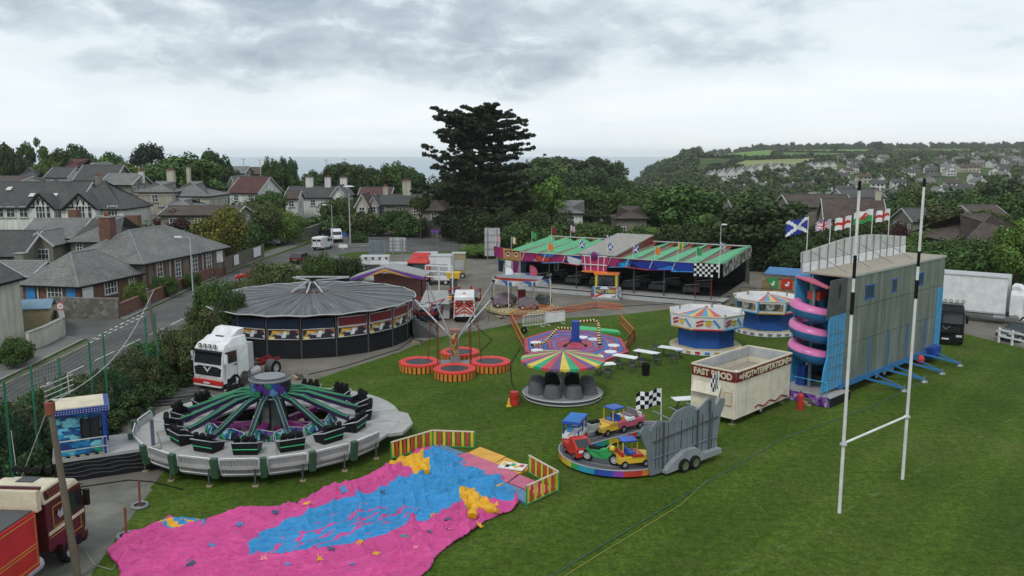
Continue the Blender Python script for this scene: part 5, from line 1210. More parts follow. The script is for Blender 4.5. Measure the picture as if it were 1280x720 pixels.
for i, (x, yb, yt, wd, lb) in enumerate(((295, 331, 320, 1.9, 'small white banner hung on the board fence'), (321, 322, 308, 3.4, 'larger white banner hung on the board fence'))):
 a = at(272, 346); b = at(330, 322); d = (b - a).normalized(); q = at(x, 346 - (x - 272) * .414); T = frame((q.x + d.y * .12, q.y - d.x * .12, 1.25), (d.x, d.y, 0)); m = MB(T); m.box((0, 0, 0), (wd, 1.3, .03), 'pvc_white'); tag(m.build('banner'), lb, 'banner')
wall_run('bank_wall', 'ivy covered retaining wall below the shrubs behind the white delivery van', [(312, 300), (345, 304), (385, 300), (402, 293)], 2.2, .6, 'mossy_wall')
wall_run('roadside_wall', 'long old stone wall along the road in front of the cedar', [(500, 290), (545, 298), (600, 305), (640, 309)], 3.0, .5, 'mossy_wall')
wall_run('garden_fence', 'low wooden fence in front of the stone terrace', [(430, 268), (470, 272), (498, 276)], 1.2, .15, 'pale_wood', 'fence')
wall_run('low_wall', 'low rough wall at the foot of the trees behind the ride', [(700, 318), (800, 322), (900, 330), (1000, 334)], .9, .5, 'mossy_wall')
# shed and cottage garden
p = at(38, 415); t = thing('garden_shed', 'small shed with pale blue roof behind the pale garden wall', 'shed', (p.x, p.y + 1.0, 0), R(15)); m = MB(); m.box((0, 0, 1), (2.7, 2.0, 2.0), 'pale_wood'); m.build('wall', t); m = MB(); m.slab([(-1.5, -1.2, 2.0), (1.5, -1.2, 2.0), (1.5, .1, 2.65), (-1.5, .1, 2.65)], .06, 'shed_blue' if paint('shed_blue', (.16, .26, .34), .6) else ''); m.slab([(1.5, 1.2, 2.0), (-1.5, 1.2, 2.0), (-1.5, .1, 2.66), (1.5, .1, 2.66)], .06, 'shed_blue'); m.build('roof', t)
# ---- shrubs and hedges
def bush(key, x, yb, ytop, wpx, label, Y=None, cat='shrub', name='shrub'):
 p = at(x, yb) if Y is None else Vector((X_at(x, Y), Y, 0)); F = p.y; zt = TZ(ytop, F + 0)
 return plant(key, p.x, p.y, max(.6, zt), wpx / FOC * F, label, name=name, cat=cat)
BL = [
 ('bush0', 20, 460, 425, 46, 'small shrub on the left cottage garden wall'), ('bush1', 26, 452, 422, 18, 'dark little shrub between the cottage and the pale wall'),
 ('bush3', 172, 385, 352, 30, 'yellow flowering shrub at the corner of the brick hall'), ('bush0', 210, 372, 345, 30, 'green shrub below the hall windows'), ('bush0', 240, 362, 340, 22, 'small shrub by the hall right end'),
 ('bush2', 108, 520, 468, 66, 'wide olive hedge bush beside the road behind the green netting'), ('bush2', 38, 560, 500, 80, 'hedge bush at the left edge above the maroon truck'), ('bush0', 72, 548, 482, 66, 'hedge bush behind the blue ticket booth'),
 ('bush1', 138, 512, 462, 56, 'dark hedge bush in the middle of the netting'), ('bush2', 166, 500, 440, 66, 'tall olive hedge bush left of the leaning pole'), ('bush0', 196, 482, 424, 66, 'large hedge bush beside the leaning wooden pole'),
 ('bush2', 222, 480, 408, 60, 'hedge bush between the pole and the white truck'), ('bush1', 10, 590, 515, 60, 'dark bush low at the left edge'), ('bush0', -20, 575, 495, 90, 'bush leaving the frame at the left edge'),
 ('bush0', 268, 430, 350, 52, 'tall green shrub left of the big round ride roof'), ('bush2', 262, 452, 385, 50, 'hedge bush beside the kerb left of the round ride'), ('bush1', 290, 440, 365, 46, 'dark shrub tight against the round ride'),
 ('bush2', 300, 392, 350, 50, 'olive shrub behind the round ride and left of the red car'), ('bush2', 352, 372, 327, 64, 'broad yellow green bush behind the round ride'), ('bush0', 396, 368, 318, 48, 'tall dark green bush behind the round ride, next to the broad one'),
 ('bush1', 430, 362, 322, 56, 'dark bush with pale flowers left of the striped canopy'), ('bush2', 322, 382, 340, 44, 'small olive bush between the red car and the round ride'), ('bush0', 450, 305, 293, 22, 'low planting under the cabbage trees'),
 ('bush0', 1062, 318, 272, 60, 'green bush in front of the brown gabled house'), ('bush2', 1100, 318, 276, 56, 'olive bush right of the brown gabled house'), ('bush1', 1030, 322, 283, 60, 'dark bush behind the leftmost flag of the screen'), ('bush3', 600, 322, 306, 50, 'rough grass clump near the grey road sign'),
]
for b in BL: bush(*b)
rs = random.Random(44)
# planting that reads as one mass: garden thickets, hedge banks
def thick(label, pts, mat, r=(1.4, 2.4), h=(2, 3.6), n=30, leaf=.38, per=90, nm='thicket'):
 q = []
 for a, b in zip(pts, pts[1:]):
  for i in range(n): t_ = rs.random(); x = a[0] + (b[0] - a[0]) * t_; y = a[1] + (b[1] - a[1]) * t_; q.append((x + rs.uniform(-1.2, 1.2), y + rs.uniform(-1.5, 1.5), height(x, y), rs.uniform(*r), rs.uniform(*h)))
 scatter(nm, label, q, (per, leaf), mat, 'thicket', 4)
def G2(x, Y): return (X_at(x, Y), Y)
g = lambda x, y: (at(x, y).x, at(x, y).y)
thick('hedge bank between the road and the netting on the left', [g(-60, 590), g(60, 535), g(150, 490), g(240, 445), g(285, 405)], 'leaf_olive', (.7, 1.1), (1.0, 1.9), 60, .2, 110, 'hedge_bank')
thick('dark undergrowth under the hedge by the netting', [g(-20, 620), g(90, 555), g(180, 503), g(245, 462)], 'leaf_dark', (.5, .9), (.8, 1.5), 60, .16, 110, 'undergrowth')
thick('garden shrubbery in front of the left houses', [G2(160, 124), G2(230, 118), G2(300, 128), G2(350, 150)], 'leaf_mid', (1.6, 2.8), (3, 5.5), 34)
thick('garden greenery between the houses of the left background', [G2(-40, 160), G2(100, 168), G2(200, 160), G2(300, 172), G2(360, 175)], 'leaf_dark', (2, 3.2), (4, 7), 34)
thick('belt of trees behind the left roofs', [G2(-60, 235), G2(90, 240), G2(200, 228), G2(300, 240)], 'leaf_dark', (2.6, 4.2), (8, 12.5), 44, .6, 120)
thick('belt of trees under the sea horizon', [G2(290, 252), G2(400, 245), G2(530, 232)], 'leaf_mid', (2.2, 3.6), (6, 9.5), 60, .55, 110)
thick('gardens around the white cottages', [G2(340, 165), G2(440, 158), G2(540, 155)], 'leaf_mid', (1.2, 2.2), (2, 4), 30)
thick('trees far behind the great cedar', [G2(540, 240), G2(620, 235), G2(700, 240)], 'leaf_dark', (2.6, 4), (6, 10), 50, .6, 110)
thick('undergrowth below the great cedar', [G2(560, 150), G2(620, 140), G2(700, 132)], 'leaf_dark', (1.8, 3), (3.5, 7), 50)
thick('hedge behind the green roofed ride', [G2(640, 128), G2(720, 125), G2(820, 122), G2(900, 118)], 'leaf_mid', (1.5, 2.4), (3, 5), 56)
thick('dark thicket under the large trees on the right', [G2(830, 120), G2(900, 113), G2(1000, 108), G2(1060, 108)], 'leaf_dark', (1.6, 2.6), (3, 6), 60)
thick('hedge behind the white lorry', [G2(1060, 104), G2(1130, 100), G2(1200, 94), G2(1300, 90)], 'leaf_mid', (1.5, 2.4), (3, 5), 50)
thick('treetops of the valley between the gardens and the ridge', [G2(650, 190), G2(760, 200), G2(860, 190), G2(980, 200), G2(1100, 205), G2(1300, 190)], 'leaf_mid', (2.6, 4.2), (6, 10), 52, .6, 110)
thick('darker treetops further down the valley', [G2(660, 260), G2(780, 270), G2(900, 260), G2(1050, 280), G2(1300, 260)], 'leaf_dark', (3, 4.6), (8, 13), 60, .7, 110)
thick('ridge wood right of the cedar', [G2(640, 330), G2(700, 360), G2(770, 380)], 'leaf_dark', (3.5, 5.5), (7, 11), 60, .8, 110)
# cabbage trees on the island
for i, (x, yb, yt, lb) in enumerate(((443, 304, 271, 'left cabbage tree of the pair on the traffic island'), (457, 302, 268, 'right cabbage tree of the pair on the traffic island, leaning slightly'), (527, 300, 245, 'pale cabbage palm in the garden left of the cedar'))):
 p = at(x, yb) if i < 2 else Vector((X_at(x, 152), 152, 0)); h = TZ(yt, p.y); t = thing('cabbage_tree', lb, 'tree', (p.x, p.y, 0)); m = MB(); hd = []
 m.tube([(0, 0, 0), (.1, 0, h * .5)], .14, 'bark', 7)
 for k_ in range(4): a = k_ * 1.6 + i; e = (math.cos(a) * .9, math.sin(a) * .6, h * (.78 + .06 * (k_ % 2))); m.tube([(.1, 0, h * .48), (e[0] * .6, e[1] * .6, h * .62), e], [.1, .08, .06], 'bark', 6); hd.append((*e, .75))
 m.build('trunk', t); me = leaf_mesh('crown', hd, 170, .7, 'leaf_olive', long=2.2); c = bpy.data.objects.new('crown', me); COL.objects.link(c); c.parent = t
# ---- green netting
nt_ = thing('sports_netting', 'green netting fence on tall green posts along the left hedge', 'fence', (0, 0, 0))
NP = [(-10, 640, 455), (18, 618, 500), (50, 590, 478), (84, 575, 455), (120, 545, 430), (137, 530, 425), (188, 500, 408), (200, 492, 412)]
k = NT('netting'); tr = k.n('ShaderNodeBsdfTransparent'); mxs_ = k.n('ShaderNodeMixShader'); w1 = k.n('ShaderNodeTexWave', {'Vector': k.tc.outputs['UV'], 'Scale': 1.6}, bands_direction='X'); w2_ = k.n('ShaderNodeTexWave', {'Vector': k.tc.outputs['UV'], 'Scale': 1.6}, bands_direction='Y')
fac = k.math('MAXIMUM', k.math('GREATER_THAN', w1.outputs['Fac'], .975), k.math('GREATER_THAN', w2_.outputs['Fac'], .975))
k.t.links.new(fac, mxs_.inputs[0]); k.t.links.new(tr.outputs[0], mxs_.inputs[1]); k.t.links.new(k.b.outputs[0], mxs_.inputs[2]); k.t.links.new(mxs_.outputs[0], k.t.nodes['Material Output'].inputs[0]); M['netting'] = k.done((.012, .07, .045), .8)
prev = None
for i, (x, yb, yt) in enumerate(NP):
 p = at(x, yb); h = min(6.5, TZ(yt, p.y) ); h = 5.2
 m = MB(); m.tube([(p.x, p.y, 0), (p.x, p.y, h)], .05, 'lattice_green', 6); m.build('post', nt_)
 if prev: m = MB(); m.add([(prev.x, prev.y, .05), (p.x, p.y, .05), (p.x, p.y, h), (prev.x, prev.y, h)], [(0, 1, 2, 3)], 'netting'); m.build('net', nt_)
 prev = p
# ================================================================ fairground
def polar(r, a, z=0.0): return (r * math.cos(a), r * math.sin(a), z)
def rail(m, pts, h, mat='silver', r=.025, mid=True):
 m.tube([(p[0], p[1], p[2] + h) for p in pts], r, mat, 6)
 if mid: m.tube([(p[0], p[1], p[2] + h * .15) for p in pts], r * .8, mat, 6)
art('art_waltz', [(.75, .40, .05), (.03, .03, .04), (.80, .66, .22), (.45, .05, .25), (.60, .62, .62), (.03, .03, .05), (.5, .1, .05)], 2.6, stretch=(.45, 1.6, 1))
art('art_dark', [(.02, .08, .35), (.01, .01, .02), (.02, .28, .12), (.01, .01, .02), (.25, .45, .6), (.10, .02, .25)], 3.2)
art('art_booth', [(.02, .35, .65), (.02, .05, .22), (.03, .45, .25), (.15, .55, .75), (.02, .22, .5), (.02, .1, .3), (.2, .6, .7)], 2.6, stretch=(.6, 1.4, 1))
art('art_fascia', [(.03, .20, .65), (.35, .03, .14), (.6, .65, .72), (.03, .35, .75), (.28, .02, .20), (.02, .05, .35), (.55, .06, .05)], .8, stretch=(.55, 1, 1))
art('art_lions', [(.45, .44, .40), (.05, .05, .05), (.28, .27, .25), (.42, .30, .10), (.6, .6, .57), (.1, .1, .1)], 2.4)
art('art_grape', [(.14, .04, .35), (.3, .12, .5), (.06, .02, .15), (.5, .4, .6)], 4)
art('art_juv', [(.5, .55, .6), (.4, .05, .08), (.05, .15, .4), (.6, .6, .6), (.1, .3, .5)], 1.6)
# ---------------------------------------------------------------- star ride
sc_ = (-12.75, 43.9); ROT = 0
st = thing('star_ride', 'round ride with green and purple arms radiating from a central tower over a grey deck', 'fairground ride', (sc_[0], sc_[1], 0))
DR, DZ = 6.75, .95; N = 20
m = MB(); m.lathe([(3.3, DZ - .12), (3.3, DZ), (DR, DZ), (DR, DZ - .14), (3.3, DZ - .14)], 'deck_grey', N * 3, smooth=False)
for i in range(N):
 a = i / N * 2 * math.pi; m.bar(polar(3.3, a, DZ + .003), polar(DR, a, DZ + .003), .03, 'grey_paint', .012)
m.build('deck', st)
m = MB(); m.lathe([(DR - 1.6, .05), (DR - 1.6, DZ - .15)], 'black_sheet', 40); m.lathe([(0, .12), (3.4, .12)], 'black_sheet', 24); m.build('skirt_or_shade_sheet', st)  # black ring stands in for the shade under the deck, no real cloth
for i in range(N):                                   # deck legs
 a = (i + .5) / N * 2 * math.pi; m = MB(); m.bar(polar(DR - .02, a, 0), polar(DR - .02, a, DZ - .1), .07, 'dark_grey'); m.box(polar(DR - .02, a, .03), (.25, .25, .05), 'pale_wood'); m.build('jack_leg', st)
for i in range(N):                                   # white railed panels between green posts
 a0, a1 = R(172) + (i) * R(9.2) * 1.0, R(172) + (i + 1) * R(9.2)
 if i > 17: break
 p, q = Vector(polar(DR - .03, a0, DZ)), Vector(polar(DR - .03, a1, DZ)); d = (q - p); L = d.length; d /= L
 post = MB(); out = Vector(polar(1, a0)); post.box((p.x + out.x * .12, p.y + out.y * .12, DZ - .02), (.24, .30, .95), 'post_green' if 'post_green' in M else 'green_paint', a0, ry=.12); post.build('rail_post', st) if i % 2 == 0 else None
 if i % 2 == 0:
  q2 = Vector(polar(DR - .03, R(172) + (i + 2) * R(9.2), DZ)); d2 = (q2 - p); L2 = d2.length; d2 /= L2; a_, b_ = p + d2 * .2, q2 - d2 * .2
  pm = MB(); un = Vector((0, 0, 1)) + out * .22; a_ = a_ - un * .5; b_ = b_ - un * .5; pm.tube([a_ + un * .08, a_ + un * .84, a_ + un * .9 + d2 * .1, b_ + un * .9 - d2 * .1, b_ + un * .84, b_ + un * .08, a_ + un * .08], .03, 'white_paint', 6)
  nb = 12
  for k_ in range(1, nb): c = a_.lerp(b_, k_ / nb); pm.bar(c + un * .1, c + un * .88, .022, 'silver')
  rl_ = pm.build('railing', st); pm = MB(); pm.slab([a_ - un * .05 - out * .05, b_ - un * .05 - out * .05, b_ + un * .78 - out * .05, a_ + un * .78 - out * .05], .02, 'panel_white'); pm.build('railing_sheet', rl_)
# inner art panels round the pit
for i in range(14):
 a0, a1 = i / 14 * 6.2832 + .1, (i + 1) / 14 * 6.2832 + .1 - .03; p, q = Vector(polar(3.45, a0, DZ + .03)), Vector(polar(3.45, a1, DZ + .03))
 if math.cos((a0 + a1) / 2 - R(270)) < -.3: continue
 mm = MB(); mid = (p + q) / 2 * .985; lean = -mid.normalized() * .18
 mm.slab([p, q, q + lean + Vector((0, 0, .48)), (p + q) / 2 + lean + Vector((0, 0, .62)), p + lean + Vector((0, 0, .48))], .05, 'art_dark'); pn = mm.build('scenery_panel', st)
 mm = MB(); mm.tube([p, p + lean + Vector((0, 0, .48)), (p + q) / 2 + lean + Vector((0, 0, .62)), q + lean + Vector((0, 0, .48)), q], .022, 'silver', 5)
 c = (p + q) / 2 - mid.normalized() * -.03; mm.slab([c + Vector((0, 0, .08)) + (q - p) * .05, c + Vector((0, 0, .3)) + (q - p) * .03 + lean * .5, c + Vector((0, 0, .52)) + lean, c + Vector((0, 0, .3)) - (q - p) * .03 + lean * .5, c + Vector((0, 0, .08)) - (q - p) * .05][::-1], .02, 'cyan_light' if 'cyan_light' in M else 'sky_blue'); mm.build('panel_trim', pn)
# machinery
m = MB(); m.lathe([(1.5, .15), (1.55, .5), (.95, .7), (.75, 1.3), (.62, 2.3)], 'dark_grey', 18)
for a in (0, 1.05, 2.1): m.bar(polar(3.4, a, .75), polar(-3.4, a, .75), .28, 'plum_paint', .34)
for i in range(9): a = i * .698; m.tube([polar(1.0, a, .5), polar(.62, a, 2.3)], .05, 'black_paint', 5); m.tube([polar(1.7, a + .3, .3), polar(1.5, a + .35, .9)], .16, 'deck_tan' if i % 3 == 0 else 'dark_grey', 7)
m.build('centre_tower', st)
for a, L in ((R(-28), 4.6), (R(208), 4.2), (R(262), 2.8)):
 m = MB(); p = polar(.6, a, .95); q = polar(L * .75, a, .8); m.tube([p, q], .24, 'plum_paint', 10); m.build('hydraulic_beam', st)
hd = MB(); hd.lathe([(.6, 2.25), (1.02, 2.32), (1.05, 2.4), (1.05, 3.33), (1.0, 3.4), (.2, 3.43), (0, 3.43)], 'dark_grey', 28); o = hd.build('crown_drum', st)
hd = MB(); hd.lathe([(1.06, 2.52), (1.06, 3.25)], 'art_drum', 28); hd.build('drum_artwork', o)
hd = MB(); hd.lathe([(1.08, 3.27), (1.10, 3.34), (1.06, 3.37)], 'grey_paint', 28); hd.lathe([(1.06, 2.40), (1.10, 2.43), (1.08, 2.47)], 'grey_paint', 28); hd.lathe([(0, 3.44), (.8, 3.44)], 'grey_paint', 20); hd.build('drum_rim', o)
# arms and cars
arm_me = None
NA = 15
def arm_parts(root):
 m = MB(); z = [(1.0, 2.62), (1.9, 2.52), (4.0, 1.75), (4.5, 1.62)]
 for s_ in (-1, 1):
  for (a, b) in zip(z, z[1:]): m.bar((a[0], s_ * .1, a[1] + .01), (b[0], s_ * .1, b[1] + .01), .022, 'arm_green', .05)
 for (a, b) in zip(z, z[1:]): m.bar((a[0], 0, a[1] - .10), (b[0], 0, b[1] - .10), .19, 'arm_purple', .24)
 for i in range(26):
  t_ = i / 26; x = 1.9 + 2.1 * t_; m.box((x, -.09, 2.58 - .77 * t_), (.035, .035, .03), 'arm_bulb'); m.box((x, .09, 2.58 - .77 * t_), (.035, .035, .03), 'arm_bulb')
 for i in range(14): t_ = (i + .5) / 14; x = 1.9 + 2.6 * t_; m.box((x, 0, 2.50 - .9 * t_), (.05, .2, .03), 'black_paint')
 ar = m.build('arm', root)
 c = MB(); cx0, cz = 4.78, 1.25
 c.add([(cx0 - .32, -.56, cz - .35), (cx0 + .38, -.56, cz - .35), (cx0 + .38, .56, cz - .35), (cx0 - .32, .56, cz - .35), (cx0 - .42, -.62, cz + .05), (cx0 + .5, -.62, cz + .3), (cx0 + .5, .62, cz + .3), (cx0 - .42, .62, cz + .05)], [(0, 3, 2, 1), (0, 1, 5, 4), (1, 2, 6, 5), (2, 3, 7, 6), (3, 0, 4, 7)], 'black_paint')
 c.box((cx0, 0, cz - .3), (.6, 1.05, .06), 'dark_grey');
 cr_ = c.build('car', ar)
 for y in (-.37, 0, .37):
  s2 = MB(); s2.box((cx0 + .1, y, cz - .12), (.45, .33, .14), 'black_rubber'); s2.box((cx0 + .36, y, cz + .18), (.12, .31, .62), 'black_rubber', ry=-.12); s2.blob((cx0 + .40, y, cz + .55), .14, 'black_rubber', 4); s2.build('seat', ar)
 s2 = MB(); s2.tube([(cx0 - .44, -.64, cz + .07), (cx0 - .44, .64, cz + .07), (cx0 + .5, .64, cz + .33), (cx0 + .52, -.64, cz + .33), (cx0 - .44, -.64, cz + .07)], .026, 'silver', 6); s2.tube([(cx0 - .38, -.6, cz - .12), (cx0 - .38, .6, cz - .12)], .02, 'arm_green', 5); s2.tube([(cx0 + .48, -.6, cz), (cx0 + .48, .6, cz)], .03, 'arm_green', 5); s2.build('grab_rail', ar)
 return ar
paint('arm_green', (.03, .38, .14), .4); paint('post_green', (.03, .085, .045), .5); paint('cyan_light', (.25, .55, .75), .4); paint('chevron_red', (.55, .06, .04), .4)
a0_ = arm_parts(st); a0_.rotation_euler.z = R(8)
for i in range(1, NA):
 if i == 4: continue
 c = a0_.copy(); COL.objects.link(c); c.rotation_euler.z = R(8) + i * 2 * math.pi / NA
 for ch in a0_.children: k2 = ch.copy(); COL.objects.link(k2); k2.parent = c
# side apron at right
m = MB(); m.prism([(DR - .3, -2.0), (DR + .4, -1.7), (DR + .75, -.2), (DR + .3, 1.5), (DR - .5, 2.1)], DZ - .18, DZ - .02, 'deck_grey'); m.build('entry_platform', st)
for y in (-1.2, .9): m = MB(); m.bar((DR + .5, y, 0), (DR + .5, y, DZ - .2), .07, 'dark_grey'); m.build('platform_leg', st)
# ---------------------------------------------------------------- ticket booth trailer left
bo = thing('ticket_booth', 'blue ticket booth with swirling artwork on a black skirted trailer at left', 'booth', (-20.9, 37.5, 0), R(27))
m = MB(); m.box((2.2, 1.4, 1.05), (4.6, 2.8, .14), 'deck_grey'); m.build('deck', bo)
m = MB(); m.box((2.2, 1.2, .5), (4.5, 2.41, .96), 'black_sheet');
for i in range(4): m.tube([(j * .35 + .1, -.02, .25 + i * .2 + .04 * math.sin(j * 1.7 + i)) for j in range(13)], .02, 'dark_grey', 4)
m.build('skirt_or_shade_sheet', bo)
m = MB(); m.box((1.0, 1.3, 2.2), (2.0, 1.9, 2.1), 'art_booth'); m.build('wall', bo)
m = MB(); m.box((1.55, .33, 2.35), (.75, .04, 1.0), 'glass_dark');
for x in (1.17, 1.55, 1.93): m.box((x, .3, 2.35), (.05, .06, 1.06), 'black_paint')
m.build('window', bo)
m = MB(); m.box((1.15, 1.2, 3.28), (2.5, 2.3, .26), 'deep_blue'); rf = m.build('roof', bo); m = MB(); m.box((1.1, 1.2, 3.43), (2.2, 2.0, .05), 'cream_paint'); m.build('roof_sheet', rf)
m = MB()
for i in range(22):
 for z in (3.24, 3.34): m.box((-.05 + i * .115, .035, z), (.04, .02, .035), 'lamp_glass')
for i in range(20):
 for z in (3.24, 3.34): m.box((2.41, .1 + i * .115, z), (.02, .04, .035), 'lamp_glass')
m.build('bulbs', rf)['kind'] = 'stuff'
for x, y in ((2.15, .15), (2.25, 2.2), (4.2, .3)): m = MB(); m.box((x, y, 2.1 if x < 4 else 1.75), (.16, .16, 2.2 if x < 4 else 1.3), 'deep_blue' if x < 4 else 'post_dots'if 'post_dots' in M else 'dark_grey'); m.build('post', bo)
m = MB(); m.tube([(.1, .05, 1.12), (.1, .05, 1.95), (2.2, .05, 1.95), (2.2, .05, 1.12)], .03, 'silver', 6); m.tube([(.1, .05, 1.5), (2.2, .05, 1.5)], .025, 'silver', 6); m.build('hand_rail', bo)
for i in range(9): m = MB(); m.box((.35 + i * .2, .14, 1.16), (.11, .16, .04), 'black_paint' if i % 2 else 'line_yellow', rz=.5); m.build('tread_plate', bo)
t = thing('steel_steps', 'black folding steel steps lying on the tarmac by the hedge', 'steps', (-20.3, 50.2, 0), R(20)); m = MB()
for i in range(5): m.box((-.2, i * .42, .1 + i * .09), (3.0, .3, .05), 'dark_grey')
m.build('tread', t); m = MB()
for s_ in (-1, 1): m.bar((-.2 + s_ * 1.5, -.2, .05), (-.2 + s_ * 1.5, 1.9, .5), .06, 'black_paint')
m.build('stringer', t)
# ---------------------------------------------------------------- big round ride with grey tilt
wz = thing('waltzer', 'large dark round ride under a grey fan shaped cloth roof with painted panels', 'fairground ride', (-16.5, 69.9, 0)); wz.scale = (1, 1, 1.2); WR = 8.15; NW = 20
def wa(i): return i / NW * 2 * math.pi - math.pi / 2 + .12
k = NT('tilt_cloth'); sx = k.n('ShaderNodeSeparateXYZ', {0: k.tc.outputs['Object']}); ang = k.math('ARCTAN2', sx.outputs[1], sx.outputs[0])
cs = k.n('ShaderNodeCombineXYZ', {0: k.math('MULTIPLY', ang, 9.0), 1: k.math('MULTIPLY', k.n('ShaderNodeVectorMath', {0: k.tc.outputs['Object']}, operation='LENGTH').outputs['Value'], .12)})
c = k.ramp(k.noise(2.2, 6, .75, cs.outputs[0]), [(.34, (.045, .05, .055)), (.5, (.105, .11, .115)), (.68, (.21, .21, .21))]); k.bump(k.noise(2.2, 4, .7, cs.outputs[0]), .5, .1); M['tilt_cloth'] = k.done(c, .75)
m = MB(); n_ = 40; zr = lambda i: 2.78 if i % 2 == 0 else 2.71
vs = [(0, 0, 3.44)] + [polar(3.0, i / n_ * 6.2832, 3.12 - (.0 if i % 2 == 0 else .12)) for i in range(n_)] + [polar(WR + .35, i / n_ * 6.2832, zr(i)) for i in range(n_)]
m.add(vs, [(0, 1 + i, 1 + (i + 1) % n_) for i in range(n_)] + [(1 + i, 1 + n_ + i, 1 + n_ + (i + 1) % n_, 1 + (i + 1) % n_) for i in range(n_)], 'tilt_cloth'); m.build('roof', wz)
m = MB(); m.tube([polar(WR + .36, i / n_ * 6.2832, zr(i)) for i in range(n_ + 1)], .05, 'light_grey', 5); m.build('roof_rim', wz)
for i in range(20): m = MB(); a = i / 20 * 6.2832; m.tube([polar(.5, a, 3.42), polar(3.0, a, 3.16), polar(WR + .3, a, 2.81)], .03, 'galv', 5); m.build('roof_rib', wz)
for a in (R(55), R(125), R(235), R(272), R(305)): m = MB(); m.bar(polar(.5, a, 3.85), polar(4.2 if a < 3.2 else 2.2, a, 3.7 if a < 3.2 else 3.3), .09, 'silver'); m.build('gantry_bar', wz)
m = MB(); m.bar((-2.2, 3.6, 3.72), (2.4, 3.6, 3.72), .1, 'silver'); m.lathe([(.5, 3.3), (.55, 3.75), (0, 3.85)], 'dark_grey', 10); m.build('centre_cap', wz)
m = MB(); m.lathe([(WR + .02, 0), (WR, 1.2)], 'black_sheet', NW, a0=wa(0), a1=wa(0) + 2 * math.pi, smooth=False); m.build('lower_skirt', wz)
m = MB(); m.lathe([(0, 1.15), (WR - .1, 1.15)], 'brown_wood', NW); m.build('floor', wz)
for i in range(NW):
 p, q = Vector(polar(WR, wa(i), 1.2)), Vector(polar(WR, wa(i + 1), 1.2)); mid = (p + q) / 2
 m = MB(); m.tube([(p.x, p.y, 0), (p.x, p.y, 2.75)], .06, 'dark_grey', 6); m.build('upright', wz)
 ang_ = (math.degrees(math.atan2(mid.y, mid.x))) % 360
 if 18 < ang_ < 62: continue                      # open entrance at the back right
 back = 62 <= ang_ < 170
 up = Vector((0, 0, 1)); n2 = mid.normalized() * .03 * Vector((1, 1, 0)).length
 a_, b_ = p.lerp(q, .05) + n2 * .8, p.lerp(q, .95) + n2 * .8; a_.z = b_.z = 1.22
 pm = MB(); pm.slab([a_, b_, b_ + up * .62, a_ + up * .62], .04, 'art_waltz'); pn = pm.build('painted_panel', wz)
 pm = MB(); pm.tube([a_ + n2, b_ + n2, b_ + n2 + up * .62, a_ + n2 + up * .62, a_ + n2], .03, 'light_grey', 5); pm.slab([(a_ + (b_ - a_) * .42) + n2 + up * .1, (a_ + (b_ - a_) * .56) + n2 + up * .1, (a_ + (b_ - a_) * .62) + n2 + up * .45, (a_ + (b_ - a_) * .52) + n2 + up * .52], .02, 'white_paint'); pm.build('panel_frame', pn)
 if back: continue
 h2 = .58; mt2 = 'red_velvet' if 286 < ang_ < 360 or ang_ < 18 else 'navy_sheet'
 pm = MB(); pm.slab([a_ + up * .68, b_ + up * .68, b_ + up * (.68 + h2), a_ + up * (.68 + h2)], .04, mt2 if mt2 in M else 'dark_red'); pn = pm.build('upper_screen', wz)
 if mt2 == 'red_velvet' : pm = MB(); pm.tube([a_ + n2 + up * .68, b_ + n2 + up * .68, b_ + n2 + up * (.68 + h2), a_ + n2 + up * (.68 + h2), a_ + n2 + up * .68], .028, 'light_grey', 5); pm.build('screen_frame', pn)
m = MB(); m.lathe([(1.6, 1.2), (1.6, 3.3)], 'dark_red', 12); m.build('centre_column', wz)
cz_ = MB()
for i in range(8):
 a = i * .785; c = polar(5.2, a, 1.7); mm = MB(); mm.lathe([(.95, -.35), (1.05, .3), (1.0, .35), (.8, -.2)], 'dark_red' if i % 2 else 'plum_paint', 12, c, a0=a + .6, a1=a + 5.7); mm.lathe([(0, -.3), (.95, -.3)], 'black_rubber', 12, c); mm.build('tub_car', wz)
for i in range(7): m = MB(); a = R(8); p = polar(WR + .3 + i * .26, a - .12, .0); m.box((p[0], p[1], (1.2 - i * .17) / 2), (.26, 1.9, 1.2 - i * .17), 'dark_grey', a); m.build('step', wz)
for s_ in (-1, 1): m = MB(); a = R(8); o_ = Vector((-math.sin(a), math.cos(a), 0)) * s_ * .95 + Vector(polar(0, 0, 0)); p, q = Vector(polar(WR + .2, a - .12, 1.2)) + o_, Vector(polar(WR + 2.1, a - .12, .1)) + o_; m.tube([p, p + Vector((0, 0, .9)), q + Vector((0, 0, .9)), q], .035, 'black_paint', 6); m.tube([p + Vector((0, 0, .5)), q + Vector((0, 0, .5))], .025, 'black_paint', 6); m.build('hand_rail', wz)
# ---------------------------------------------------------------- canopy beside the round ride
p = at(490, 365); cn = thing('striped_canopy', 'low gabled canopy with yellow and purple fascia behind the grey fan roof', 'canopy', (X_at(489, 82), 82, 0), R(-6)); zc1, zc2 = TZ(345, 82), TZ(331, 82)
m = MB(); m.slab([(-3.6, -1.6, zc1), (-.2, -1.6, zc2), (-.2, 1.8, zc2), (-3.6, 1.8, zc1)], .12, 'awning_grey'); m.slab([(-.2, -1.6, zc2), (3.6, -1.6, zc1 + .25), (3.6, 1.8, zc1 + .25), (-.2, 1.8, zc2)], .12, 'awning_grey'); m.build('roof', cn)
m = MB(); m.slab([(-3.6, -1.64, zc1 - .35), (-.2, -1.64, zc2 - .5), (3.6, -1.64, zc1 - .1), (3.6, -1.64, zc1 + .15), (-.2, -1.64, zc2 - .08), (-3.6, -1.64, zc1 - .1)], .05, 'purple_paint'); f_ = m.build('fascia', cn)
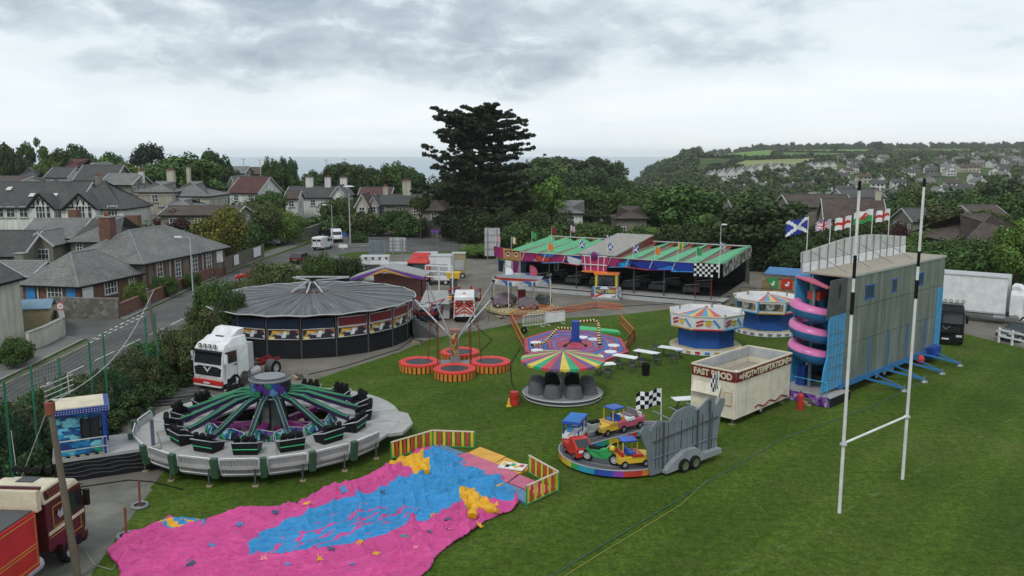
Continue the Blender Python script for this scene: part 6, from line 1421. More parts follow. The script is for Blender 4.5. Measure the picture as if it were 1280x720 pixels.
m = MB(); m.slab([(-2.6, -1.68, zc1 - .16), (-.2, -1.68, zc2 - .42), (2.6, -1.68, zc1 + .02), (-.2, -1.68, zc2 - .14)], .03, 'gold_paint'); m.build('gold_panel', f_)
m = MB(); m.box((.6, 1.2, 2.1), (5.2, .1, 2.6), 'rose_panel' if paint('rose_panel', (.30, .13, .11), .6) else ''); m.build('back_wall', cn)
for x in (-3.3, 3.3): m = MB(); m.tube([(x, -1.4, 0), (x, -1.4, zc1)], .06, 'black_paint', 6); m.build('post', cn)
t = thing('canvas_awning', 'small grey canvas awning beside the steps of the round ride', 'awning', (X_at(548, 78), 77.5, 0)); m = MB(); m.slab([(-1.6, -1, 1.55), (1.1, -1, 1.55), (.8, 1.6, 2.4), (-1.3, 1.6, 2.4)], .06, 'awning_grey'); m.build('canvas', t); m = MB(); m.box((-.1, .4, .75), (2.3, 1.8, 1.3), 'light_grey'); m.build('counter', t)
# ---------------------------------------------------------------- trucks and loads at the back of the yard
def P2(x, Y): return X_at(x, Y)
t = thing('low_loader', 'red railed trailer loaded with covered ride cars behind the bungee poles', 'trailer', (P2(558, 80), 80, 0), R(64)); m = MB(); m.box((0, 0, .75), (9.5, 2.4, .22), 'dark_red'); m.build('bed', t)
wheels(t, [(-3.2, 1.05), (-3.2, -1.05), (-2.2, 1.05), (-2.2, -1.05)], .42, .3)
for s_ in (-1, 1):
 for i in range(6): m = MB(); x = -4.6 + i * 1.84; m.bar((x, s_ * 1.18, .85), (x, s_ * 1.18, 1.9), .1, 'red_paint'); m.build('stake', t)
 m = MB(); m.bar((-4.6, s_ * 1.18, 1.85), (4.6, s_ * 1.18, 1.85), .08, 'red_paint'); m.bar((-4.6, s_ * 1.18, 1.35), (4.6, s_ * 1.18, 1.35), .08, 'white_paint')
 for i in range(5): x = -4.6 + i * 1.84; m.bar((x, s_ * 1.2, .95), (x + 1.84, s_ * 1.2, 1.8), .05, 'blue_paint')
 m.build('side_rail', t)
for i, (x, y, mt_, lb) in enumerate(((-3.3, 0, 'light_grey', 'pale covered ride car at the near end of the red railed trailer'), (-1, .1, 'white_paint', 'white ride car second along the red railed trailer'), (1.2, -.1, 'yellow_paint', 'yellow ride car in the middle of the red railed trailer'), (3.3, 0, 'grey_paint', 'grey ride car at the far end of the red railed trailer'))):
 q = t.matrix_world; c0, s0 = math.cos(R(64)), math.sin(R(64)); u = thing('ride_car', lb, 'ride car', (t.location.x + x * c0 - y * s0, 80 + x * s0 + y * c0, .87), R(64 + 8 * i)); m = MB(); side(m, [(-.85, 0), (-.9, .5), (-.3, .75), (.2, .6), (.85, .4), (.9, 0)], 1.3, mt_, [1, .9, .75, .85, .8, 1]); m.build('body', u, bevel=.08); m = MB(); m.box((-.1, 0, .62), (.5, .9, .3), 'black_rubber'); m.build('seat', u)
 m = MB(); m.lathe([(.75, .02), (.95, .02), (.95, .16), (.75, .16)], 'black_rubber', 16, sx=1.15, sy=.85); m.build('bumper', u)
t = thing('flatbed_truck', 'bright red lorry cab with pale hoops behind the canopy', 'truck', (P2(523, 98), 97, 0), R(-100)); cab_over(t, 'red_paint', 'red_paint', 3.2, lamps=0, fair=True, bumper='red_paint'); chassis(t, -2.3, -7.5, (-5.8,)); m = MB()
for s_ in (-1, 1): m.tube([(-.2, s_ * 1.27, 1.2), (-.2, s_ * 1.27, 2.4), (-1.2, s_ * 1.27, 2.5)], .07, 'cream_paint', 6)
m.build('cab_stripe', t)
for x0, Yd, w_, d_, h, mt_, nm, lb in ((493, 97, 3.0, 2.4, 2.6, 'light_grey', 'box_trailer', 'pale grey box body between the timber topped stall and the red lorry'), (470, 99, 3.2, 2.2, 3.2, 'white_paint', 'stall_trailer', 'stall trailer with toothed maroon edge at the left of the parked lorries'), (552, 99, 2.6, 2.4, 3.3, 'white_paint', 'white_panel_trailer', 'white panel sided trailer right of the red lorry'), (574, 104, 1.6, 1.6, 3.0, 'pale_wood', 'kiosk', 'narrow pale kiosk at the right of the parked trailers'), (534, 104, 2.6, 2.2, 3.0, 'grey_paint', 'generator_trailer', 'grey generator trailer behind the red lorry')):
 t = thing(nm, lb, 'trailer' if nm != 'kiosk' else 'kiosk', (P2(x0, Yd), Yd, 0), R(random.uniform(-6, 6))); m = MB(); m.box((0, 0, .55 + (h - .55) / 2), (w_, d_, h - .55), mt_); m.build('body', t, bevel=.04); m = MB(); m.box((0, 0, h + .04), (w_ + .1, d_ + .1, .08), 'light_grey'); m.build('roof', t)
 wheels(t, [(w_ * .25, d_ * .45), (w_ * .25, -d_ * .45)], .34, .2)
 m = MB(); m.box((0, -d_ / 2 - .01, h * .55), (w_ * .7, .04, h * .4), 'dark_grey' if 'stall' in nm else 'light_grey'); m.build('hatch', t)
 if 'stall' in nm:
  for i in range(8): m = MB(); m.box((-w_ / 2 + .25 + i * .39, -d_ / 2 - .05, h - .1), (.2, .06, .3), 'maroon_tile' if i % 2 else 'white_paint'); m.build('fascia_tooth', t)
t = thing('white_rail_frame', 'white ladder like rail frame standing in front of the white panel trailer', 'rail', (P2(549, 92), 92, 0), R(-20)); m = MB()
for x in (-1.6, 0, 1.6): m.bar((x, 0, 0), (x, 0, 3.0), .12, 'white_paint')
for z in (1.8, 2.4, 3.0): m.bar((-1.6, 0, z), (1.6, 0, z), .12, 'white_paint')
m.build('frame', t)
t = thing('digger_bucket', 'yellow plastic tub on a stand at the end of the red railed trailer', 'tub', (P2(567, 92), 92, 0)); m = MB(); m.box((0, 0, 2.0), (1.3, 1.0, .7), 'yellow_paint', taper=1.15); m.build('tub', t, bevel=.05); m = MB(); m.box((0, 0, .85), (.8, .7, 1.6), 'dark_grey'); m.build('stand', t)
for i, (x, Yd) in enumerate(((580, 86), (589, 90))): t = thing('traffic_post', f'short red and white post beside the trailers, the {"left" if i == 0 else "right"} one', 'post', (P2(x, Yd), Yd, 0)); m = MB(); m.tube([(0, 0, 0), (0, 0, 1.1)], .12, 'red_paint', 8); m.build('post', t)
# ---------------------------------------------------------------- bungee trampolines
bc = at(568, 462); bg_ = thing('bungee_trampolines', 'bungee ride with four red trampolines and slanting steel poles round a central box', 'fairground ride', (bc.x, bc.y + .6, 0))
fr_tr = [(-2.45, -.6), (.15, -2.55), (2.5, -.5), (.2, 2.45)]
art('mast_art', [(.5, .35, .1), (.35, .08, .05), (.65, .5, .2), (.15, .1, .05)], 4)
for x, y in fr_tr:
 r = 1.42; tm = MB(); tm.lathe([(r, .02), (r + .02, .5)], '', 84, (x, y, 0), mats=['orange_paint', 'gold_paint', 'maroon_paint']); tr_ = tm.build('frame_skirt', bg_)
 tm = MB(); tm.lathe([(r + .03, .5), (r + .02, .6), (r - .1, .66), (.98, .62), (.95, .56)], 'tramp_red', 32, (x, y, 0)); tm.build('safety_pad', tr_)
 tm = MB(); tm.lathe([(.97, .57), (0, .53)], 'tramp_mat', 32, (x, y, 0)); tm.build('bed', tr_)
m = MB(); m.box((0, .1, .3), (2.1, 1.5, .12), 'galv'); m.box((0, .1, .2), (2.0, 1.4, .2), 'dark_grey'); m.build('base_platform', bg_)
m = MB(); m.box((0, 0, 1.5), (.62, .55, 2.3), 'grey_paint'); m.box((0, -.29, 1.75), (.5, .03, 1.6), 'mast_art'); m.box((0, 0, 2.72), (.75, .65, .14), 'rose_panel'); m.build('centre_mast', bg_)
for sx, sy, tx, ty, tz in ((-1, -1, -1.75, -1.6, 6.45), (1, -1, 2.8, -1.6, 6.45), (-1, 1, -3.0, 1.5, 4.7), (1, 1, 2.6, 1.5, 4.7)):
 m = MB(); m.tube([(sx * .28, sy * .2, 2.2), (tx, ty, tz)], [.075, .05], 'silver', 8); m.lathe([(.1, -.06), (.1, .06)], 'black_paint', 8, (tx, ty, tz)); m.build('pole', bg_)
 m = MB(); m.tube([(tx, ty, tz), (tx * .85, ty * .8 + .2, 3.4), (sx * .3, sy * .2, 2.5)], .016, 'dark_grey', 4); m.build('hoist_rope', bg_)
for x, y in fr_tr[:1] + fr_tr[2:3]:
 for s_ in (-.35, .35): m = MB(); m.tube([(x * .62 + s_, y + s_ * .4, .3), (x * .56 + s_ * .7, y * .8 + s_ * .3, 3.5)], .03, 'dark_red', 5); m.build('bungee_cord', bg_)
for x in (-1.15, 1.15): m = MB(); m.tube([(x, -1.1, .1), (x * .95, -1.1, 3.2)], .035, 'dark_red', 5); m.build('bungee_cord', bg_)
# ---------------------------------------------------------------- sweeper ride on its octagonal mat
wp = at(717, 430); sw = thing('inflatable_sweeper', 'octagonal red and blue inflatable mat with a blue mast and striped sweeper arms', 'fairground ride', (wp.x, wp.y - 1.2, 0)); sw.scale = (.97, 1, .68); n8 = 8; RX, RY = 4.4, 5.9
def oct_(r, z, a_off=.39): return [(RX * r * math.cos(i * math.pi / 4 + a_off), RY * r * math.sin(i * math.pi / 4 + a_off), z) for i in range(8)]
bands = ['mat_red', 'mat_blue', 'mat_red', 'mat_mauve', 'mat_blue', 'mat_red', 'mat_mauve', 'mat_red', 'mat_blue', 'mat_mauve', 'mat_red']
m = MB(); NBD = len(bands)
for i in range(NBD):
 a, b = oct_(1 - i / NBD, .34 + .012 * (i % 2)), oct_(1 - (i + .96) / NBD, .34 + .012 * (i % 2))
 m.add(a + b, [(k_, (k_ + 1) % 8, 8 + (k_ + 1) % 8, 8 + k_) for k_ in range(8)], bands[i])
 if i < NBD - 1: c = oct_(1 - (i + 1) / NBD, .35); m.tube([Vector(p) for p in c + [c[0]]], .035, 'deep_blue', 4)
m.prism([(p[0], p[1]) for p in oct_(1.0, 0)], .0, .32, 'mat_red'); m.build('mat', sw)
m = MB(); m.lathe([(1.3, .34), (1.1, .55), (.8, .62), (.4, .8), (0, .8)], 'mat_red', 20, mats=['mat_red', 'mat_red', 'black_paint', 'mat_red', 'mat_red']); m.build('centre_cushion', sw)
m = MB(); m.box((.05, 0, 1.9), (.62, .62, 2.5), 'blue_mast'); m.tube([(.05, 0, .7), (.05, 0, 1.0)], .5, 'blue_mast', 14)
m.build('mast', sw, bevel=.1)
def candy(pts, r, n=30):
 m = MB(); P_ = [Vector(p) for p in pts]; L = [0];
 for a, b in zip(P_, P_[1:]): L.append(L[-1] + (b - a).length)
 def ev(s_):
  for i in range(len(P_) - 1):
   if s_ <= L[i + 1] + 1e-6: return P_[i].lerp(P_[i + 1], (s_ - L[i]) / (L[i + 1] - L[i]))
 for i in range(n): m.tube([ev(L[-1] * i / n), ev(L[-1] * (i + 1) / n)], r, ('line_cream', 'black_paint')[i % 2], 8, False)
 return m
paint('line_cream', (.68, .50, .24), .5)
candy([(-.3, 0, 2.2), (-1.35, -.2, 2.35), (-2.1, -.5, 1.3), (-2.6, -.9, .75), (-3.5, -1.4, .75)], .15, 34).build('sweeper_arm', sw)
candy([(.35, .1, 3.0), (1.7, .5, 3.05), (1.95, .4, 2.6), (1.9, -.6, 1.0), (1.95, -.9, .6)], .15, 30).build('sweeper_arm', sw)
for x, y in ((-3.1, .6), (-3.1, -2.1), (.8, 2.6), (1.7, 1.8), (3.1, -.4), (2.6, -2.6), (-1, -4.2), (1.4, -4.0)): m = MB(); m.lathe([(.5, .345), (.48, .42), (0, .44)], 'pvc_white', 16, (x, y, 0)); m.build('standing_spot', sw)
t = tag(MB().slab([(0, 0, .3), (4.4, -1.6, .3), (4.2, -.8, .36), (1.0, 1.0, .36)], .2, 'green_sheet').build('green_mat', loc=(wp.x - .2, wp.y + 5.2, -.1)), 'bright green folded sheet lying on the far side of the octagonal mat', 'mat')
k = NT('mesh_fence'); tr = k.n('ShaderNodeBsdfTransparent'); mx_ = k.n('ShaderNodeMixShader', {0: .5}); k.t.links.new(tr.outputs[0], mx_.inputs[1]); k.t.links.new(k.b.outputs[0], mx_.inputs[2]); k.t.links.new(mx_.outputs[0], k.t.nodes['Material Output'].inputs[0]); M['mesh_fence'] = k.done((.45, .10, .05), .7)
mf = thing('safety_mesh', 'orange safety mesh strung on posts around the octagonal mat', 'fence');
for run in ([(655, 437), (638, 402), (672, 392), (692, 394)], [(692, 394), (745, 385), (778, 388)] , [(775, 405), (793, 425), (783, 440)], [(793, 425), (781, 443)]):
 for a, b in zip(run, run[1:]):
  p, q = at(*a), at(*b); m = MB(); hh = .85 if run[0][0] != 692 else .6; m.add([(p.x, p.y, .02), (q.x, q.y, .02), (q.x, q.y, hh), (p.x, p.y, hh)], [(0, 1, 2, 3)], 'mesh_fence'); m.bar((p.x, p.y, hh), (q.x, q.y, hh), .05, 'orange_paint'); m.bar((p.x, p.y, .15), (q.x, q.y, .15), .04, 'orange_paint'); m.build('mesh', mf)
  m = MB(); m.bar((p.x, p.y, 0), (p.x, p.y, hh + .1), .05, 'terracotta'); m.build('post', mf)
def barrier(label, x0, y0, x1, y1, mt_='white_paint', filled=False, h=1.1):
 p, q = at(x0, y0), at(x1, y1); d = q - p; L = d.length; t = thing('crowd_barrier', label, 'barrier', (p.x, p.y, 0), math.atan2(d.y, d.x)); m = MB(); m.tube([(0, 0, .1), (0, 0, h - .1), (.1, 0, h), (L - .1, 0, h), (L, 0, h - .1), (L, 0, .1)], .03, mt_, 6); m.tube([(0, 0, .25), (L, 0, .25)], .025, mt_, 6)
 for i in range(1, 14): m.bar((L * i / 14, 0, .25), (L * i / 14, 0, h), .022, mt_)
 m.build('frame', t);
 if filled: m = MB(); m.box((L / 2, -.03, .65), (L * .96, .02, .85), 'pvc_white'); m.build('cover', t)
 for x in (.25, L - .25): m = MB(); m.bar((x, -.35, .04), (x, .35, .04), .05, mt_); m.build('foot', t)
barrier('open white crowd barrier behind the octagonal mat', 654, 411, 681, 408, h=1.15); barrier('crowd barrier covered in white sheeting beside the open one', 682, 407, 706, 404, filled=True, h=1.15)
t = thing('wheel_stop', 'small wheel and jack standing by the open white barrier', 'wheel', (at(655, 417).x, at(655, 417).y, 0)); m = MB(); m.lathe([(.12, -.08), (.3, -.1), (.3, .1), (.12, .08)], 'black_rubber', 14, (0, 0, .3), axis='y'); m.build('tyre', t)
# ---------------------------------------------------------------- umbrella ride
ur = thing('umbrella_ride', 'small round ride under a shallow parasol roof striped red, yellow, green and purple', 'fairground ride', (3.15, 51.85, 0)); cols = ['roof_yellow', 'roof_green', 'roof_red', 'roof_purple']
m = MB(); nn = 28; vs = [(0, 0, 2.95)] + [polar(2.62, i / nn * 6.2832 + .1, 2.42) for i in range(nn)]
for i in range(nn):
 a, b = vs[1 + i], vs[1 + (i + 1) % nn]; ml = cols[i % 4]; mid = Vector(a).lerp(Vector(b), .5); m.add([vs[0], a, b], [(0, 1, 2)], ml); m.add([a, (a[0], a[1], 2.30), (mid.x * 1.0, mid.y * 1.0, 2.24), (b[0], b[1], 2.30), b], [(0, 1, 2, 3, 4)], ml)
m.build('roof', ur); m = MB(); m.tube([(0, 0, .3), (0, 0, 2.9)], .12, 'grey_paint', 10); m.build('centre_pole', ur); m = MB(); m.blob((0, 0, 2.97), .1, 'grey_paint', 4)
for i in range(8): a = i * .785; m.bar(polar(.2, a, 2.2), polar(2.4, a, 2.36), .05, 'grey_paint'); m.bar(polar(.15, a, 1.3), polar(1.4, a, 2.26), .035, 'grey_paint')
m.build('roof_frame', ur)
m = MB(); m.lathe([(0, .42), (2.42, .42), (2.46, .38), (2.46, .3), (2.3, .28), (2.3, .1)], 'grey_paint', 36); m.build('turntable', ur); m = MB(); m.lathe([(2.48, .40), (2.52, .36), (2.48, .32)], 'silver', 36); m.lathe([(2.40, .14), (2.44, .10), (2.40, .06)], 'light_grey', 36); m.build('edge_rim', ur)
for i in range(8):
 a = i * .785 + .36; c = polar(1.72, a, .42); m = MB(); n_ = 20; pr = [(.56, 0), (.54, .12), (.43, .62), (.38, .72), (0, .76)]
 vs = []
 for (r, z) in pr:
  for j in range(n_): rr = r * (1 + (.06 if (j % 2) else -.03) * (1 - z / .8)); vs.append((c[0] + rr * math.cos(j / n_ * 6.2832), c[1] + rr * math.sin(j / n_ * 6.2832), c[2] + z))
 m.add(vs, [(q * n_ + j, q * n_ + (j + 1) % n_, (q + 1) * n_ + (j + 1) % n_, (q + 1) * n_ + j) for q in range(len(pr) - 1) for j in range(n_)], 'grey_cloth' if i not in (1, 2) else 'black_sheet', True); m.build('covered_seat', ur)
p = at(643, 506); t = thing('fuel_drum', 'red drum standing left of the parasol ride', 'drum', (p.x, p.y, 0)); m = MB(); m.lathe([(0, 0), (.26, 0), (.27, .1), (.25, .35), (.27, .6), (.25, .82), (0, .84)], 'red_paint', 16); m.build('barrel', t)
p = at(636, 508); t = thing('caution_cone', 'small yellow cone beside the red drum', 'cone', (p.x, p.y, 0)); m = MB(); m.box((0, 0, .03), (.3, .3, .05), 'yellow_paint'); m.lathe([(.12, .05), (.04, .5), (0, .52)], 'yellow_paint', 10); m.build('cone', t)
# ---------------------------------------------------------------- striped juvenile roundabouts
def roundabout(label, X, Y, kind, rz):
 t = thing('childrens_roundabout', label, 'roundabout', (X, Y, 0), rz); n_ = 8 if kind == 0 else 8; RO, RI = 2.85, 2.35
 m = MB(); m.lathe([(0, .42), (RI + .35, .42), (RI + .38, .4)], 'deck_tan', 24); m.build('floor', t)
 m = MB(); m.lathe([(RI + .40, .42), (RI + .42, .05)], '', 24, mats=['white_paint']); m.build('base_band', t)
 for i in range(24):
  a = (i + .5) / 24 * 6.2832; c = polar(RI + .43, a, .24); mm = MB(); mm.box(c, (.03, .36, .17), ('red_paint', 'sky_blue', 'gold_paint')[i % 3] if kind == 0 else 'art_lions', a)
  if kind == 0: c2 = Vector(c) + Vector((0, 0, -.08)); mm.box(c2 + Vector((-math.sin(a), math.cos(a), 0)) * .1, (.03, .07, .14), ('red_paint', 'sky_blue', 'gold_paint')[i % 3], a)
  mm.build('band_picture', t)
 for i in range(n_):
  a0, a1 = i / n_ * 6.2832, (i + 1) / n_ * 6.2832; p, q = Vector(polar(RI - .15, a0, .43)), Vector(polar(RI - .15, a1, .43)); mm = MB(); mm.slab([p, q, q + Vector((0, 0, 1.7)), p + Vector((0, 0, 1.7))], .03, 'tarp_blue'); mm.build('side_sheet', t)
  mm = MB(); mm.tube([p, p + Vector((0, 0, 1.8))], .045, 'blue_paint', 6); mm.build('post', t)
  p, q = Vector(polar(RO, a0, 1.98)), Vector(polar(RO, a1, 1.98)); out = (p + q).normalized(); tp, tq = Vector(polar(RO + .12, a0, 3.0)), Vector(polar(RO + .12, a1, 3.0))
  mm = MB(); mm.slab([p, q, tq, tp], .05, 'white_paint'); rb = mm.build('rounding_board', t)
  d = (q - p).normalized(); cc = (p + q + tp + tq) / 4 + out * .02; up = ((tp + tq) / 2 - (p + q) / 2).normalized(); T = frame(cc, d, up); mm = MB(T)
  if kind == 0:
   for k_ in range(2): mm.box((-.62, .12 - .26 * k_, .02), (.55, .13, .02), 'red_paint', .35)
   for k_ in range(4): mm.box((.45 + .12 * k_, .18 - .14 * k_, .02), (.14, .2, .02), 'sky_blue', .6)
   mm.lathe([(.22, .01), (.22, .03), (0, .035)], 'yellow_paint', 12);
  else: mm.box((0, .03, .02), (1.9, .55, .03), 'art_lions'); mm.box((-1.02, 0, .03), (.14, .9, .03), 'sky_blue')
  mm.build('board_picture', rb)
  mm = MB(); mm.bar(p + out * .02, q + out * .02, .1, ('red_paint', 'sky_blue', 'gold_paint')[i % 3]); mm.bar(tp, tq, .07, 'cream_paint'); mm.build('board_trim', rb)
 m = MB(); apex = (0, 0, 3.3); NS = 24; cl_ = ['canvas_red', 'canvas_blue', 'canvas_yellow']
 for i in range(NS):
  a0, a1 = i / NS * 6.2832 - math.pi / 2 - .13, (i + 1) / NS * 6.2832 - math.pi / 2 - .13; front = min(i, NS - i) <= 4 or i >= NS - 4; front = (i < 4 or i >= NS - 3)
  m.add([apex, polar(RO - .05, a0, 2.72 if i % 2 == 0 else 2.66), polar(RO - .05, a1, 2.66 if i % 2 == 0 else 2.72)], [(0, 1, 2)], cl_[i % 3] if front else 'canvas_white')
 m.build('roof', t); m = MB(); m.tube([(0, 0, .4), (0, 0, 3.35)], .1, 'dark_grey', 8); m.build('centre_pole', t)
 for a in (R(25), R(100), R(160), R(320)): m = MB(); p = polar(RO - .15, a, 2.3); m.bar(p, (p[0], p[1], 3.15), .12, 'grey_paint'); m.build('roof_post', t)
roundabout('nearer striped roundabout with white boards of coloured shapes and blue side sheets', 15.05, 65.3, 0, R(-10 - 22))
roundabout('farther roundabout with lion pictures on its boards, partly behind the slide', 21.75, 71.9, 1, R(12))
p = at(968, 418); t = thing('metal_frame', 'thin metal frame leaning before the farther roundabout', 'frame', (p.x, p.y - .3, 0)); m = MB(); m.tube([(0, 0, 0), (0, 0, 1.7)], .03, 'silver', 6); m.tube([(0, 0, .6), (.5, .1, 1.2), (.8, 0, .6)], .03, 'silver', 6); m.build('frame', t)
# ---------------------------------------------------------------- tables
def table(label, x, y, rz, L=1.9, benches=True):
 p = at(x, y); t = thing('folding_table', label, 'table', (p.x, p.y, 0), rz); m = MB(); m.box((0, 0, .74), (L, .78, .05), 'pvc_white'); m.build('tabletop', t, bevel=.015)
 for s_ in (-1, 1): m = MB(); m.bar((s_ * L * .36, -.3, 0), (s_ * L * .3, .28, .72), .04, 'dark_grey'); m.bar((s_ * L * .36, .3, 0), (s_ * L * .3, -.28, .72), .04, 'dark_grey'); m.build('leg', t)
 return t
def fchair(label, x, y, rz):
 t = thing('folding_chair', label, 'chair', (x, y, 0), rz, 'folding chairs at the white tables'); m = MB(); m.box((0, 0, .45), (.42, .42, .04), 'dark_grey'); m.build('seat', t); m = MB(); m.box((0, .21, .72), (.42, .04, .3), 'dark_grey', rx=-.15); m.build('backrest', t)
 for s_ in (-1, 1): m = MB(); m.bar((s_ * .2, -.22, 0), (s_ * .2, .24, .85), .03, 'dark_grey'); m.bar((s_ * .2, .24, 0), (s_ * .2, -.2, .45), .03, 'dark_grey'); m.build('leg', t)
 return t
TBS = [(755, 468, R(15), 'white folding table nearest the parasol ride roof', 1.5), (782, 458, R(-38), 'white folding table second from the left in the row', 1.9), (808, 452, R(-40), 'white folding table behind the black bin', 1.9), (839, 447, R(-34), 'white folding table nearest the striped roundabout', 1.9), (858, 513, R(12), 'white table behind the grey panelled trailer', 1.7)]
for x, y, rz, lb, L in TBS: table(lb, x, y, rz, L)
CH = [(748, 470, .3, 'dark folding chair left of the table nearest the parasol ride'), (760, 474, 2.9, 'dark folding chair in front of the table nearest the parasol ride'), (774, 462, 2.4, 'dark folding chair left of the second table'), (790, 465, 2.9, 'dark folding chair in front of the second table'), (796, 448, -.6, 'dark folding chair behind the table by the bin'), (802, 460, 2.6, 'dark folding chair between the second table and the bin'), (822, 457, 2.2, 'dark folding chair right of the table by the bin'), (818, 444, -.6, 'dark folding chair at the far side of the table by the bin'), (842, 455, 2.5, 'dark folding chair under the table nearest the roundabout')]
for x, y, rz, lb in CH: p = at(x, y); fchair(lb, p.x, p.y, rz)
p = at(807, 469); t = thing('litter_bin', 'black bin standing on the grass among the white tables', 'bin', (p.x, p.y, 0)); m = MB(); m.lathe([(0, 0), (.24, 0), (.3, .75), (.33, .78), (.28, .8), (.24, .3)], 'black_paint', 16); m.build('bin', t)
# ---------------------------------------------------------------- long ride with green saw tooth roof
dr = thing('covered_ride', 'long open fronted ride under a green saw tooth roof with bright painted fascia', 'fairground ride', (-.9, 95.6, 0), R(-29)); LX, DY = 24.8, 10.8
m = MB(); m.box((LX / 2 + 1, DY / 2, .3), (LX - 2, DY, .5), 'dark_grey'); m.box((LX / 2 + 1, .9, .57), (LX - 1.6, 2.4, .06), 'deck_grey'); m.box((LX / 2 + 1, DY / 2 + 1.4, .57), (LX - 2.4, DY - 3.2, .05), 'black_sheet'); m.build('floor', dr)
m = MB(); m.box((LX / 2 + 1, -.32, .22), (LX - 2, .05, .42), 'light_grey'); m.build('front_step', dr)
m = MB(); m.box((LX / 2 + .8, DY - .1, 2.2), (LX - 1.6, .1, 3.4), 'black_sheet'); m.box((1.2, DY / 2 + 1, 2.0), (.1, DY - 3, 2.8), 'navy_sheet'); m.build('back_wall', dr)
NG = 11; zf, zb = 4.25, 5.0
for i in range(NG):
 x0, x1 = .4 + i * (LX - .8) / NG, .4 + (i + 1) * (LX - .8) / NG
 if 4 <= i <= 5: continue
 m = MB(); m.slab([(x0, .1, zf), (x1 - .9, .1, zf - .05), (x1 - .9, DY, zb - .55), (x0, DY, zb)] if i < 5 else [(x0 + .5, .1, zf - .05), (x1, .1, zf), (x1, DY, zb), (x0 + .5, DY, zb - .5)], .06, 'mint_sheet'); pn = m.build('roof_sheet', dr)
 m = MB(); m.slab([(x1 - .9, .1, zf - .06), (x1, .1, zf - .02), (x1, DY, zb - .05), (x1 - .9, DY, zb - .56)] if i < 5 else [(x0 - .4, .1, zf - .04), (x0 + .5, .1, zf - .06), (x0 + .5, DY, zb - .52), (x0 - .4, DY, zb - .05)], .05, 'valley_tan'); m.build('valley_sheet', pn)
 m = MB(); c = x1 - .45 if i < 5 else x0 + .1; m.slab([(c - .42, DY - .02, zb - .12), (c, DY - .02, zb - .55), (c + .42, DY - .02, zb - .12)], .06, 'chevron_red'); m.build('gable_triangle', pn)
m = MB(); m.bar((.2, DY + .05, zb + .02), (LX, DY + .05, zb + .02), .12, 'light_grey'); m.bar((LX - .1, 0, zf + .05), (LX - .1, DY, zb + .05), .14, 'mint_sheet'); m.build('roof_beam', dr)
xc0, xc1 = LX * .372, LX * .545                      # raised middle bay
m = MB(); m.slab([(xc0, -.3, zf + .25), (xc1, -.3, zf + .25), (xc1 + .1, DY + .2, zb + .75), (xc0 - .1, DY + .2, zb + .75)], .12, 'weathered_grey'); m.build('centre_roof', dr); m = MB(); m.slab([(xc1, 0, zf - .1), (xc1 + .1, DY, zb - .2), (xc1 + .1, DY, zb + .65), (xc1, 0, zf + .18)], .05, 'dark_red'); m.slab([(xc0, 0, zf + .18), (xc0 - .1, DY, zb + .65), (xc0 - .1, DY, zb - .2), (xc0, 0, zf - .1)], .05, 'dark_red'); m.build('centre_gable_side', dr)
segs = [(2.4, 5.0), (5.0, 7.4), (7.4, 9.4), (9.4, 10.0), (12.6, 14.6), (14.6, 17.2), (17.2, 19.6), (19.6, 22.0)]
for j, (a, b) in enumerate(segs):
 m = MB(); lo = .1 * math.sin(j * 2.2); m.slab([(a, -.3, zf - .95 - lo), (b, -.3, zf - .9 + lo), (b, -.42, zf + .02), (a, -.42, zf + .02)], .06, 'art_fascia'); f_ = m.build('fascia_board', dr)
 m = MB(); m.bar((a, -.48, zf + .04), (b, -.48, zf + .04), .07, 'light_grey'); m.bar((a + .1, -.42, zf - .85), (a + .45, -.47, zf), .05, 'white_paint'); m.bar((a, -.38, zf - .96 - lo), (b, -.38, zf - .92 + lo), .07, ('plum_paint', 'sky_blue', 'chevron_red')[j % 3]); m.build('fascia_trim', f_)
m = MB(); m.slab([(21.9, -.3, zf - 1.6), (23.4, -.3, zf - 1.4), (24.5, -.3, zf - .4), (24.5, -.42, zf + .05), (21.9, -.42, zf + .05)], .06, 'black_paint'); f_ = m.build('chequered_board', dr); m = MB()
for i in range(9):
 for j in range(5):
  if (i + j) % 2 == 0 and not (i > 6 and j < 2): m.box((22.1 + i * .28, -.46, zf - .12 - (4 - j) * .26 + .0), (.26, .02, .24), 'white_paint')
m.bar((24.5, -.48, zf - 1.3), (24.5, -.48, zf + .1), .1, 'white_paint'); m.build('chequer_squares', f_)['kind'] = 'stuff'
m = MB(); m.slab([(.1, -.3, zf - .85), (2.4, -.3, zf - .95), (2.4, -.42, zf + .1), (.1, -.42, zf + .35)], .06, 'orange_face'); f_ = m.build('eyes_board', dr)
m = MB(); m.slab([(-1.1, -.28, zf - .6), (.1, -.3, zf - .85), (.1, -.42, zf + .35), (-1.1, -.4, zf + .5)], .06, 'art_fascia'); m.build('corner_board', f_); m = MB()
for x in (.8, 1.8): m.lathe([(.34, -.02), (0, -.03)], 'white_paint', 12, (x, -.43, zf - .25), axis='y', sy=.55); m.lathe([(.15, -.03), (0, -.05)], 'black_paint', 10, (x, -.45, zf - .25), axis='y'); m.bar((x - .4, -.46, zf + .02), (x + .4, -.46, zf + .08), .09, 'black_paint')
m.build('painted_eyes', f_)
for i in range(4): m = MB(); x = -.6 + i * .95; m.slab([(x, -.2, zf - 2.3), (x + .5, -.2, zf - 2.4), (x + .75, -.25, zf - 1.1), (x, -.25, zf - 1.0)], .05, ('navy_sheet', 'white_paint', 'plum_paint', 'navy_sheet')[i]); m.build('hanging_flag_cloth', dr)
m = MB(); m.slab([(LX, .2, zf - 1.3), (LX + .1, DY, zb - 1.1), (LX + .1, DY, zb), (LX, .0, zf)], .05, 'art_lions'); m.build('end_fascia', dr)
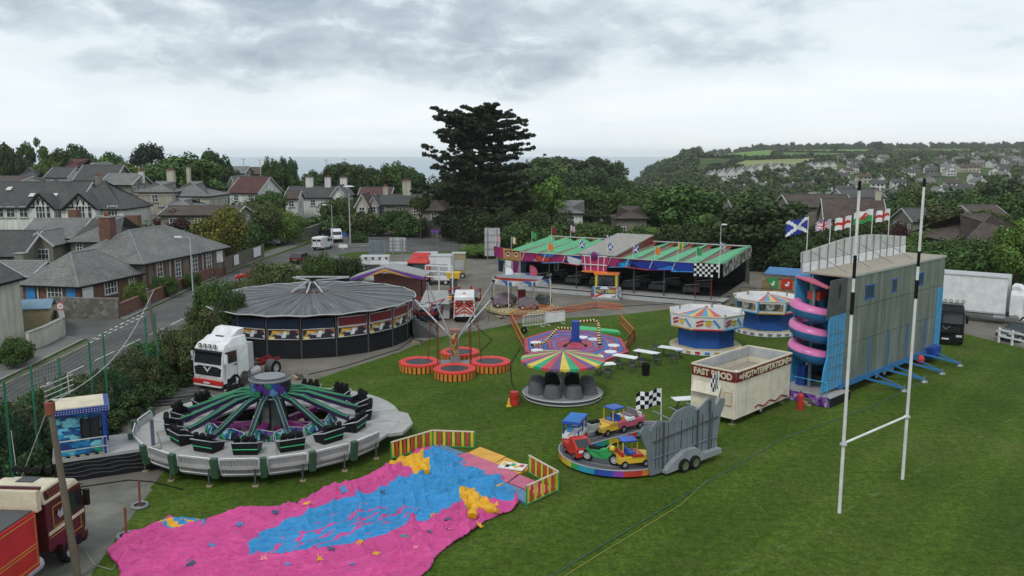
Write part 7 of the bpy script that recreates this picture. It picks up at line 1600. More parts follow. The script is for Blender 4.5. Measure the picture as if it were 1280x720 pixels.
# crest over the middle
m = MB(); m.slab([(10.0, -.55, zf - 1.6), (12.6, -.55, zf - 1.6), (12.9, -.6, zf + .1), (9.7, -.6, zf + .1)], .08, 'crest_pink'); f_ = m.build('centre_crest', dr); m = MB()
for x in (10.3, 10.9, 11.7, 12.3): m.bar((x, -.62, zf - 1.55), (x + (x - 11.3) * .15, -.67, zf + .05), .07, 'white_paint')
for z in (zf - 1.55, zf - .8, zf + .1): m.bar((9.9, -.66, z), (12.75, -.66, z), .08, 'white_paint')
m.blob((11.3, -.7, zf + .15), .42, 'plum_paint', 6, sc=(1, .3, 1.1)); m.bar((10.6, -.72, zf + .5), (11.2, -.72, zf + .2), .09, 'sky_blue'); m.bar((12.0, -.72, zf + .5), (11.4, -.72, zf + .2), .09, 'sky_blue'); m.build('crest_trim', f_)
m = MB(); m.box((11.3, -.35, 2.7), (2.5, .9, .18), 'orange_paint'); m.build('canopy_shelf', dr)
for x in [2.3 + k_ * 3.28 for k_ in range(7)] + [23.6]: m = MB(); m.tube([(x, .2, .5), (x, .2, zf - .1)], .07, 'dark_red' if x > 20 else 'dark_grey', 6); m.build('post', dr)
for x in (1.4, LX - .2): m = MB(); m.bar((x, DY - .3, .5), (x, DY - .3, zb - .2), .3, 'pole_wood'); m.build('corner_tower', dr)
rs = random.Random(8)
for k_ in range(12):
 m = MB(); x, y = 3.4 + (k_ % 6) * 3.5 + rs.uniform(-.4, .4), 3.0 + (k_ // 6) * 3.6; m.box((x, y, 1.0), (1.7, 1.0, .6), 'dark_grey', .3 * (k_ % 3 - 1)); m.lathe([(.8, .68), (1.0, .72), (1.0, .82), (.8, .86)], 'black_rubber', 12, (x, y, 0), sx=1.15, sy=.8); m.tube([(x - .6, y - .4, 1.5), (x + .8, y + .2, 1.62)], .05, 'light_grey', 5); m.build('dodgem_car', dr)
m = MB(); m.slab([(LX - .9, -.5, .5), (LX + .6, -.5, .1), (LX + 1.1, DY * .9, .5), (LX - .3, DY * .9, 1.3)], .2, 'pole_wood'); m.build('side_ramp', dr)
pb = thing('pay_booth', 'union flag painted pay booth with yellow frame before the green roofed ride', 'booth', (9.95, 88.9, 0), R(-12))
m = MB(); m.box((0, 0, .08), (2.9, 2.0, .16), 'deck_grey'); m.build('base', pb); m = MB(); m.box((0, 0, .75), (2.4, 1.4, 1.2), 'deep_blue'); m.box((0, .6, 1.9), (2.4, .1, 1.2), 'light_grey'); m.build('wall', pb)
m = MB(); m.box((0, -.72, .75), (2.36, .04, 1.16), 'white_paint'); pn = m.build('front_panel', pb); m = MB()
m.slab([(-1.15, -.75, .2), (-.95, -.75, .2), (1.15, -.75, 1.15), (1.15, -.75, 1.3), (.95, -.75, 1.3), (-1.15, -.75, .35)], .02, 'chevron_red'); m.build('flag_saltire', pn)
m = MB(); m.slab([(.4, -.74, .2), (1.0, -.74, .2), (1.15, -.74, .5)][::1], .015, 'deep_blue'); m.slab([(-1.1, -.74, .6), (-.5, -.74, 1.28), (-1.1, -.74, 1.28)], .015, 'deep_blue'); m.slab([(.1, -.74, 1.28), (.8, -.74, 1.28), (.5, -.74, .95)][::-1], .015, 'plum_paint'); m.build('flag_field', pn)
m = MB(); m.box((0, -.772, .82), (2.15, .02, .46), 'deep_blue'); m.build('sign_strip', pb)
words('PAY HERE', .46, 'sign_yellow', pb, 'lettering', frame((0, -.79, .82), (1, 0, 0), (0, 0, 1)), .012, .02, fit=2.0)
m = MB(); m.box((0, -.05, 2.0), (1.6, 1.1, 1.1), 'glass_pane'); m.build('window', pb)
for x in (-1.05, 1.05): m = MB(); m.box((x, -.62, 1.95), (.24, .24, 1.25), 'sign_yellow'); m.build('pillar', pb)
m = MB(); m.box((0, 0, 2.62), (2.6, 1.6, .14), 'orange_paint'); m.build('roof', pb)
for s_ in (-1, 1): m = MB(); m.slab([(s_ * 1.25, -.8, .15), (s_ * 1.65, -.5, .15), (s_ * 1.5, -.5, 1.3), (s_ * 1.25, -.8, 1.4)][::s_], .04, 'art_juv'); m.build('side_wing', pb)
barrier('low grey rail at the front right of the green roofed ride', 868, 385, 893, 385, 'grey_paint', h=1.1)
# ---------------------------------------------------------------- flags
def flag(label, x, y, z0, h, pat, wd=1.1, ht=.7, dirn=(-1, 0), name='flag', lean=0, grp=None):
 t = thing(name, label, 'flag', (x, y, z0)); m = MB(); m.tube([(0, 0, 0), (lean, 0, h)], .028 if h > 2 else .022, 'white_paint', 6); m.build('flagpole', t)
 m = MB(); nx, ny = (24, 16) if pat in (saltire, union) else (12, 8); g = {};
 def pt(i, j): u, v = i / nx, j / ny; dx = u * wd * .93; return Vector((lean + dirn[0] * dx, dirn[1] * dx + .12 * math.sin(u * 7 + v * 1.5) * u ** .6, h - .06 - ht * (1 - v) - .22 * wd * u * u + .05 * math.sin(u * 9)))
 for i in range(nx):
  for j in range(ny): u, v = (i + .5) / nx, (j + .5) / ny; m.add([pt(i, j), pt(i + 1, j), pt(i + 1, j + 1), pt(i, j + 1)], [(0, 1, 2, 3)], pat(u, v))
 c = m.build('cloth', t); so = c.modifiers.new('thickness', 'SOLIDIFY'); so.thickness = .012; return t
def saltire(u, v): return 'white_paint' if abs((u - .5) - (v - .5)) < .13 or abs((u - .5) + (v - .5)) < .13 else 'flag_blue'
def george(u, v): return 'red_paint' if abs(u - .5) < .1 or abs(v - .5) < .14 else 'white_paint'
def union(u, v):
 if abs(u - .5) < .07 or abs(v - .5) < .09: return 'red_paint'
 if abs(u - .5) < .14 or abs(v - .5) < .2: return 'white_paint'
 d = min(abs((u - .5) - (v - .5)), abs((u - .5) + (v - .5))); return 'red_paint' if d < .05 else 'white_paint' if d < .13 else 'flag_blue'
def wales(u, v): return 'red_paint' if ((u - .5) / .24) ** 2 + ((v - .52) / .3) ** 2 < 1 and (int(u * 12) + int(v * 8)) % 4 != 0 else ('white_paint' if v > .5 else 'green_paint')
def chequer(u, v): return 'white_paint' if (int(u * 12) // 2 + int(v * 8) // 2) % 2 else 'black_paint'
def plain(c): return lambda u, v: c
def tri(a, b, c): return lambda u, v: a if u < .33 else b if u < .66 else c
# ---------------------------------------------------------------- funhouse
hF = R(43.5); fh = thing('slide_funhouse', 'tall funhouse trailer with plain grey metal back and a pink and blue spiral slide', 'funhouse', (20.4, 51.65, 0), hF); FL, FD, FH = 15.6, 2.3, 7.55
m = MB()
for i in range(6):
 x0, x1 = FL * i / 6 + .02, FL * (i + 1) / 6 - .02
 for z0, z1 in ((.95, 3.3), (3.33, 5.5), (5.53, FH)): m.box(((x0 + x1) / 2, .0, (z0 + z1) / 2), (x1 - x0, .08, z1 - z0), 'metal_back')
m.build('back_panel', fh); m = MB(); m.box((FL / 2, FD - .05, FH / 2 + .4), (FL, .08, FH - .8), 'sky_blue'); m.box((FL - .05, FD / 2, FH / 2 + .3), (.08, FD - .2, FH - .9), 'slate_blue'); m.box((FL * .5, FD / 2, 1.0), (FL - .3, FD - .3, .12), 'dark_grey'); m.build('wall', fh)
m = MB(); m.box((FL / 2, FD / 2 + .25, FH + .04), (FL + .1, FD + .7, .1), 'roof_dust'); m.bar((0, -.05, FH + .02), (FL, -.05, FH + .02), .12, 'light_grey'); m.build('roof', fh)
for x0, w_, n_ in ((2.55, 1.25, 3), (6.6, .62, 1), (10.6, 1.1, 3)):
 m = MB()
 for i in range(n_): m.box((x0 + w_ * (i + .5) / n_, -.06, 6.35), (w_ / n_ - .08, .06, .75), 'window_blue')
 wn = m.build('window', fh); m = MB(); m.box((x0 + w_ / 2, -.05, 6.76), (w_ + .1, .08, .07), 'blue_paint'); m.box((x0 + w_ / 2, -.05, 5.94), (w_ + .1, .08, .07), 'blue_paint'); m.build('window_frame', wn)
m = MB(); m.box((FL / 2 - .5, -.02, .78), (FL - .2, .2, .3), 'frame_blue'); m.box((FL / 2, FD - .3, .7), (FL, .2, .3), 'frame_blue')
for x in (3.6, 6.6, 9.6, 12.6): m.bar((x, -.06, 1.0), (x, -.06, 3.3), .07, 'frame_blue')
m.build('chassis', fh)
for x in (3.0, 6.2, 9.3, 12.6):
 m = MB(); m.bar((x, -.05, .75), (x + 1.4, -2.1, .18), .12, 'frame_blue'); m.bar((x + 1.4, -.05, .8), (x + 1.4, -2.1, .18), .09, 'frame_blue'); o = m.build('outrigger', fh); m = MB(); m.lathe([(.25, .0), (.2, .1), (.06, .14), (.05, .4)], 'galv', 10, (x + 1.4, -2.12, 0)); m.build('foot', o)
wheels(fh, [(5.6, .3), (6.8, .3), (8.0, .3)], .5, .3)
m = MB(); m.box((FL - 1.7, -.25, .75), (1.6, .6, .8), 'deep_blue');
for i in range(7): m.box((FL - 2.4 + i * .23, -.56, .75), (.06, .03, .74), 'blue_paint')
m.build('side_locker', fh); m = MB(); m.blob((11.0, -.55, .65), .38, 'red_paint', 6, sc=(1, .6, 1)); m.build('red_tarpaulin', fh)
m = MB()
for i in range(3):
 for j in range(8): m.box((FL + .04, .35 + i * .55, 1.2 + j * .72), (.05, .5, .68), 'sky_blue')
m.build('end_panels', fh)['kind'] = 'stuff'
m = MB()
for x0 in (FL - 1.1, FL - .55):
 for j in range(7): m.box((x0 + .25, -.055, 1.3 + j * .62), (.5, .03, .58), 'sky_blue')
m.build('blue_side_panels', fh)['kind'] = 'stuff'
# left end: stage, return wall and spiral slide
m = MB(); m.box((-1.3, 1.2, .5), (2.7, 3.6, .12), 'deck_grey'); m.build('stage', fh); m = MB(); m.box((-2.68, 1.2, .32), (.06, 3.6, .6), 'art_grape'); m.box((-1.3, -.62, .3), (2.7, .05, .5), 'black_sheet'); m.build('stage_front', fh)
m = MB(); m.slab([(-2.65, -.05, .8), (0, -.05, .8), (0, -.05, 5.35), (-2.1, -.05, 5.35), (-2.05, -.05, 2.9), (-2.4, -.05, 2.2)], .08, 'sky_blue')
for x in (-1.75, -1.3, -.88, -.45): m.bar((x, -.07, .8), (x, -.07, 5.3), .03, 'slate_blue')
for z in (1.5, 2.2, 2.9, 3.6, 4.3): m.bar((-2.03, -.07, z), (0, -.07, z), .03, 'slate_blue')
m.build('return_panel', fh); m = MB(); m.slab([(-2.35, -.03, 5.2), (0, -.03, 5.38), (0, -.03, FH), (-2.05, -.03, FH)], .08, 'corrugated'); m.box((-1.0, -.08, 6.8), (.06, .03, .9), 'black_paint'); m.build('grey_upper_panel', fh)
m = MB(); m.slab([(-.3, 2.3, .8), (-1.5, 2.6, .8), (-1.5, 2.6, FH), (-.3, 2.3, FH)], .1, 'sky_blue'); m.slab([(-1.6, .4, FH - .5), (-.1, .4, FH - .9), (-.1, 2.5, FH - .1), (-1.6, 2.5, FH)], .1, 'chevron_pink'); m.box((-.55, 1.6, FH - 1.2), (.9, .8, .5), 'chevron_red'); m.build('slide_tower', fh)
m = MB(); m.tube([(-1.15, 1.5, .55), (-1.15, 1.5, 7.0)], .11, 'slate_blue', 8); m.build('slide_post', fh)
sl = MB(); nsg = 66; turns = 2.75; pr = []
for ring, mt_ in ((0, 'slide_pink'), (1, 'slide_blue')):
 prof = [(-.48, .42), (-.52, .30), (-.50, .12)] if 0 else ([(.30, .02), (.22, .34), (0, .46), (-.26, .42), (-.46, .26), (-.5, .08)] if ring == 0 else [(-.5, .08), (-.44, -.28), (-.2, -.46), (.12, -.46), (.32, -.3), (.32, .02)])
 vs = []; k2 = len(prof)
 for i in range(nsg + 1):
  a = R(120) + i / nsg * turns * 2 * math.pi; z = 5.75 - i / nsg * 3.55
  for (dr_, dz) in prof: rr = .9 - dr_; vs.append((-1.15 + rr * math.cos(a), 1.5 + rr * math.sin(a) , z + dz))
 sl.add(vs, [(i * k2 + j, i * k2 + j + 1, (i + 1) * k2 + j + 1, (i + 1) * k2 + j) for i in range(nsg) for j in range(k2 - 1)], mt_, True)
sl.build('spiral_slide', fh)
m = MB(); m.tube([(-2.6, -.4, .55), (-2.6, -.4, 1.5), (-2.6, 2.0, 1.5), (-2.6, 2.0, .55)], .03, 'sky_blue', 6); m.box((-.6, 2.2, 1.2), (.8, .6, 1.3), 'blue_paint'); m.build('stage_rail', fh)
m = MB(); NS_ = 14
for i in range(NS_):
 x0, x1 = -.6 + i * 1.13, -.6 + (i + 1) * 1.13; top = lambda x: FH + 1.35 + .55 * max(0.0, math.sin((x + .6) / 15.9 * math.pi)) ** 1.3
 m.slab([(x0 + .02, FD + .45, FH + .7), (x1 - .02, FD + .45, FH + .7), (x1 - .02, FD + .45, top(x1)), (x0 + .02, FD + .45, top(x0))], .05, 'pvc_white' if 0 else 'screen_grey'); m.box(((x0 + x1) / 2, FD + .43, FH + .37), (1.09, .05, .6), 'pvc_white'); m.bar((x0, FD + .38, FH + .05), (x0, FD + .38, top(x0)), .06, 'grey_paint')
m.build('top_screen', fh)
for i in (1, 4, 7, 10): m = MB(); m.tube([(-.6 + i * 1.13, FD + .3, FH + 1.3), (.3 + i * 1.13, FD - 1.6, FH + .1)], .025, 'grey_paint', 5); m.build('screen_stay', fh)
def fpt(x, y): c0, s0 = math.cos(hF), math.sin(hF); return 20.4 + x * c0 - y * s0, 51.65 + x * s0 + y * c0
FX = [(.1, 2.2, saltire, 'white cross on blue flag, leftmost above the white screen', 1.45, .95), (3.1, 1.9, union, 'ragged red white and blue flag second along the white screen', 1.0, .6), (6.0, 2.0, george, 'red cross on white flag nearest the left rugby post', 1.1, .8), (9.3, 2.3, wales, 'green and white flag with red beast above the white screen', 1.35, .85), (12.1, 2.2, george, 'red cross on white flag, rightmost on the white screen', 1.0, .8)]
for x, h, pt_, lb, a, b in FX: q = fpt(x, FD + .48); flag(lb, q[0], q[1], FH + .9, h + .45, pt_, a, b)
# flags on the long ride
def dpt(x, y): c0, s0 = math.cos(R(-29)), math.sin(R(-29)); return -.9 + x * c0 - y * s0, 95.6 + x * s0 + y * c0
for x, y, z, pt_, lb, h in ((-1.3, .3, 3.9, union, 'pale tattered flag at the left corner beside the grey road sign', 2.0), (-.2, 2.0, 4.0, tri('green_paint', 'white_paint', 'orange_paint'), 'orange and green flag near the left corner of the ride roof', 1.7), (.6, 5.5, 4.2, plain('green_paint'), 'plain green flag on the left end of the ride roof', 1.8), (1.2, 9.5, 4.4, plain('dark_red'), 'dark red flag on the back left of the ride roof', 1.9), (3.2, 10.6, 4.6, union, 'pinkish ragged flag behind the left of the ride roof', 1.9),
 (5.0, 1.0, 4.2, plain('orange_paint'), 'small orange flag on the left green roof sheets', 1.1), (7.2, 4.5, 4.4, saltire, 'small blue and white flag on the left green roof sheets', 1.0), (9.0, 8, 4.7, saltire, 'blue and white flag at the back of the green roof', 1.1), (12.3, .4, 4.5, saltire, 'blue striped flag on the pale middle roof', 1.3), (15.2, .3, 4.2, saltire, 'drooping dark blue and white flag right of the middle roof', 1.5), (17.5, .5, 4.2, plain('orange_paint'), 'drooping orange flag over the right green roof', 1.4), (19.9, .6, 4.2, tri('yellow_paint', 'green_paint', 'yellow_paint'), 'yellow and green flag over the right green roof', 2.0), (21.9, .3, 4.2, plain('green_paint'), 'drooping plain green flag near the chequered board', 1.6), (24.3, .3, 4.2, chequer, 'black and white flag at the right corner of the ride', 2.2)):
 q = dpt(x, y); flag(lb, q[0], q[1], z, h, pt_, .75, .75, dirn=(.75, -.1) if x > -2 else (-1, 0), lean=.05)
# ---------------------------------------------------------------- food trailer
ft = thing('food_trailer', 'cream fast food trailer with maroon lettered band round its open topped roof', 'trailer', (12.35, 45.9, 0), R(45.5)); TL_, TD, TH = 6.4, 2.85, 3.1
m = MB(); m.box((TL_ / 2, TD / 2, 1.25), (TL_, TD, 1.7), 'cream_panel'); m.box((TL_ / 2, .04, 2.32), (TL_, .08, .44), 'cream_panel'); m.box((.04, TD / 2, 2.32), (.08, TD - .17, .44), 'cream_panel'); m.box((TL_ / 2, TD - .04, 2.32), (TL_, .08, .44), 'cream_panel'); m.box((TL_ - .04, TD / 2, 2.32), (.08, TD - .17, .44), 'cream_panel'); m.build('body', ft)
for o, u, L, tx, sz, ft_ in (((0, 0), (1, 0), TL_, '=HOT=TEMPTATIONS=', .5, TL_ - .35), ((0, TD), (0, -1), TD, 'FAST FOOD', .5, TD - .4)):
 o = Vector((*o, 0)); u = Vector((*u, 0)); nrm = Vector((u.y, -u.x, 0)); a_ = o + u * .02 + nrm * .03; b_ = o + u * (L - .02) + nrm * .03
 m = MB(); m.slab([a_ + Vector((0, 0, 2.5)), b_ + Vector((0, 0, 2.5)), b_ + Vector((0, 0, TH)) + nrm * .06, a_ + Vector((0, 0, TH)) + nrm * .06], .06, 'band_maroon'); bd = m.build('sign_band', ft)
 m = MB(); m.slab([a_ + Vector((0, 0, 2.51)) - nrm * .12, a_ + Vector((0, 0, TH)) - nrm * .06, b_ + Vector((0, 0, TH)) - nrm * .06, b_ + Vector((0, 0, 2.51)) - nrm * .12], .03, 'light_grey'); m.bar(a_ + nrm * .03 + Vector((0, 0, TH + .03)), b_ + nrm * .03 + Vector((0, 0, TH + .03)), .1, 'cream_paint', .07); m.build('band_back', bd)
 try: words(tx, sz, 'cream_paint', bd, 'lettering', frame((a_ + b_) / 2 + nrm * .075 + Vector((0, 0, 2.78)), u, Vector((0, 0, 1)) + nrm * .1), .012, .022, fit=ft_)
 except Exception: pass
m = MB(); m.slab([(0, TD, 2.5), (0, TD, TH), (TL_, TD, TH), (TL_, TD, 2.5)], .08, 'light_grey'); m.slab([(TL_, 0, 2.5), (TL_, TD, 2.5), (TL_, TD, TH), (TL_, 0, TH)], .08, 'light_grey'); m.bar((0, TD, TH + .03), (TL_, TD, TH + .03), .1, 'cream_paint', .07); m.bar((TL_, 0, TH + .03), (TL_, TD, TH + .03), .1, 'cream_paint', .07); m.build('parapet', ft)
m = MB(); m.box((TL_ / 2, TD / 2, 2.93 - .02), (TL_ - .2, TD - .2, .03), 'awning_grey') if 0 else m.box((TL_ / 2, TD / 2, 2.14), (TL_ - .2, TD - .2, .05), 'roof_dust'); m.build('roof', ft)
m = MB(); m.slab([(.6, 1.1, 2.22), (3.1, 1.5, 2.26), (3.3, 1.8, 2.3), (2.6, 2.1, 2.3), (.5, 2.0, 2.26)], .04, 'pvc_white'); m.build('loose_sheet', ft)
m = MB(); pts = [(2.2 + i * .28, -.015, .62 + .1 * math.sin(i * 1.25)) for i in range(15)]; m.tube(pts, .05, 'band_maroon', 5); m.build('wavy_line', ft)
m = MB();
for x in (1.2, 5.0): m.box((x, -.008, 1.5), (.02, .02, 2.0), 'light_grey')
m.box((.15, -.01, 1.5), (.03, .03, 2.2), 'white_paint'); m.build('panel_seam', ft)
m = MB(); m.slab([(-.28, 2.7, 1.62), (-.28, .9, 1.62), (-.02, .9, 2.2), (-.02, 2.7, 2.2)], .05, 'cream_panel'); m.build('serving_flap', ft); m = MB(); m.box((-.02, .45, 1.5), (.03, .5, .8), 'cream_paint'); m.tube([(-.04, .22, 1.12), (-.04, .68, 1.12), (-.04, .68, 1.88), (-.04, .22, 1.88), (-.04, .22, 1.12)], .012, 'band_maroon', 4); m.build('menu_board', ft)
wheels(ft, [(3.2, .2), (3.2, TD - .2)], .32, .2);
for x, y in ((.3, .3), (TL_ - .3, .3), (.3, TD - .3)): m = MB(); m.tube([(x, y, 0), (x, y, .4)], .05, 'galv', 6); m.box((x, y, .02), (.3, .3, .04), 'pale_wood'); m.build('jack', ft)
# ---------------------------------------------------------------- convoy ride
hC = R(36.5); C1 = (5.2, 40.95)
cv_ = thing('convoy_ride', 'oval childrens convoy ride on a track with rainbow edge beside grey backing boards', 'fairground ride', (C1[0], C1[1], 0), hC); RA, WD, LS = 2.15, 1.45, 2.9
def track(s_):
 """point and heading along the oval, s in 0..1"""
 arc = math.pi * RA; T_ = 2 * LS + 2 * arc; d = s_ % 1 * T_
 if d < LS: return (LS - d, RA), math.pi
 d -= LS
 if d < arc: a = math.pi / 2 + d / RA; return (RA * math.cos(a), RA * math.sin(a)), a + math.pi / 2
 d -= arc
 if d < LS: return (d, -RA), 0
 d -= LS; a = -math.pi / 2 + d / RA; return (LS + RA * math.cos(a), RA * math.sin(a)), a + math.pi / 2
NSG = 56; m = MB(); rb_ = ['rb_red', 'rb_orange', 'rb_yellow', 'rb_green', 'rb_cyan', 'rb_blue', 'rb_purple']
for i in range(NSG):
 (p, a), (q, b) = track(i / NSG), track((i + 1) / NSG); pn, qn = (math.sin(a), -math.cos(a)), (math.sin(b), -math.cos(b)); w2 = WD / 2
 P_ = lambda c, n, k_, z: (c[0] + n[0] * w2 * k_, c[1] + n[1] * w2 * k_, z)
 m.add([P_(p, pn, -1, .42), P_(p, pn, 1, .42), P_(q, qn, 1, .42), P_(q, qn, -1, .42)], [(0, 1, 2, 3)], 'track_grey')
 for k_ in (1, -1): m.add([P_(p, pn, k_, .12), P_(q, qn, k_, .12), P_(q, qn, k_, .42), P_(p, pn, k_, .42)][::k_], [(0, 1, 2, 3)], rb_[i * 7 // 12 % 7]); m.bar(P_(p, pn, k_ * .99, .43), P_(q, qn, k_ * .99, .43), .04, 'silver')
 for k_ in (-.25, .25): m.bar(P_(p, pn, k_, .43), P_(q, qn, k_, .43), .04, 'grey_paint')
m.build('track_platform', cv_)
cb = thing('ride_back_boards', 'grey wavy topped backing boards of the convoy ride on a two axle trailer', 'trailer', (6.45, 38.25, 0), hC); top = [(-.75, 2.35), (-.55, 2.6), (-.2, 2.5), (-.1, 2.15), (0, 2.45), (.35, 2.72), (.8, 2.62), (1.2, 2.55), (1.55, 2.9), (2.2, 3.05), (2.8, 3.0), (3.1, 2.72), (3.5, 2.95), (4.0, 3.25), (4.35, 3.15), (4.45, 2.7), (4.8, 3.05), (5.15, 2.95), (5.1, 2.65), (4.85, 2.2)]
m = MB(); L = MB(); o2 = [(x, z) for x, z in top] + [(4.55, .55), (3.2, .55), (1.2, .25), (.9, .12), (.0, .12), (-.25, 1.4), (-.55, 1.95)]
side(m, o2, .08, 'board_grey'); m.build('board', cb)
m = MB()
for x in (.0, .75, 1.55, 2.45, 3.1, 3.9): m.bar((x, -.07, .25), (x, -.07, 2.5), .05, 'slate_blue')
for x in (.3, .5, 1.1, 2.0, 2.8, 3.5, 4.2): m.bar((x, -.06, .4), (x, -.06, 2.45), .025, 'dark_grey')
m.bar((.0, -.08, 1.75), (4.6, -.08, 2.15), .05, 'dark_grey'); m.bar((.0, -.08, .95), (4.5, -.08, 1.15), .04, 'slate_blue'); m.bar((.75, -.1, .2), (.75, -.1, 2.6), .07, 'dark_grey'); m.bar((3.1, -.1, .5), (3.1, -.1, 2.8), .07, 'dark_grey'); m.bar((3.95, -.1, .55), (3.95, -.1, 3.1), .08, 'dark_grey'); m.build('bracing', cb)
m = MB(); side(m, [(.7, .3), (1.2, .62), (2.0, 1.0), (2.8, 1.0), (3.4, .6), (4.6, .6), (4.6, .35), (.7, .15)], .3, 'light_slate'); o = m.build('mudguard', cb); o.location.y = -.22
for x in (1.85, 2.6):
 m = MB(); m.lathe([(.17, -.1), (.31, -.1), (.34, 0), (.31, .1), (.17, .1)], 'black_rubber', 18, (0, 0, 0), axis='y'); wh = m.build('wheel', cb, (x, -.42, .34)); m = MB(); m.lathe([(0, -.08), (.21, -.11), (.21, .08)], 'chrome', 16, (0, 0, 0), axis='y'); m.build('rim', wh)
for x in (1.4, 2.5, 3.7): m = MB(); m.tube([(x, 0, 2.55), (x - .15, 1.1, 2.75)], .035, 'slate_blue', 6); m.build('strut', cb)
def cvp(x, y): return C1[0] + x * math.cos(hC) - y * math.sin(hC), C1[1] + x * math.sin(hC) + y * math.cos(hC)
def toy(label, s_, build, cat='toy vehicle', name='toy_car', sc=1.0):
 (p, a) = track(s_); q = cvp(*p); t = thing(name, label, cat, (q[0], q[1], .44), a + hC, 'vehicles on the convoy ride'); t.scale = (sc,) * 3; build(t); return t
def jeep(c1, c2, c3, canopy=True):
 def f(t):
  m = MB(); side(m, [(.8, .2), (.82, .5), (.3, .58), (.2, .5), (-.7, .5), (-.8, .6), (-.8, .2)], .8, c1); m.build('body', t, bevel=.03); m = MB(); m.box((.1, 0, .55), (.5, .86, .12), c2); m.box((-.6, 0, .62), (.1, .7, .2), c2); m.build('trim', t)
  m = MB(); m.box((-.1, 0, .62), (.3, .6, .1), c3); m.box((-.35, 0, .72), (.08, .6, .3), c3); m.build('seat', t)
  for s_ in (-1, 1): m = MB(); m.lathe([(.09, 0), (0, .03)], 'lamp_glass', 10, (.83, s_ * .28, .42), axis='x'); m.build('headlight', t)
  if canopy:
   m = MB(); m.box((-.25, 0, 1.22), (.75, .72, .08), c3); m.build('canopy', t, bevel=.03)
   for x, y in ((.1, -.32), (.1, .32), (-.58, -.32), (-.58, .32)): m = MB(); m.bar((x, y, .5), (x, y, 1.2), .04, c1); m.build('pillar', t)
  wheels(t, [(.5, .36), (.5, -.36), (-.5, .36), (-.5, -.36)], .17, .14)
 return f
def bike(c1, c2):
 def f(t):
  m = MB(); side(m, [(.55, .45), (.3, .75), (-.1, .62), (-.45, .72), (-.7, .55), (-.3, .25), (.3, .22)], .26, c1, [.5, .8, 1, .8, .4, 1, 1]); m.build('body', t, bevel=.05); m = MB(); m.box((-.25, 0, .68), (.5, .24, .1), 'black_rubber'); m.build('saddle', t); m = MB(); m.bar((.42, -.3, .85), (.42, .3, .85), .04, 'chrome'); m.bar((.42, 0, .85), (.62, 0, .3), .05, 'chrome'); m.build('handlebar', t)
  m = MB(); m.blob((.55, 0, .75), .14, c2, 5); m.build('fairing', t); wheels(t, [(.65, 0), (-.6, 0)], .26, .12)
 return f
def fire(t):
 m = MB(); side(m, [(.8, .15), (.8, .6), (.35, .95), (-.1, .95), (-.1, .55), (-.8, .55), (-.8, .15)], .85, 'red_paint'); m.build('body', t, bevel=.03); m = MB(); m.box((.815, 0, .45), (.02, .6, .12), 'white_paint'); m.slab([(.79, -.34, .64), (.79, .34, .64), (.4, .34, .93), (.4, -.34, .93)], .02, 'glass_dark'); m.build('windscreen', t); m = MB()
 for s_ in (-1, 1): m.bar((-.75, s_ * .18, .75), (.1, s_ * .18, 1.4), .04, 'light_grey')
 for i in range(6): m.bar((-.65 + i * .14, -.18, .83 + i * .107), (-.65 + i * .14, .18, .83 + i * .107), .03, 'light_grey')
 m.build('ladder', t); wheels(t, [(.5, .38), (.5, -.38), (-.5, .38), (-.5, -.38)], .17, .14)
def wagon(t):
 m = MB(); side(m, [(.8, .2), (.8, .55), (-.8, .55), (-.8, .2)], .86, 'red_paint'); m.build('body', t, bevel=.03); m = MB(); m.box((0, 0, .65), (1.6, .87, .2), 'white_paint'); m.build('waist_band', t); m = MB(); m.box((0, 0, 1.36), (1.6, .9, .14), 'blue_paint')
 for i in range(6): m.box((-.6 + i * .24, 0, 1.44), (.06, .8, .03), 'sky_blue')
 m.build('canopy', t, bevel=.04)
 for x in (-.72, -.05, .72):
  for y in (-.38, .38): m = MB(); m.bar((x, y, .7), (x, y, 1.32), .06, 'deep_blue'); m.build('pillar', t)
 m = MB(); m.box((.2, 0, .85), (.4, .6, .3), 'sky_blue'); m.build('seat', t); wheels(t, [(.5, .38), (.5, -.38), (-.5, .38), (-.5, -.38)], .18, .14)
toy('red toy fire engine with white ladder at the left end of the track', .295, fire, name='toy_fire_engine', sc=1.0)
toy('red and white toy bus with striped blue roof on the far side', .215, wagon, name='toy_bus', sc=1.0); toy('grey toy motorcycle between the blue roofed bus and the yellow jeep', .145, bike('light_grey', 'sky_blue'), name='toy_motorcycle', sc=1.2)
toy('yellow toy jeep with blue canopy on the far side of the track', .07, jeep('yellow_paint', 'gold_paint', 'blue_paint'), name='toy_jeep', sc=1.1); toy('pink and white toy car half behind the grey boards', .01, jeep('chevron_pink', 'white_paint', 'mauve_cloth', False), sc=1.2)
toy('green and yellow toy quad with sidecar at the front left of the track', .375, bike('green_paint', 'yellow_paint'), name='toy_quad', sc=1.1); toy('yellow, red and blue toy buggy with blue roof at the front of the track', .455, jeep('yellow_paint', 'red_paint', 'blue_paint'), name='toy_buggy', sc=1.05)
q = cvp(3.0, -1.3); flag('large black and white chequered flag flying over the convoy ride', 7.5, 41.3, 0, 3.5, chequer, 1.3, .85, lean=-.1)
q = (10.25, 41.35); flag('drooping chequered flag in front of the food trailer corner', q[0], q[1], 0, 4.35, chequer, .8, .9, dirn=(-.45, 0))
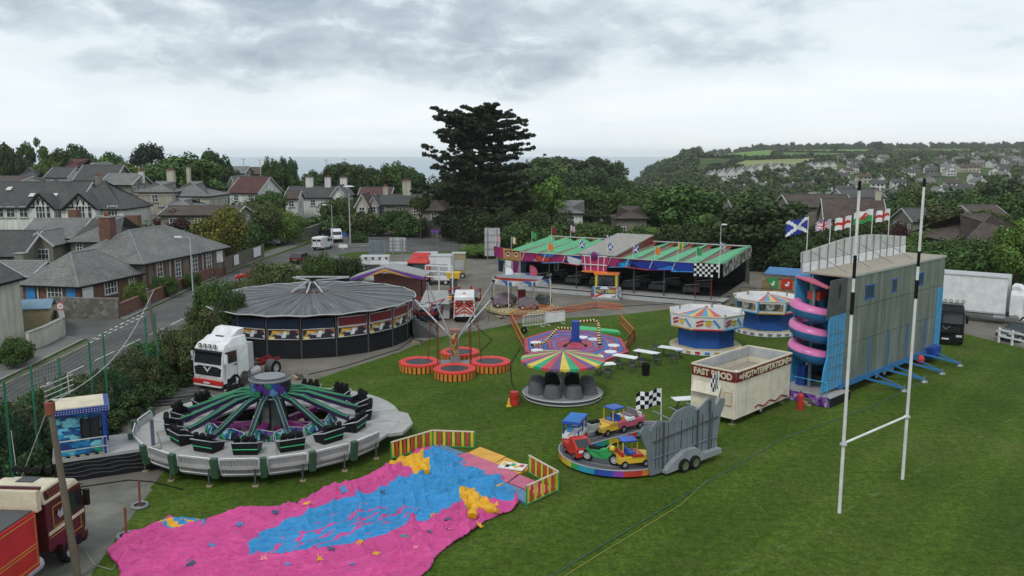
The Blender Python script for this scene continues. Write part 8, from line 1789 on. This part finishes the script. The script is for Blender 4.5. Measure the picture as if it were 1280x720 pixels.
# ---------------------------------------------------------------- covered toy cars on the round platform in the yard
jt = thing('toy_set_ride', 'round cream platform with covered toy cars under an unroofed painted frame', 'fairground ride', (.95, 81.9, 0)); RJ = 3.5
m = MB(); m.lathe([(0, .38), (RJ, .38), (RJ + .03, .34), (RJ, .12)], 'deck_tan', 40); m.build('platform', jt); m = MB()
for i in range(48): m.box(polar(RJ - .16, i / 48 * 6.2832, .39), (.2, .14, .02), 'black_paint', i / 48 * 6.2832 + .5)
m.build('edge_marking', jt)['kind'] = 'stuff'
for i in range(8):
 a = i * .785 + .35; p = polar(RJ - .5, a, .38); m = MB(); m.tube([p, (p[0], p[1], 3.1)], .05, 'cream_paint' if i % 2 else 'steel', 6); m.build('post', jt)
 if i in (0, 7): continue
 q, r_ = Vector(polar(RJ - .5, a, 2.75)), Vector(polar(RJ - .5, a + .785, 2.75)); m = MB(); m.slab([q, r_, r_ + Vector((0, 0, .5)), q + Vector((0, 0, .5))], .05, 'art_juv'); m.build('canopy_board', jt)
m = MB(); m.slab([(-2.6, -1.2, 3.1), (1.6, -2.2, 3.0), (2.1, .8, 3.2), (-2.0, 1.8, 3.3)], .06, 'slate_blue'); m.slab([(-2.6, -1.2, 3.16), (1.6, -2.2, 3.06), (1.6, -2.3, 3.3), (-2.6, -1.3, 3.4)], .04, 'chevron_red'); m.build('canopy_sheet', jt)
for i, (x, y) in enumerate(((-1.6, 1.4), (.8, 1.6))): m = MB(); m.lathe([(.75, -.05), (.75, .05), (0, .06)], 'pvc_white' if i == 0 else 'chevron_pink', 16, (x, y, 3.45), axis='y', a0=0, a1=math.pi); m.build('fan_top', jt)
m = MB(); m.tube([(0, 0, .38), (0, 0, 2.0)], .4, 'dark_red', 10); m.build('centre_drum', jt)
for i, (x, y, rz, lb) in enumerate(((-1.9, -.5, .3, 'mauve sheeted toy car at the left of the round cream platform'), (-1.5, 1.4, -.6, 'sheeted toy car at the back left of the round cream platform'), (.55, -1.6, .15, 'mauve sheeted toy car at the front of the round cream platform'), (2.1, .3, 1.2, 'dark sheeted toy car at the right of the round cream platform'))):
 t = thing('covered_toy_car', lb, 'toy vehicle', (.95 + x, 81.9 + y, .4), rz, 'sheeted cars on the round cream platform'); m = MB(); side(m, [(-.95, .3), (-.85, .95), (-.3, 1.15), (.3, 1.05), (.95, .7), (1.0, .3)], 1.2, 'mauve_cloth' if i != 3 else 'grey_cloth', [1, .9, .75, .7, .85, 1]); m.build('sheet', t, bevel=.08); wheels(t, [(.6, .5), (.6, -.5), (-.6, .5), (-.6, -.5)], .26, .16)
# ---------------------------------------------------------------- hook a duck stall
hk = thing('game_stall', 'small wooden game stall with blue roof and green and red painted squares', 'stall', (29.4, 91.5, 0), R(-20)); m = MB(); m.box((0, 0, .8), (4.6, 1.8, 1.6), 'stall_wood'); m.build('counter', hk); m = MB(); m.slab([(-2.1, -1.2, 2.3), (2.5, -1.2, 2.15), (2.3, 1.2, 2.65), (-1.7, 1.2, 2.75)], .08, 'shed_blue'); m.slab([(-2.1, -1.2, 2.32), (2.5, -1.2, 2.17), (2.3, 1.2, 2.67), (-1.7, 1.2, 2.77)], .04, 'roof_azure'); m.build('roof', hk)
for i, c in enumerate(('green_paint', 'red_paint', 'green_paint')): m = MB(); m.box((-1.2 + i * 1.5, -.95, 1.25), (1.1, .05, 1.1), c); pn = m.build('painted_square', hk); m = MB(); m.blob((-1.2 + i * 1.5, -.98, 1.12), .24, 'white_paint', 6, sc=(1, .08, .6)); m.blob((-1.05 + i * 1.5, -.98, 1.38), .13, 'white_paint', 6, sc=(1, .12, 1)); m.build('square_mark', pn)
for x in (-2.0, 2.2): m = MB(); m.tube([(x, -1, 0), (x, -1, 2.3)], .05, 'pale_wood', 6); m.build('post', hk)
wall_run('wooden_fence', 'low tan board fence running left from the small game stall', [(955, 372), (975, 363), (985, 360)], 1.3, .08, 'stall_wood', 'fence')
t = thing('safety_rail', 'dark rail on posts behind the farther roundabout', 'rail', (0, 0, 0)); P_ = [at(925, 372), at(965, 374), at(1008, 380)]; m = MB(); m.tube([(p.x, p.y, 1.1) for p in P_], .05, 'dark_grey', 6); m.build('top_rail', t)
for p in P_: m = MB(); m.bar((p.x, p.y, 0), (p.x, p.y, 1.1), .08, 'pole_wood'); m.build('post', t)
# white field rail at right
t = thing('field_rail', 'white post and rail fence beside the dark car at the right edge', 'fence'); P_ = [at(1248, 428), at(1300, 440)]; m = MB()
for z in (.55, 1.05): m.bar((P_[0].x, P_[0].y, z), (P_[1].x, P_[1].y, z), .1, 'white_paint', .14)
m.build('rail', t)
for k_ in (0, .33, .66, 1): p = P_[0].lerp(P_[1], k_); m = MB(); m.box((p.x, p.y, .6), (.14, .14, 1.2), 'white_paint'); m.build('post', t)
# ---------------------------------------------------------------- rugby posts
gp = thing('rugby_posts', 'tall white rugby posts with black banded middles and a white crossbar', 'goal posts'); A_, B_ = at(1049, 641), at(1128, 599); HP = 13.9
for p, tops in ((A_, 'left'), (B_, 'right')):
 m = MB(); m.tube([(p.x, p.y, 0), (p.x, p.y, HP)], [.075, .055], 'post_white', 12); ps = m.build('upright', gp)
 yy = (393, 365, 348, 319) if tops == 'left' else (373, 350, 333, 314); hz = [TZ(q, p.y) for q in yy]
 for z0, z1 in ((hz[0], hz[1]), (hz[2], hz[3]), (HP - .35, HP + .02)): m = MB(); m.tube([(p.x, p.y, z0), (p.x, p.y, z1)], .082 - (z0 > 10) * .015, 'black_paint', 12); m.build('black_band', ps)
 m = MB(); m.tube([(p.x, p.y, HP), (p.x, p.y, HP + .32)], [.03, .005], 'pole_wood', 6); m.build('finial', ps); m = MB(); m.lathe([(.16, 0), (.14, .06), (.1, .1)], 'light_grey', 10, (p.x, p.y, 3.0)); m.build('socket', ps)
m = MB(); m.tube([(A_.x, A_.y, 3.05), (B_.x, B_.y, 3.05)], .055, 'post_white', 10); m.build('crossbar', gp)
# ---------------------------------------------------------------- deflated inflatable, mats, panels
def pip(x, y, poly):
 c = False; n = len(poly)
 for i in range(n):
  (x0, y0), (x1, y1) = poly[i], poly[(i + 1) % n]
  if (y0 > y) != (y1 > y) and x < (x1 - x0) * (y - y0) / (y1 - y0) + x0: c = not c
 return c
def W2(pts): return [(at(*p).x, at(*p).y) for p in pts]
OUT = W2([(138, 688), (150, 672), (185, 662), (215, 648), (262, 650), (300, 640), (370, 628), (420, 612), (470, 590), (500, 575), (520, 566), (548, 562), (575, 572), (600, 590), (640, 606), (650, 618), (640, 640), (610, 655), (580, 672), (545, 700), (510, 735), (440, 760), (300, 790), (190, 790), (150, 740), (138, 705)])
BLUE = W2([(306, 686), (350, 660), (398, 641), (462, 623), (503, 603), (527, 590), (522, 574), (552, 562), (580, 578), (612, 596), (646, 616), (640, 630), (600, 632), (576, 634), (532, 656), (482, 673), (430, 687), (374, 697), (312, 700)])
STR = W2([(322, 694), (395, 660), (462, 638), (525, 640), (520, 655), (440, 678), (380, 692)]); SA, SB = at(360, 680), at(515, 630); SN = Vector((-(SB - SA).y, (SB - SA).x)).normalized()
YEL = [W2([(485, 578), (500, 572), (528, 572), (536, 590), (520, 597), (500, 588)]), W2([(572, 618), (590, 612), (605, 632), (624, 636), (600, 644), (586, 648), (575, 632)]), W2([(196, 660), (215, 650), (262, 650), (240, 660), (212, 667)])]
nrs = np.random.default_rng(4)
def fold_noise(X, Y):
 z = np.zeros_like(X)
 for k_ in range(26):
  th = nrs.normal(2.15, .25) if k_ % 5 else nrs.uniform(0, 3.14); f = 10 ** nrs.uniform(-.3, .42); ph = nrs.uniform(0, 6.28); wob = nrs.uniform(.2, .9)
  u = X * math.cos(th) + Y * math.sin(th); v = -X * math.sin(th) + Y * math.cos(th)
  q = np.sin(u * f * 2.2 + wob * np.sin(v * .9 + ph) + ph); mask = .5 + .5 * np.sin(v * f * .16 + u * .3 + ph * 2)
  z += ((1 - np.abs(q)) ** 5 * .27 + .03 * q) * mask ** 2 / f ** .7
 return z
def inflatable():
 xs = [p[0] for p in OUT]; ys = [p[1] for p in OUT]; st_ = .05; X = np.arange(min(xs) - .2, max(xs) + .2, st_); Y = np.arange(min(ys) - .2, max(ys) + .2, st_); GX, GY = np.meshgrid(X, Y)
 wx = GX + .14 * np.sin(GY * 2.1) ; wy = GY + .12 * np.sin(GX * 1.9 + 1)
 ins = np.zeros_like(GX, bool)
 for j in range(GX.shape[0]):
  for i in range(GX.shape[1]): ins[j, i] = pip(wx[j, i], wy[j, i], OUT)
 # distance to the edge by erosion: thin at the rim, fuller inside
 d = ins.astype(float); cur = ins.copy()
 for k_ in range(15):
  n = cur.copy(); n[1:] &= cur[:-1]; n[:-1] &= cur[1:]; n[:, 1:] &= cur[:, :-1]; n[:, :-1] &= cur[:, 1:]; cur = n; d += cur
 d /= 16; Z = .04 + (.05 + fold_noise(GX, GY) * .6) * np.sqrt(d)
 idx = -np.ones_like(GX, int); V = [];
 for j in range(GX.shape[0]):
  for i in range(GX.shape[1]):
   if ins[j, i]: idx[j, i] = len(V); V.append((GX[j, i], GY[j, i], Z[j, i]))
 F = []; MI = []
 bl = bluish = None
 for j in range(GX.shape[0] - 1):
  for i in range(GX.shape[1] - 1):
   q = (idx[j, i], idx[j, i + 1], idx[j + 1, i + 1], idx[j + 1, i])
   if min(q) < 0: continue
   x, y = GX[j, i] + .05 * math.sin(GY[j, i] * 3), GY[j, i] + .04 * math.sin(GX[j, i] * 2.6); mi = 0
   if pip(x, y, BLUE):
    mi = 1
    w_ = ((x * SN.x + y * SN.y) + .05 * math.sin(x * 5 + y * 3)) / .46
    if pip(x, y, STR) and w_ % 1 < .27: mi = 0
   for yp in YEL:
    if pip(x, y, yp): mi = 2 if yp is not YEL[2] or (y + x * .3) % .5 < .2 else 1
   F.append(q); MI.append(mi)
 me = bpy.data.meshes.new('envelope'); me.from_pydata(V, [], F)
 for n in ('pvc_pink', 'pvc_blue', 'pvc_yellow'): me.materials.append(M[n])
 me.polygons.foreach_set('material_index', MI); me.polygons.foreach_set('use_smooth', [True] * len(F)); me.update()
 t = thing('deflated_castle', 'huge crumpled pink and blue deflated bouncy castle spread on the grass', 'bouncy castle'); o = bpy.data.objects.new('envelope', me); COL.objects.link(o); o.parent = t
 so = o.modifiers.new('thickness', 'SOLIDIFY'); so.thickness = .01; so.offset = -1
 # printed shapes on the pink cloth
 def zat(x, y):
  i = int((x - X[0]) / st_); j = int((y - Y[0]) / st_)
  return Z[min(max(j, 0), Z.shape[0] - 1), min(max(i, 0), Z.shape[1] - 1)] + .03
 rs = random.Random(12); cols = ['mark_green', 'pvc_blue', 'mark_dark', 'pvc_yellow', 'mark_rose', 'pvc_blue', 'pvc_yellow']
 spots = [(582, 646, 0), (625, 650, 3), (668, 640, 1), (700, 660, 0), (300, 664, 1), (540, 652, 3), (560, 668, 4), (505, 676, 0), (470, 700, 3), (440, 712, 1), (520, 690, 4), (400, 705, 3), (360, 712, 1), (330, 705, 4), (560, 655, 2), (495, 662, 2), (478, 622, 2), (430, 618, 1), (370, 634, 5), (255, 662, 1), (265, 690, 5), (238, 708, 2), (292, 672, 5), (450, 690, 6), (415, 694, 2), (600, 660, 6), (535, 672, 0), (570, 682, 3), (385, 640, 6), (345, 650, 2)]
 for k_, (px_, py_, c) in enumerate(spots):
  p = at(px_, py_)
  if not pip(p.x, p.y, OUT): continue
  m = MB(); n_ = 10; r = rs.uniform(.14, .26); a0 = rs.uniform(0, 6); pts = []
  for j in range(n_): rr = r if j % 2 == 0 else r * .48; x, y = p.x + rr * math.cos(a0 + j * .628), p.y + rr * math.sin(a0 + j * .628); pts.append((x, y, zat(x, y) + .012))
  m.add([(p.x, p.y, zat(p.x, p.y) + .02)] + pts, [(0, 1 + j, 1 + (j + 1) % n_) for j in range(n_)], cols[c]); m.build('printed_star', t)
 # bundled yellow tubes
 for pts in ([(488, 582), (505, 574), (522, 577), (534, 590)], [(578, 622), (592, 616), (598, 634), (622, 638)], [(590, 646), (594, 632), (586, 618)]):
  P_ = [at(*p, .28) for p in pts]; m = MB(); Q = []
  for a, b in zip(P_, P_[1:]):
   for k_ in range(6): Q.append(a.lerp(b, k_ / 6) + Vector((rs.uniform(-.05, .05), rs.uniform(-.05, .05), rs.uniform(-.03, .05))))
  Q.append(P_[-1]); m.tube(Q, [.17 + .06 * math.sin(i * 1.7) + rs.uniform(-.03, .03) for i in range(len(Q))], 'pvc_yellow', 10); m.build('collapsed_tube', t)
inflatable()
# foam mats laid beside it
def mat_slab(label, pts, mt_, z=.14, z0=.02, nm='foam_mat'):
 P_ = [at(*p) for p in pts]; c = sum(P_, Vector()) / len(P_); m = MB(); m.prism([(p.x - c.x, p.y - c.y) for p in P_], z0, z, mt_); o = m.build(nm, loc=(c.x, c.y, 0), bevel=.02); tag(o, label, 'mat'); return o
mat_slab('blue foam mat nearest the far striped fence', [(512, 570), (535, 563), (555, 571), (548, 580), (528, 578)], 'mat_steel'); mat_slab('larger blue foam mat behind the blue part of the castle', [(535, 562), (550, 558), (580, 569), (556, 577), (545, 572)], 'mat_steel', .15)
mat_slab('pink foam mat touching the blue cloth', [(552, 578), (572, 584), (596, 592), (585, 597), (562, 590)], 'mat_pink', .13); mat_slab('long pink foam mat in the middle of the mat row', [(572, 573), (583, 569), (617, 582), (648, 596), (634, 607), (596, 592), (566, 580)], 'mat_pink', .16)
mat_slab('yellow foam mat at the far edge of the mats', [(584, 570), (600, 562), (632, 574), (618, 583)], 'mat_yellow', .15); mat_slab('yellow foam mat under the game board', [(619, 583), (633, 575), (662, 588), (648, 596)], 'mat_yellow', .14); mat_slab('small yellow foam mat beside the black gap', [(588, 594), (596, 592), (630, 606), (622, 612)], 'mat_yellow', .12)
mat_slab('pink foam mat inside the nearest striped fence', [(650, 597), (676, 608), (662, 617), (636, 607)], 'mat_pink', .15); mat_slab('pale steel blue foam mat at the corner of the castle', [(623, 612), (634, 607), (660, 618), (657, 632), (640, 622)], 'mat_steel', .13); mat_slab('peach foam mat end showing through the striped fence', [(676, 608), (690, 612), (676, 622), (663, 618)], 'mat_peach', .14); mat_slab('black ground sheet between the mats and the blue cloth', [(575, 590), (590, 595), (614, 608), (590, 606)], 'black_rubber', .05)
b = at(641, 583, .2); t = thing('game_board', 'painted board with yellow and black pictures lying on the yellow mat', 'board', (b.x, b.y, .18), R(-20)); m = MB(); m.box((0, 0, .03), (1.25, .8, .06), 'white_paint'); m.build('board', t)
for i, c in enumerate(('yellow_paint', 'black_paint', 'green_paint', 'yellow_paint', 'chevron_red')): m = MB(); m.box((-.45 + i * .22, .1 * (-1) ** i, .065), (.2, .34, .012), c); m.build('picture', t)
def panel_fence(label, pts):
 P_ = [at(*p) for p in pts]; t = thing('striped_fence', label, 'fence', (P_[0].x, P_[0].y, 0)); o = P_[0]; H = .95
 for a, b in zip(P_, P_[1:]):
  d = b - a; L = d.length; rz = math.atan2(d.y, d.x); n = max(3, round(L / .24)); c0 = a - o
  m = MB(Matrix.Translation((c0.x, c0.y, 0)) @ Matrix.Rotation(rz, 4, 'Z')); m.bar((0, 0, H), (L, 0, H), .06, 'cream_paint'); m.bar((0, 0, .12), (L, 0, .12), .05, 'green_paint')
  for x in (0, L): m.bar((x, 0, 0), (x, 0, H + .03), .05, 'green_paint')
  m.build('frame', t)
  for i in range(n): m = MB(Matrix.Translation((c0.x, c0.y, 0)) @ Matrix.Rotation(rz, 4, 'Z')); m.box(((i + .5) * L / n, 0, .53), (L / n * .56, .025, .78), ('sign_yellow', 'chevron_red')[i % 2]); m.build('slat', t)
panel_fence('red and yellow slatted fence at the far side of the mats', [(489, 576), (541, 560), (593, 562)]); panel_fence('red and yellow slatted fence at the near corner of the mats', [(661, 593), (698, 615), (658, 634)])
# ---------------------------------------------------------------- ropes and stakes
def rope(label, pts, mt_='gold_paint', r=.012, nm='rope'):
 P_ = [at(p[0], p[1], p[2] if len(p) > 2 else .03) for p in pts]; m = MB(); m.tube(P_, r, mt_, 4); o = m.build(nm); tag(o, label, 'rope'); return o
rope('yellow rope lying across the grass at the bottom', [(690, 730), (745, 695), (800, 662), (852, 630), (884, 600)], 'rope_gold'); rope('thin teal guy rope running over the grass to the funhouse', [(672, 730), (780, 665), (880, 605), (980, 548), (1090, 508), (1165, 470)], 'rope_teal', .02)
rope('pale rope loose beside the bottom left stake', [(107, 690), (118, 706), (140, 712), (150, 700)], 'light_grey')
for i, (x, y, lb) in enumerate(((158, 672, 'nearer red marker stake in a tyre at the path edge'), (175, 634, 'farther red marker stake in a tyre at the path edge'), (98, 722, 'short rusty stake beside the nearest wooden pole'))):
 p = at(x, y); t = thing('marker_stake', lb, 'stake', (p.x, p.y, 0)); m = MB(); m.tube([(0, 0, 0), (.03, 0, 1.25)], .05, 'terracotta', 7); m.build('stake', t)
 if i < 2: m = MB(); m.lathe([(.25, .02), (.36, .02), (.38, .09), (.34, .16), (.25, .12)], 'grey_paint', 16); m.build('base_ring', t)
# ---------------------------------------------------------------- cables, packing and small things lying about
for lb, pts in (('black cable from the ticket booth trailer along the path edge', [(75, 612), (120, 606), (160, 600), (190, 602), (230, 612)]), ('black cable on the tarmac beside the big round ride', [(385, 468), (430, 458), (500, 436), (540, 405), (560, 385)]),
 ('black cable across the tarmac before the green roofed ride', [(700, 388), (760, 384), (830, 380), (900, 372)]), ('black cable behind the food trailer', [(960, 478), (985, 470), (1010, 498), (1050, 492)]), ('dark cable from the parasol ride to the octagonal mat', [(655, 505), (640, 480), (638, 455), (650, 436)]), ('cable loop on the grass behind the trampolines', [(600, 440), (615, 425), (600, 412), (590, 400)])):
 rope(lb, pts, 'black_rubber', .03, 'cable')
rs = random.Random(77)
for i, (x, y, lb) in enumerate(((372, 474, 'stack of wooden packing blocks in front of the big round ride'), (520, 430, 'stack of wooden packing blocks by the ride steps'), (905, 420, 'packing blocks between the two striped roundabouts'), (1005, 505, 'packing blocks at the funhouse stage corner'), (212, 520, 'timber packing beside the steel steps'), (625, 398, 'packing blocks near the round cream platform'))):
 p = at(x, y); t = thing('packing_blocks', lb, 'timber', (p.x, p.y, 0), rs.uniform(0, 3))
 for k_ in range(5): m = MB(); m.box((rs.uniform(-.25, .25), (k_ % 2 - .5) * .3, .06 + (k_ // 2) * .12), (.7, .2, .11), 'pale_wood' if k_ % 2 else 'pole_wood', rs.uniform(-.3, .3)); m.build('block', t)
for x, y, c, nm, lb in ((536, 400, 'blue_paint', 'drum', 'blue drum beside the ride steps'), (352, 486, 'red_paint', 'gas_bottle', 'red gas bottle by the white tractor unit'), (1000, 512, 'red_paint', 'gas_bottle', 'red gas bottle at the funhouse stage'), (868, 500, 'grey_paint', 'gas_bottle', 'grey gas bottle behind the food trailer flap')):
 p = at(x, y); t = thing(nm, lb, nm.replace('_', ' '), (p.x, p.y, 0)); m = MB(); m.lathe([(0, 0), (.17, .01), (.18, .1), (.18, .85), (.12, .98), (.05, 1.02), (0, 1.02)], c, 12); m.build('body', t); m = MB(); m.lathe([(.06, 1.0), (.07, 1.12), (0, 1.13)], 'dark_grey', 8); m.build('valve', t)
# ---------------------------------------------------------------- air
hz = MB(); hz.box((0, 6800, 7), (30000, 15000, 110), 'bark'); o = hz.build('haze'); o.data.materials.clear()
hm = bpy.data.materials.new('haze'); hm.use_nodes = True; t_ = hm.node_tree; t_.nodes.clear(); ou = t_.nodes.new('ShaderNodeOutputMaterial'); pv = t_.nodes.new('ShaderNodeVolumePrincipled')
pv.inputs['Color'].default_value = (.985, .99, 1, 1); pv.inputs['Density'].default_value = .00010; pv.inputs['Anisotropy'].default_value = .2; t_.links.new(pv.outputs[0], ou.inputs['Volume'])
o.data.materials.append(hm); tag(o, 'thin sea haze in the air over the valley and the coast', 'haze', kind='stuff')
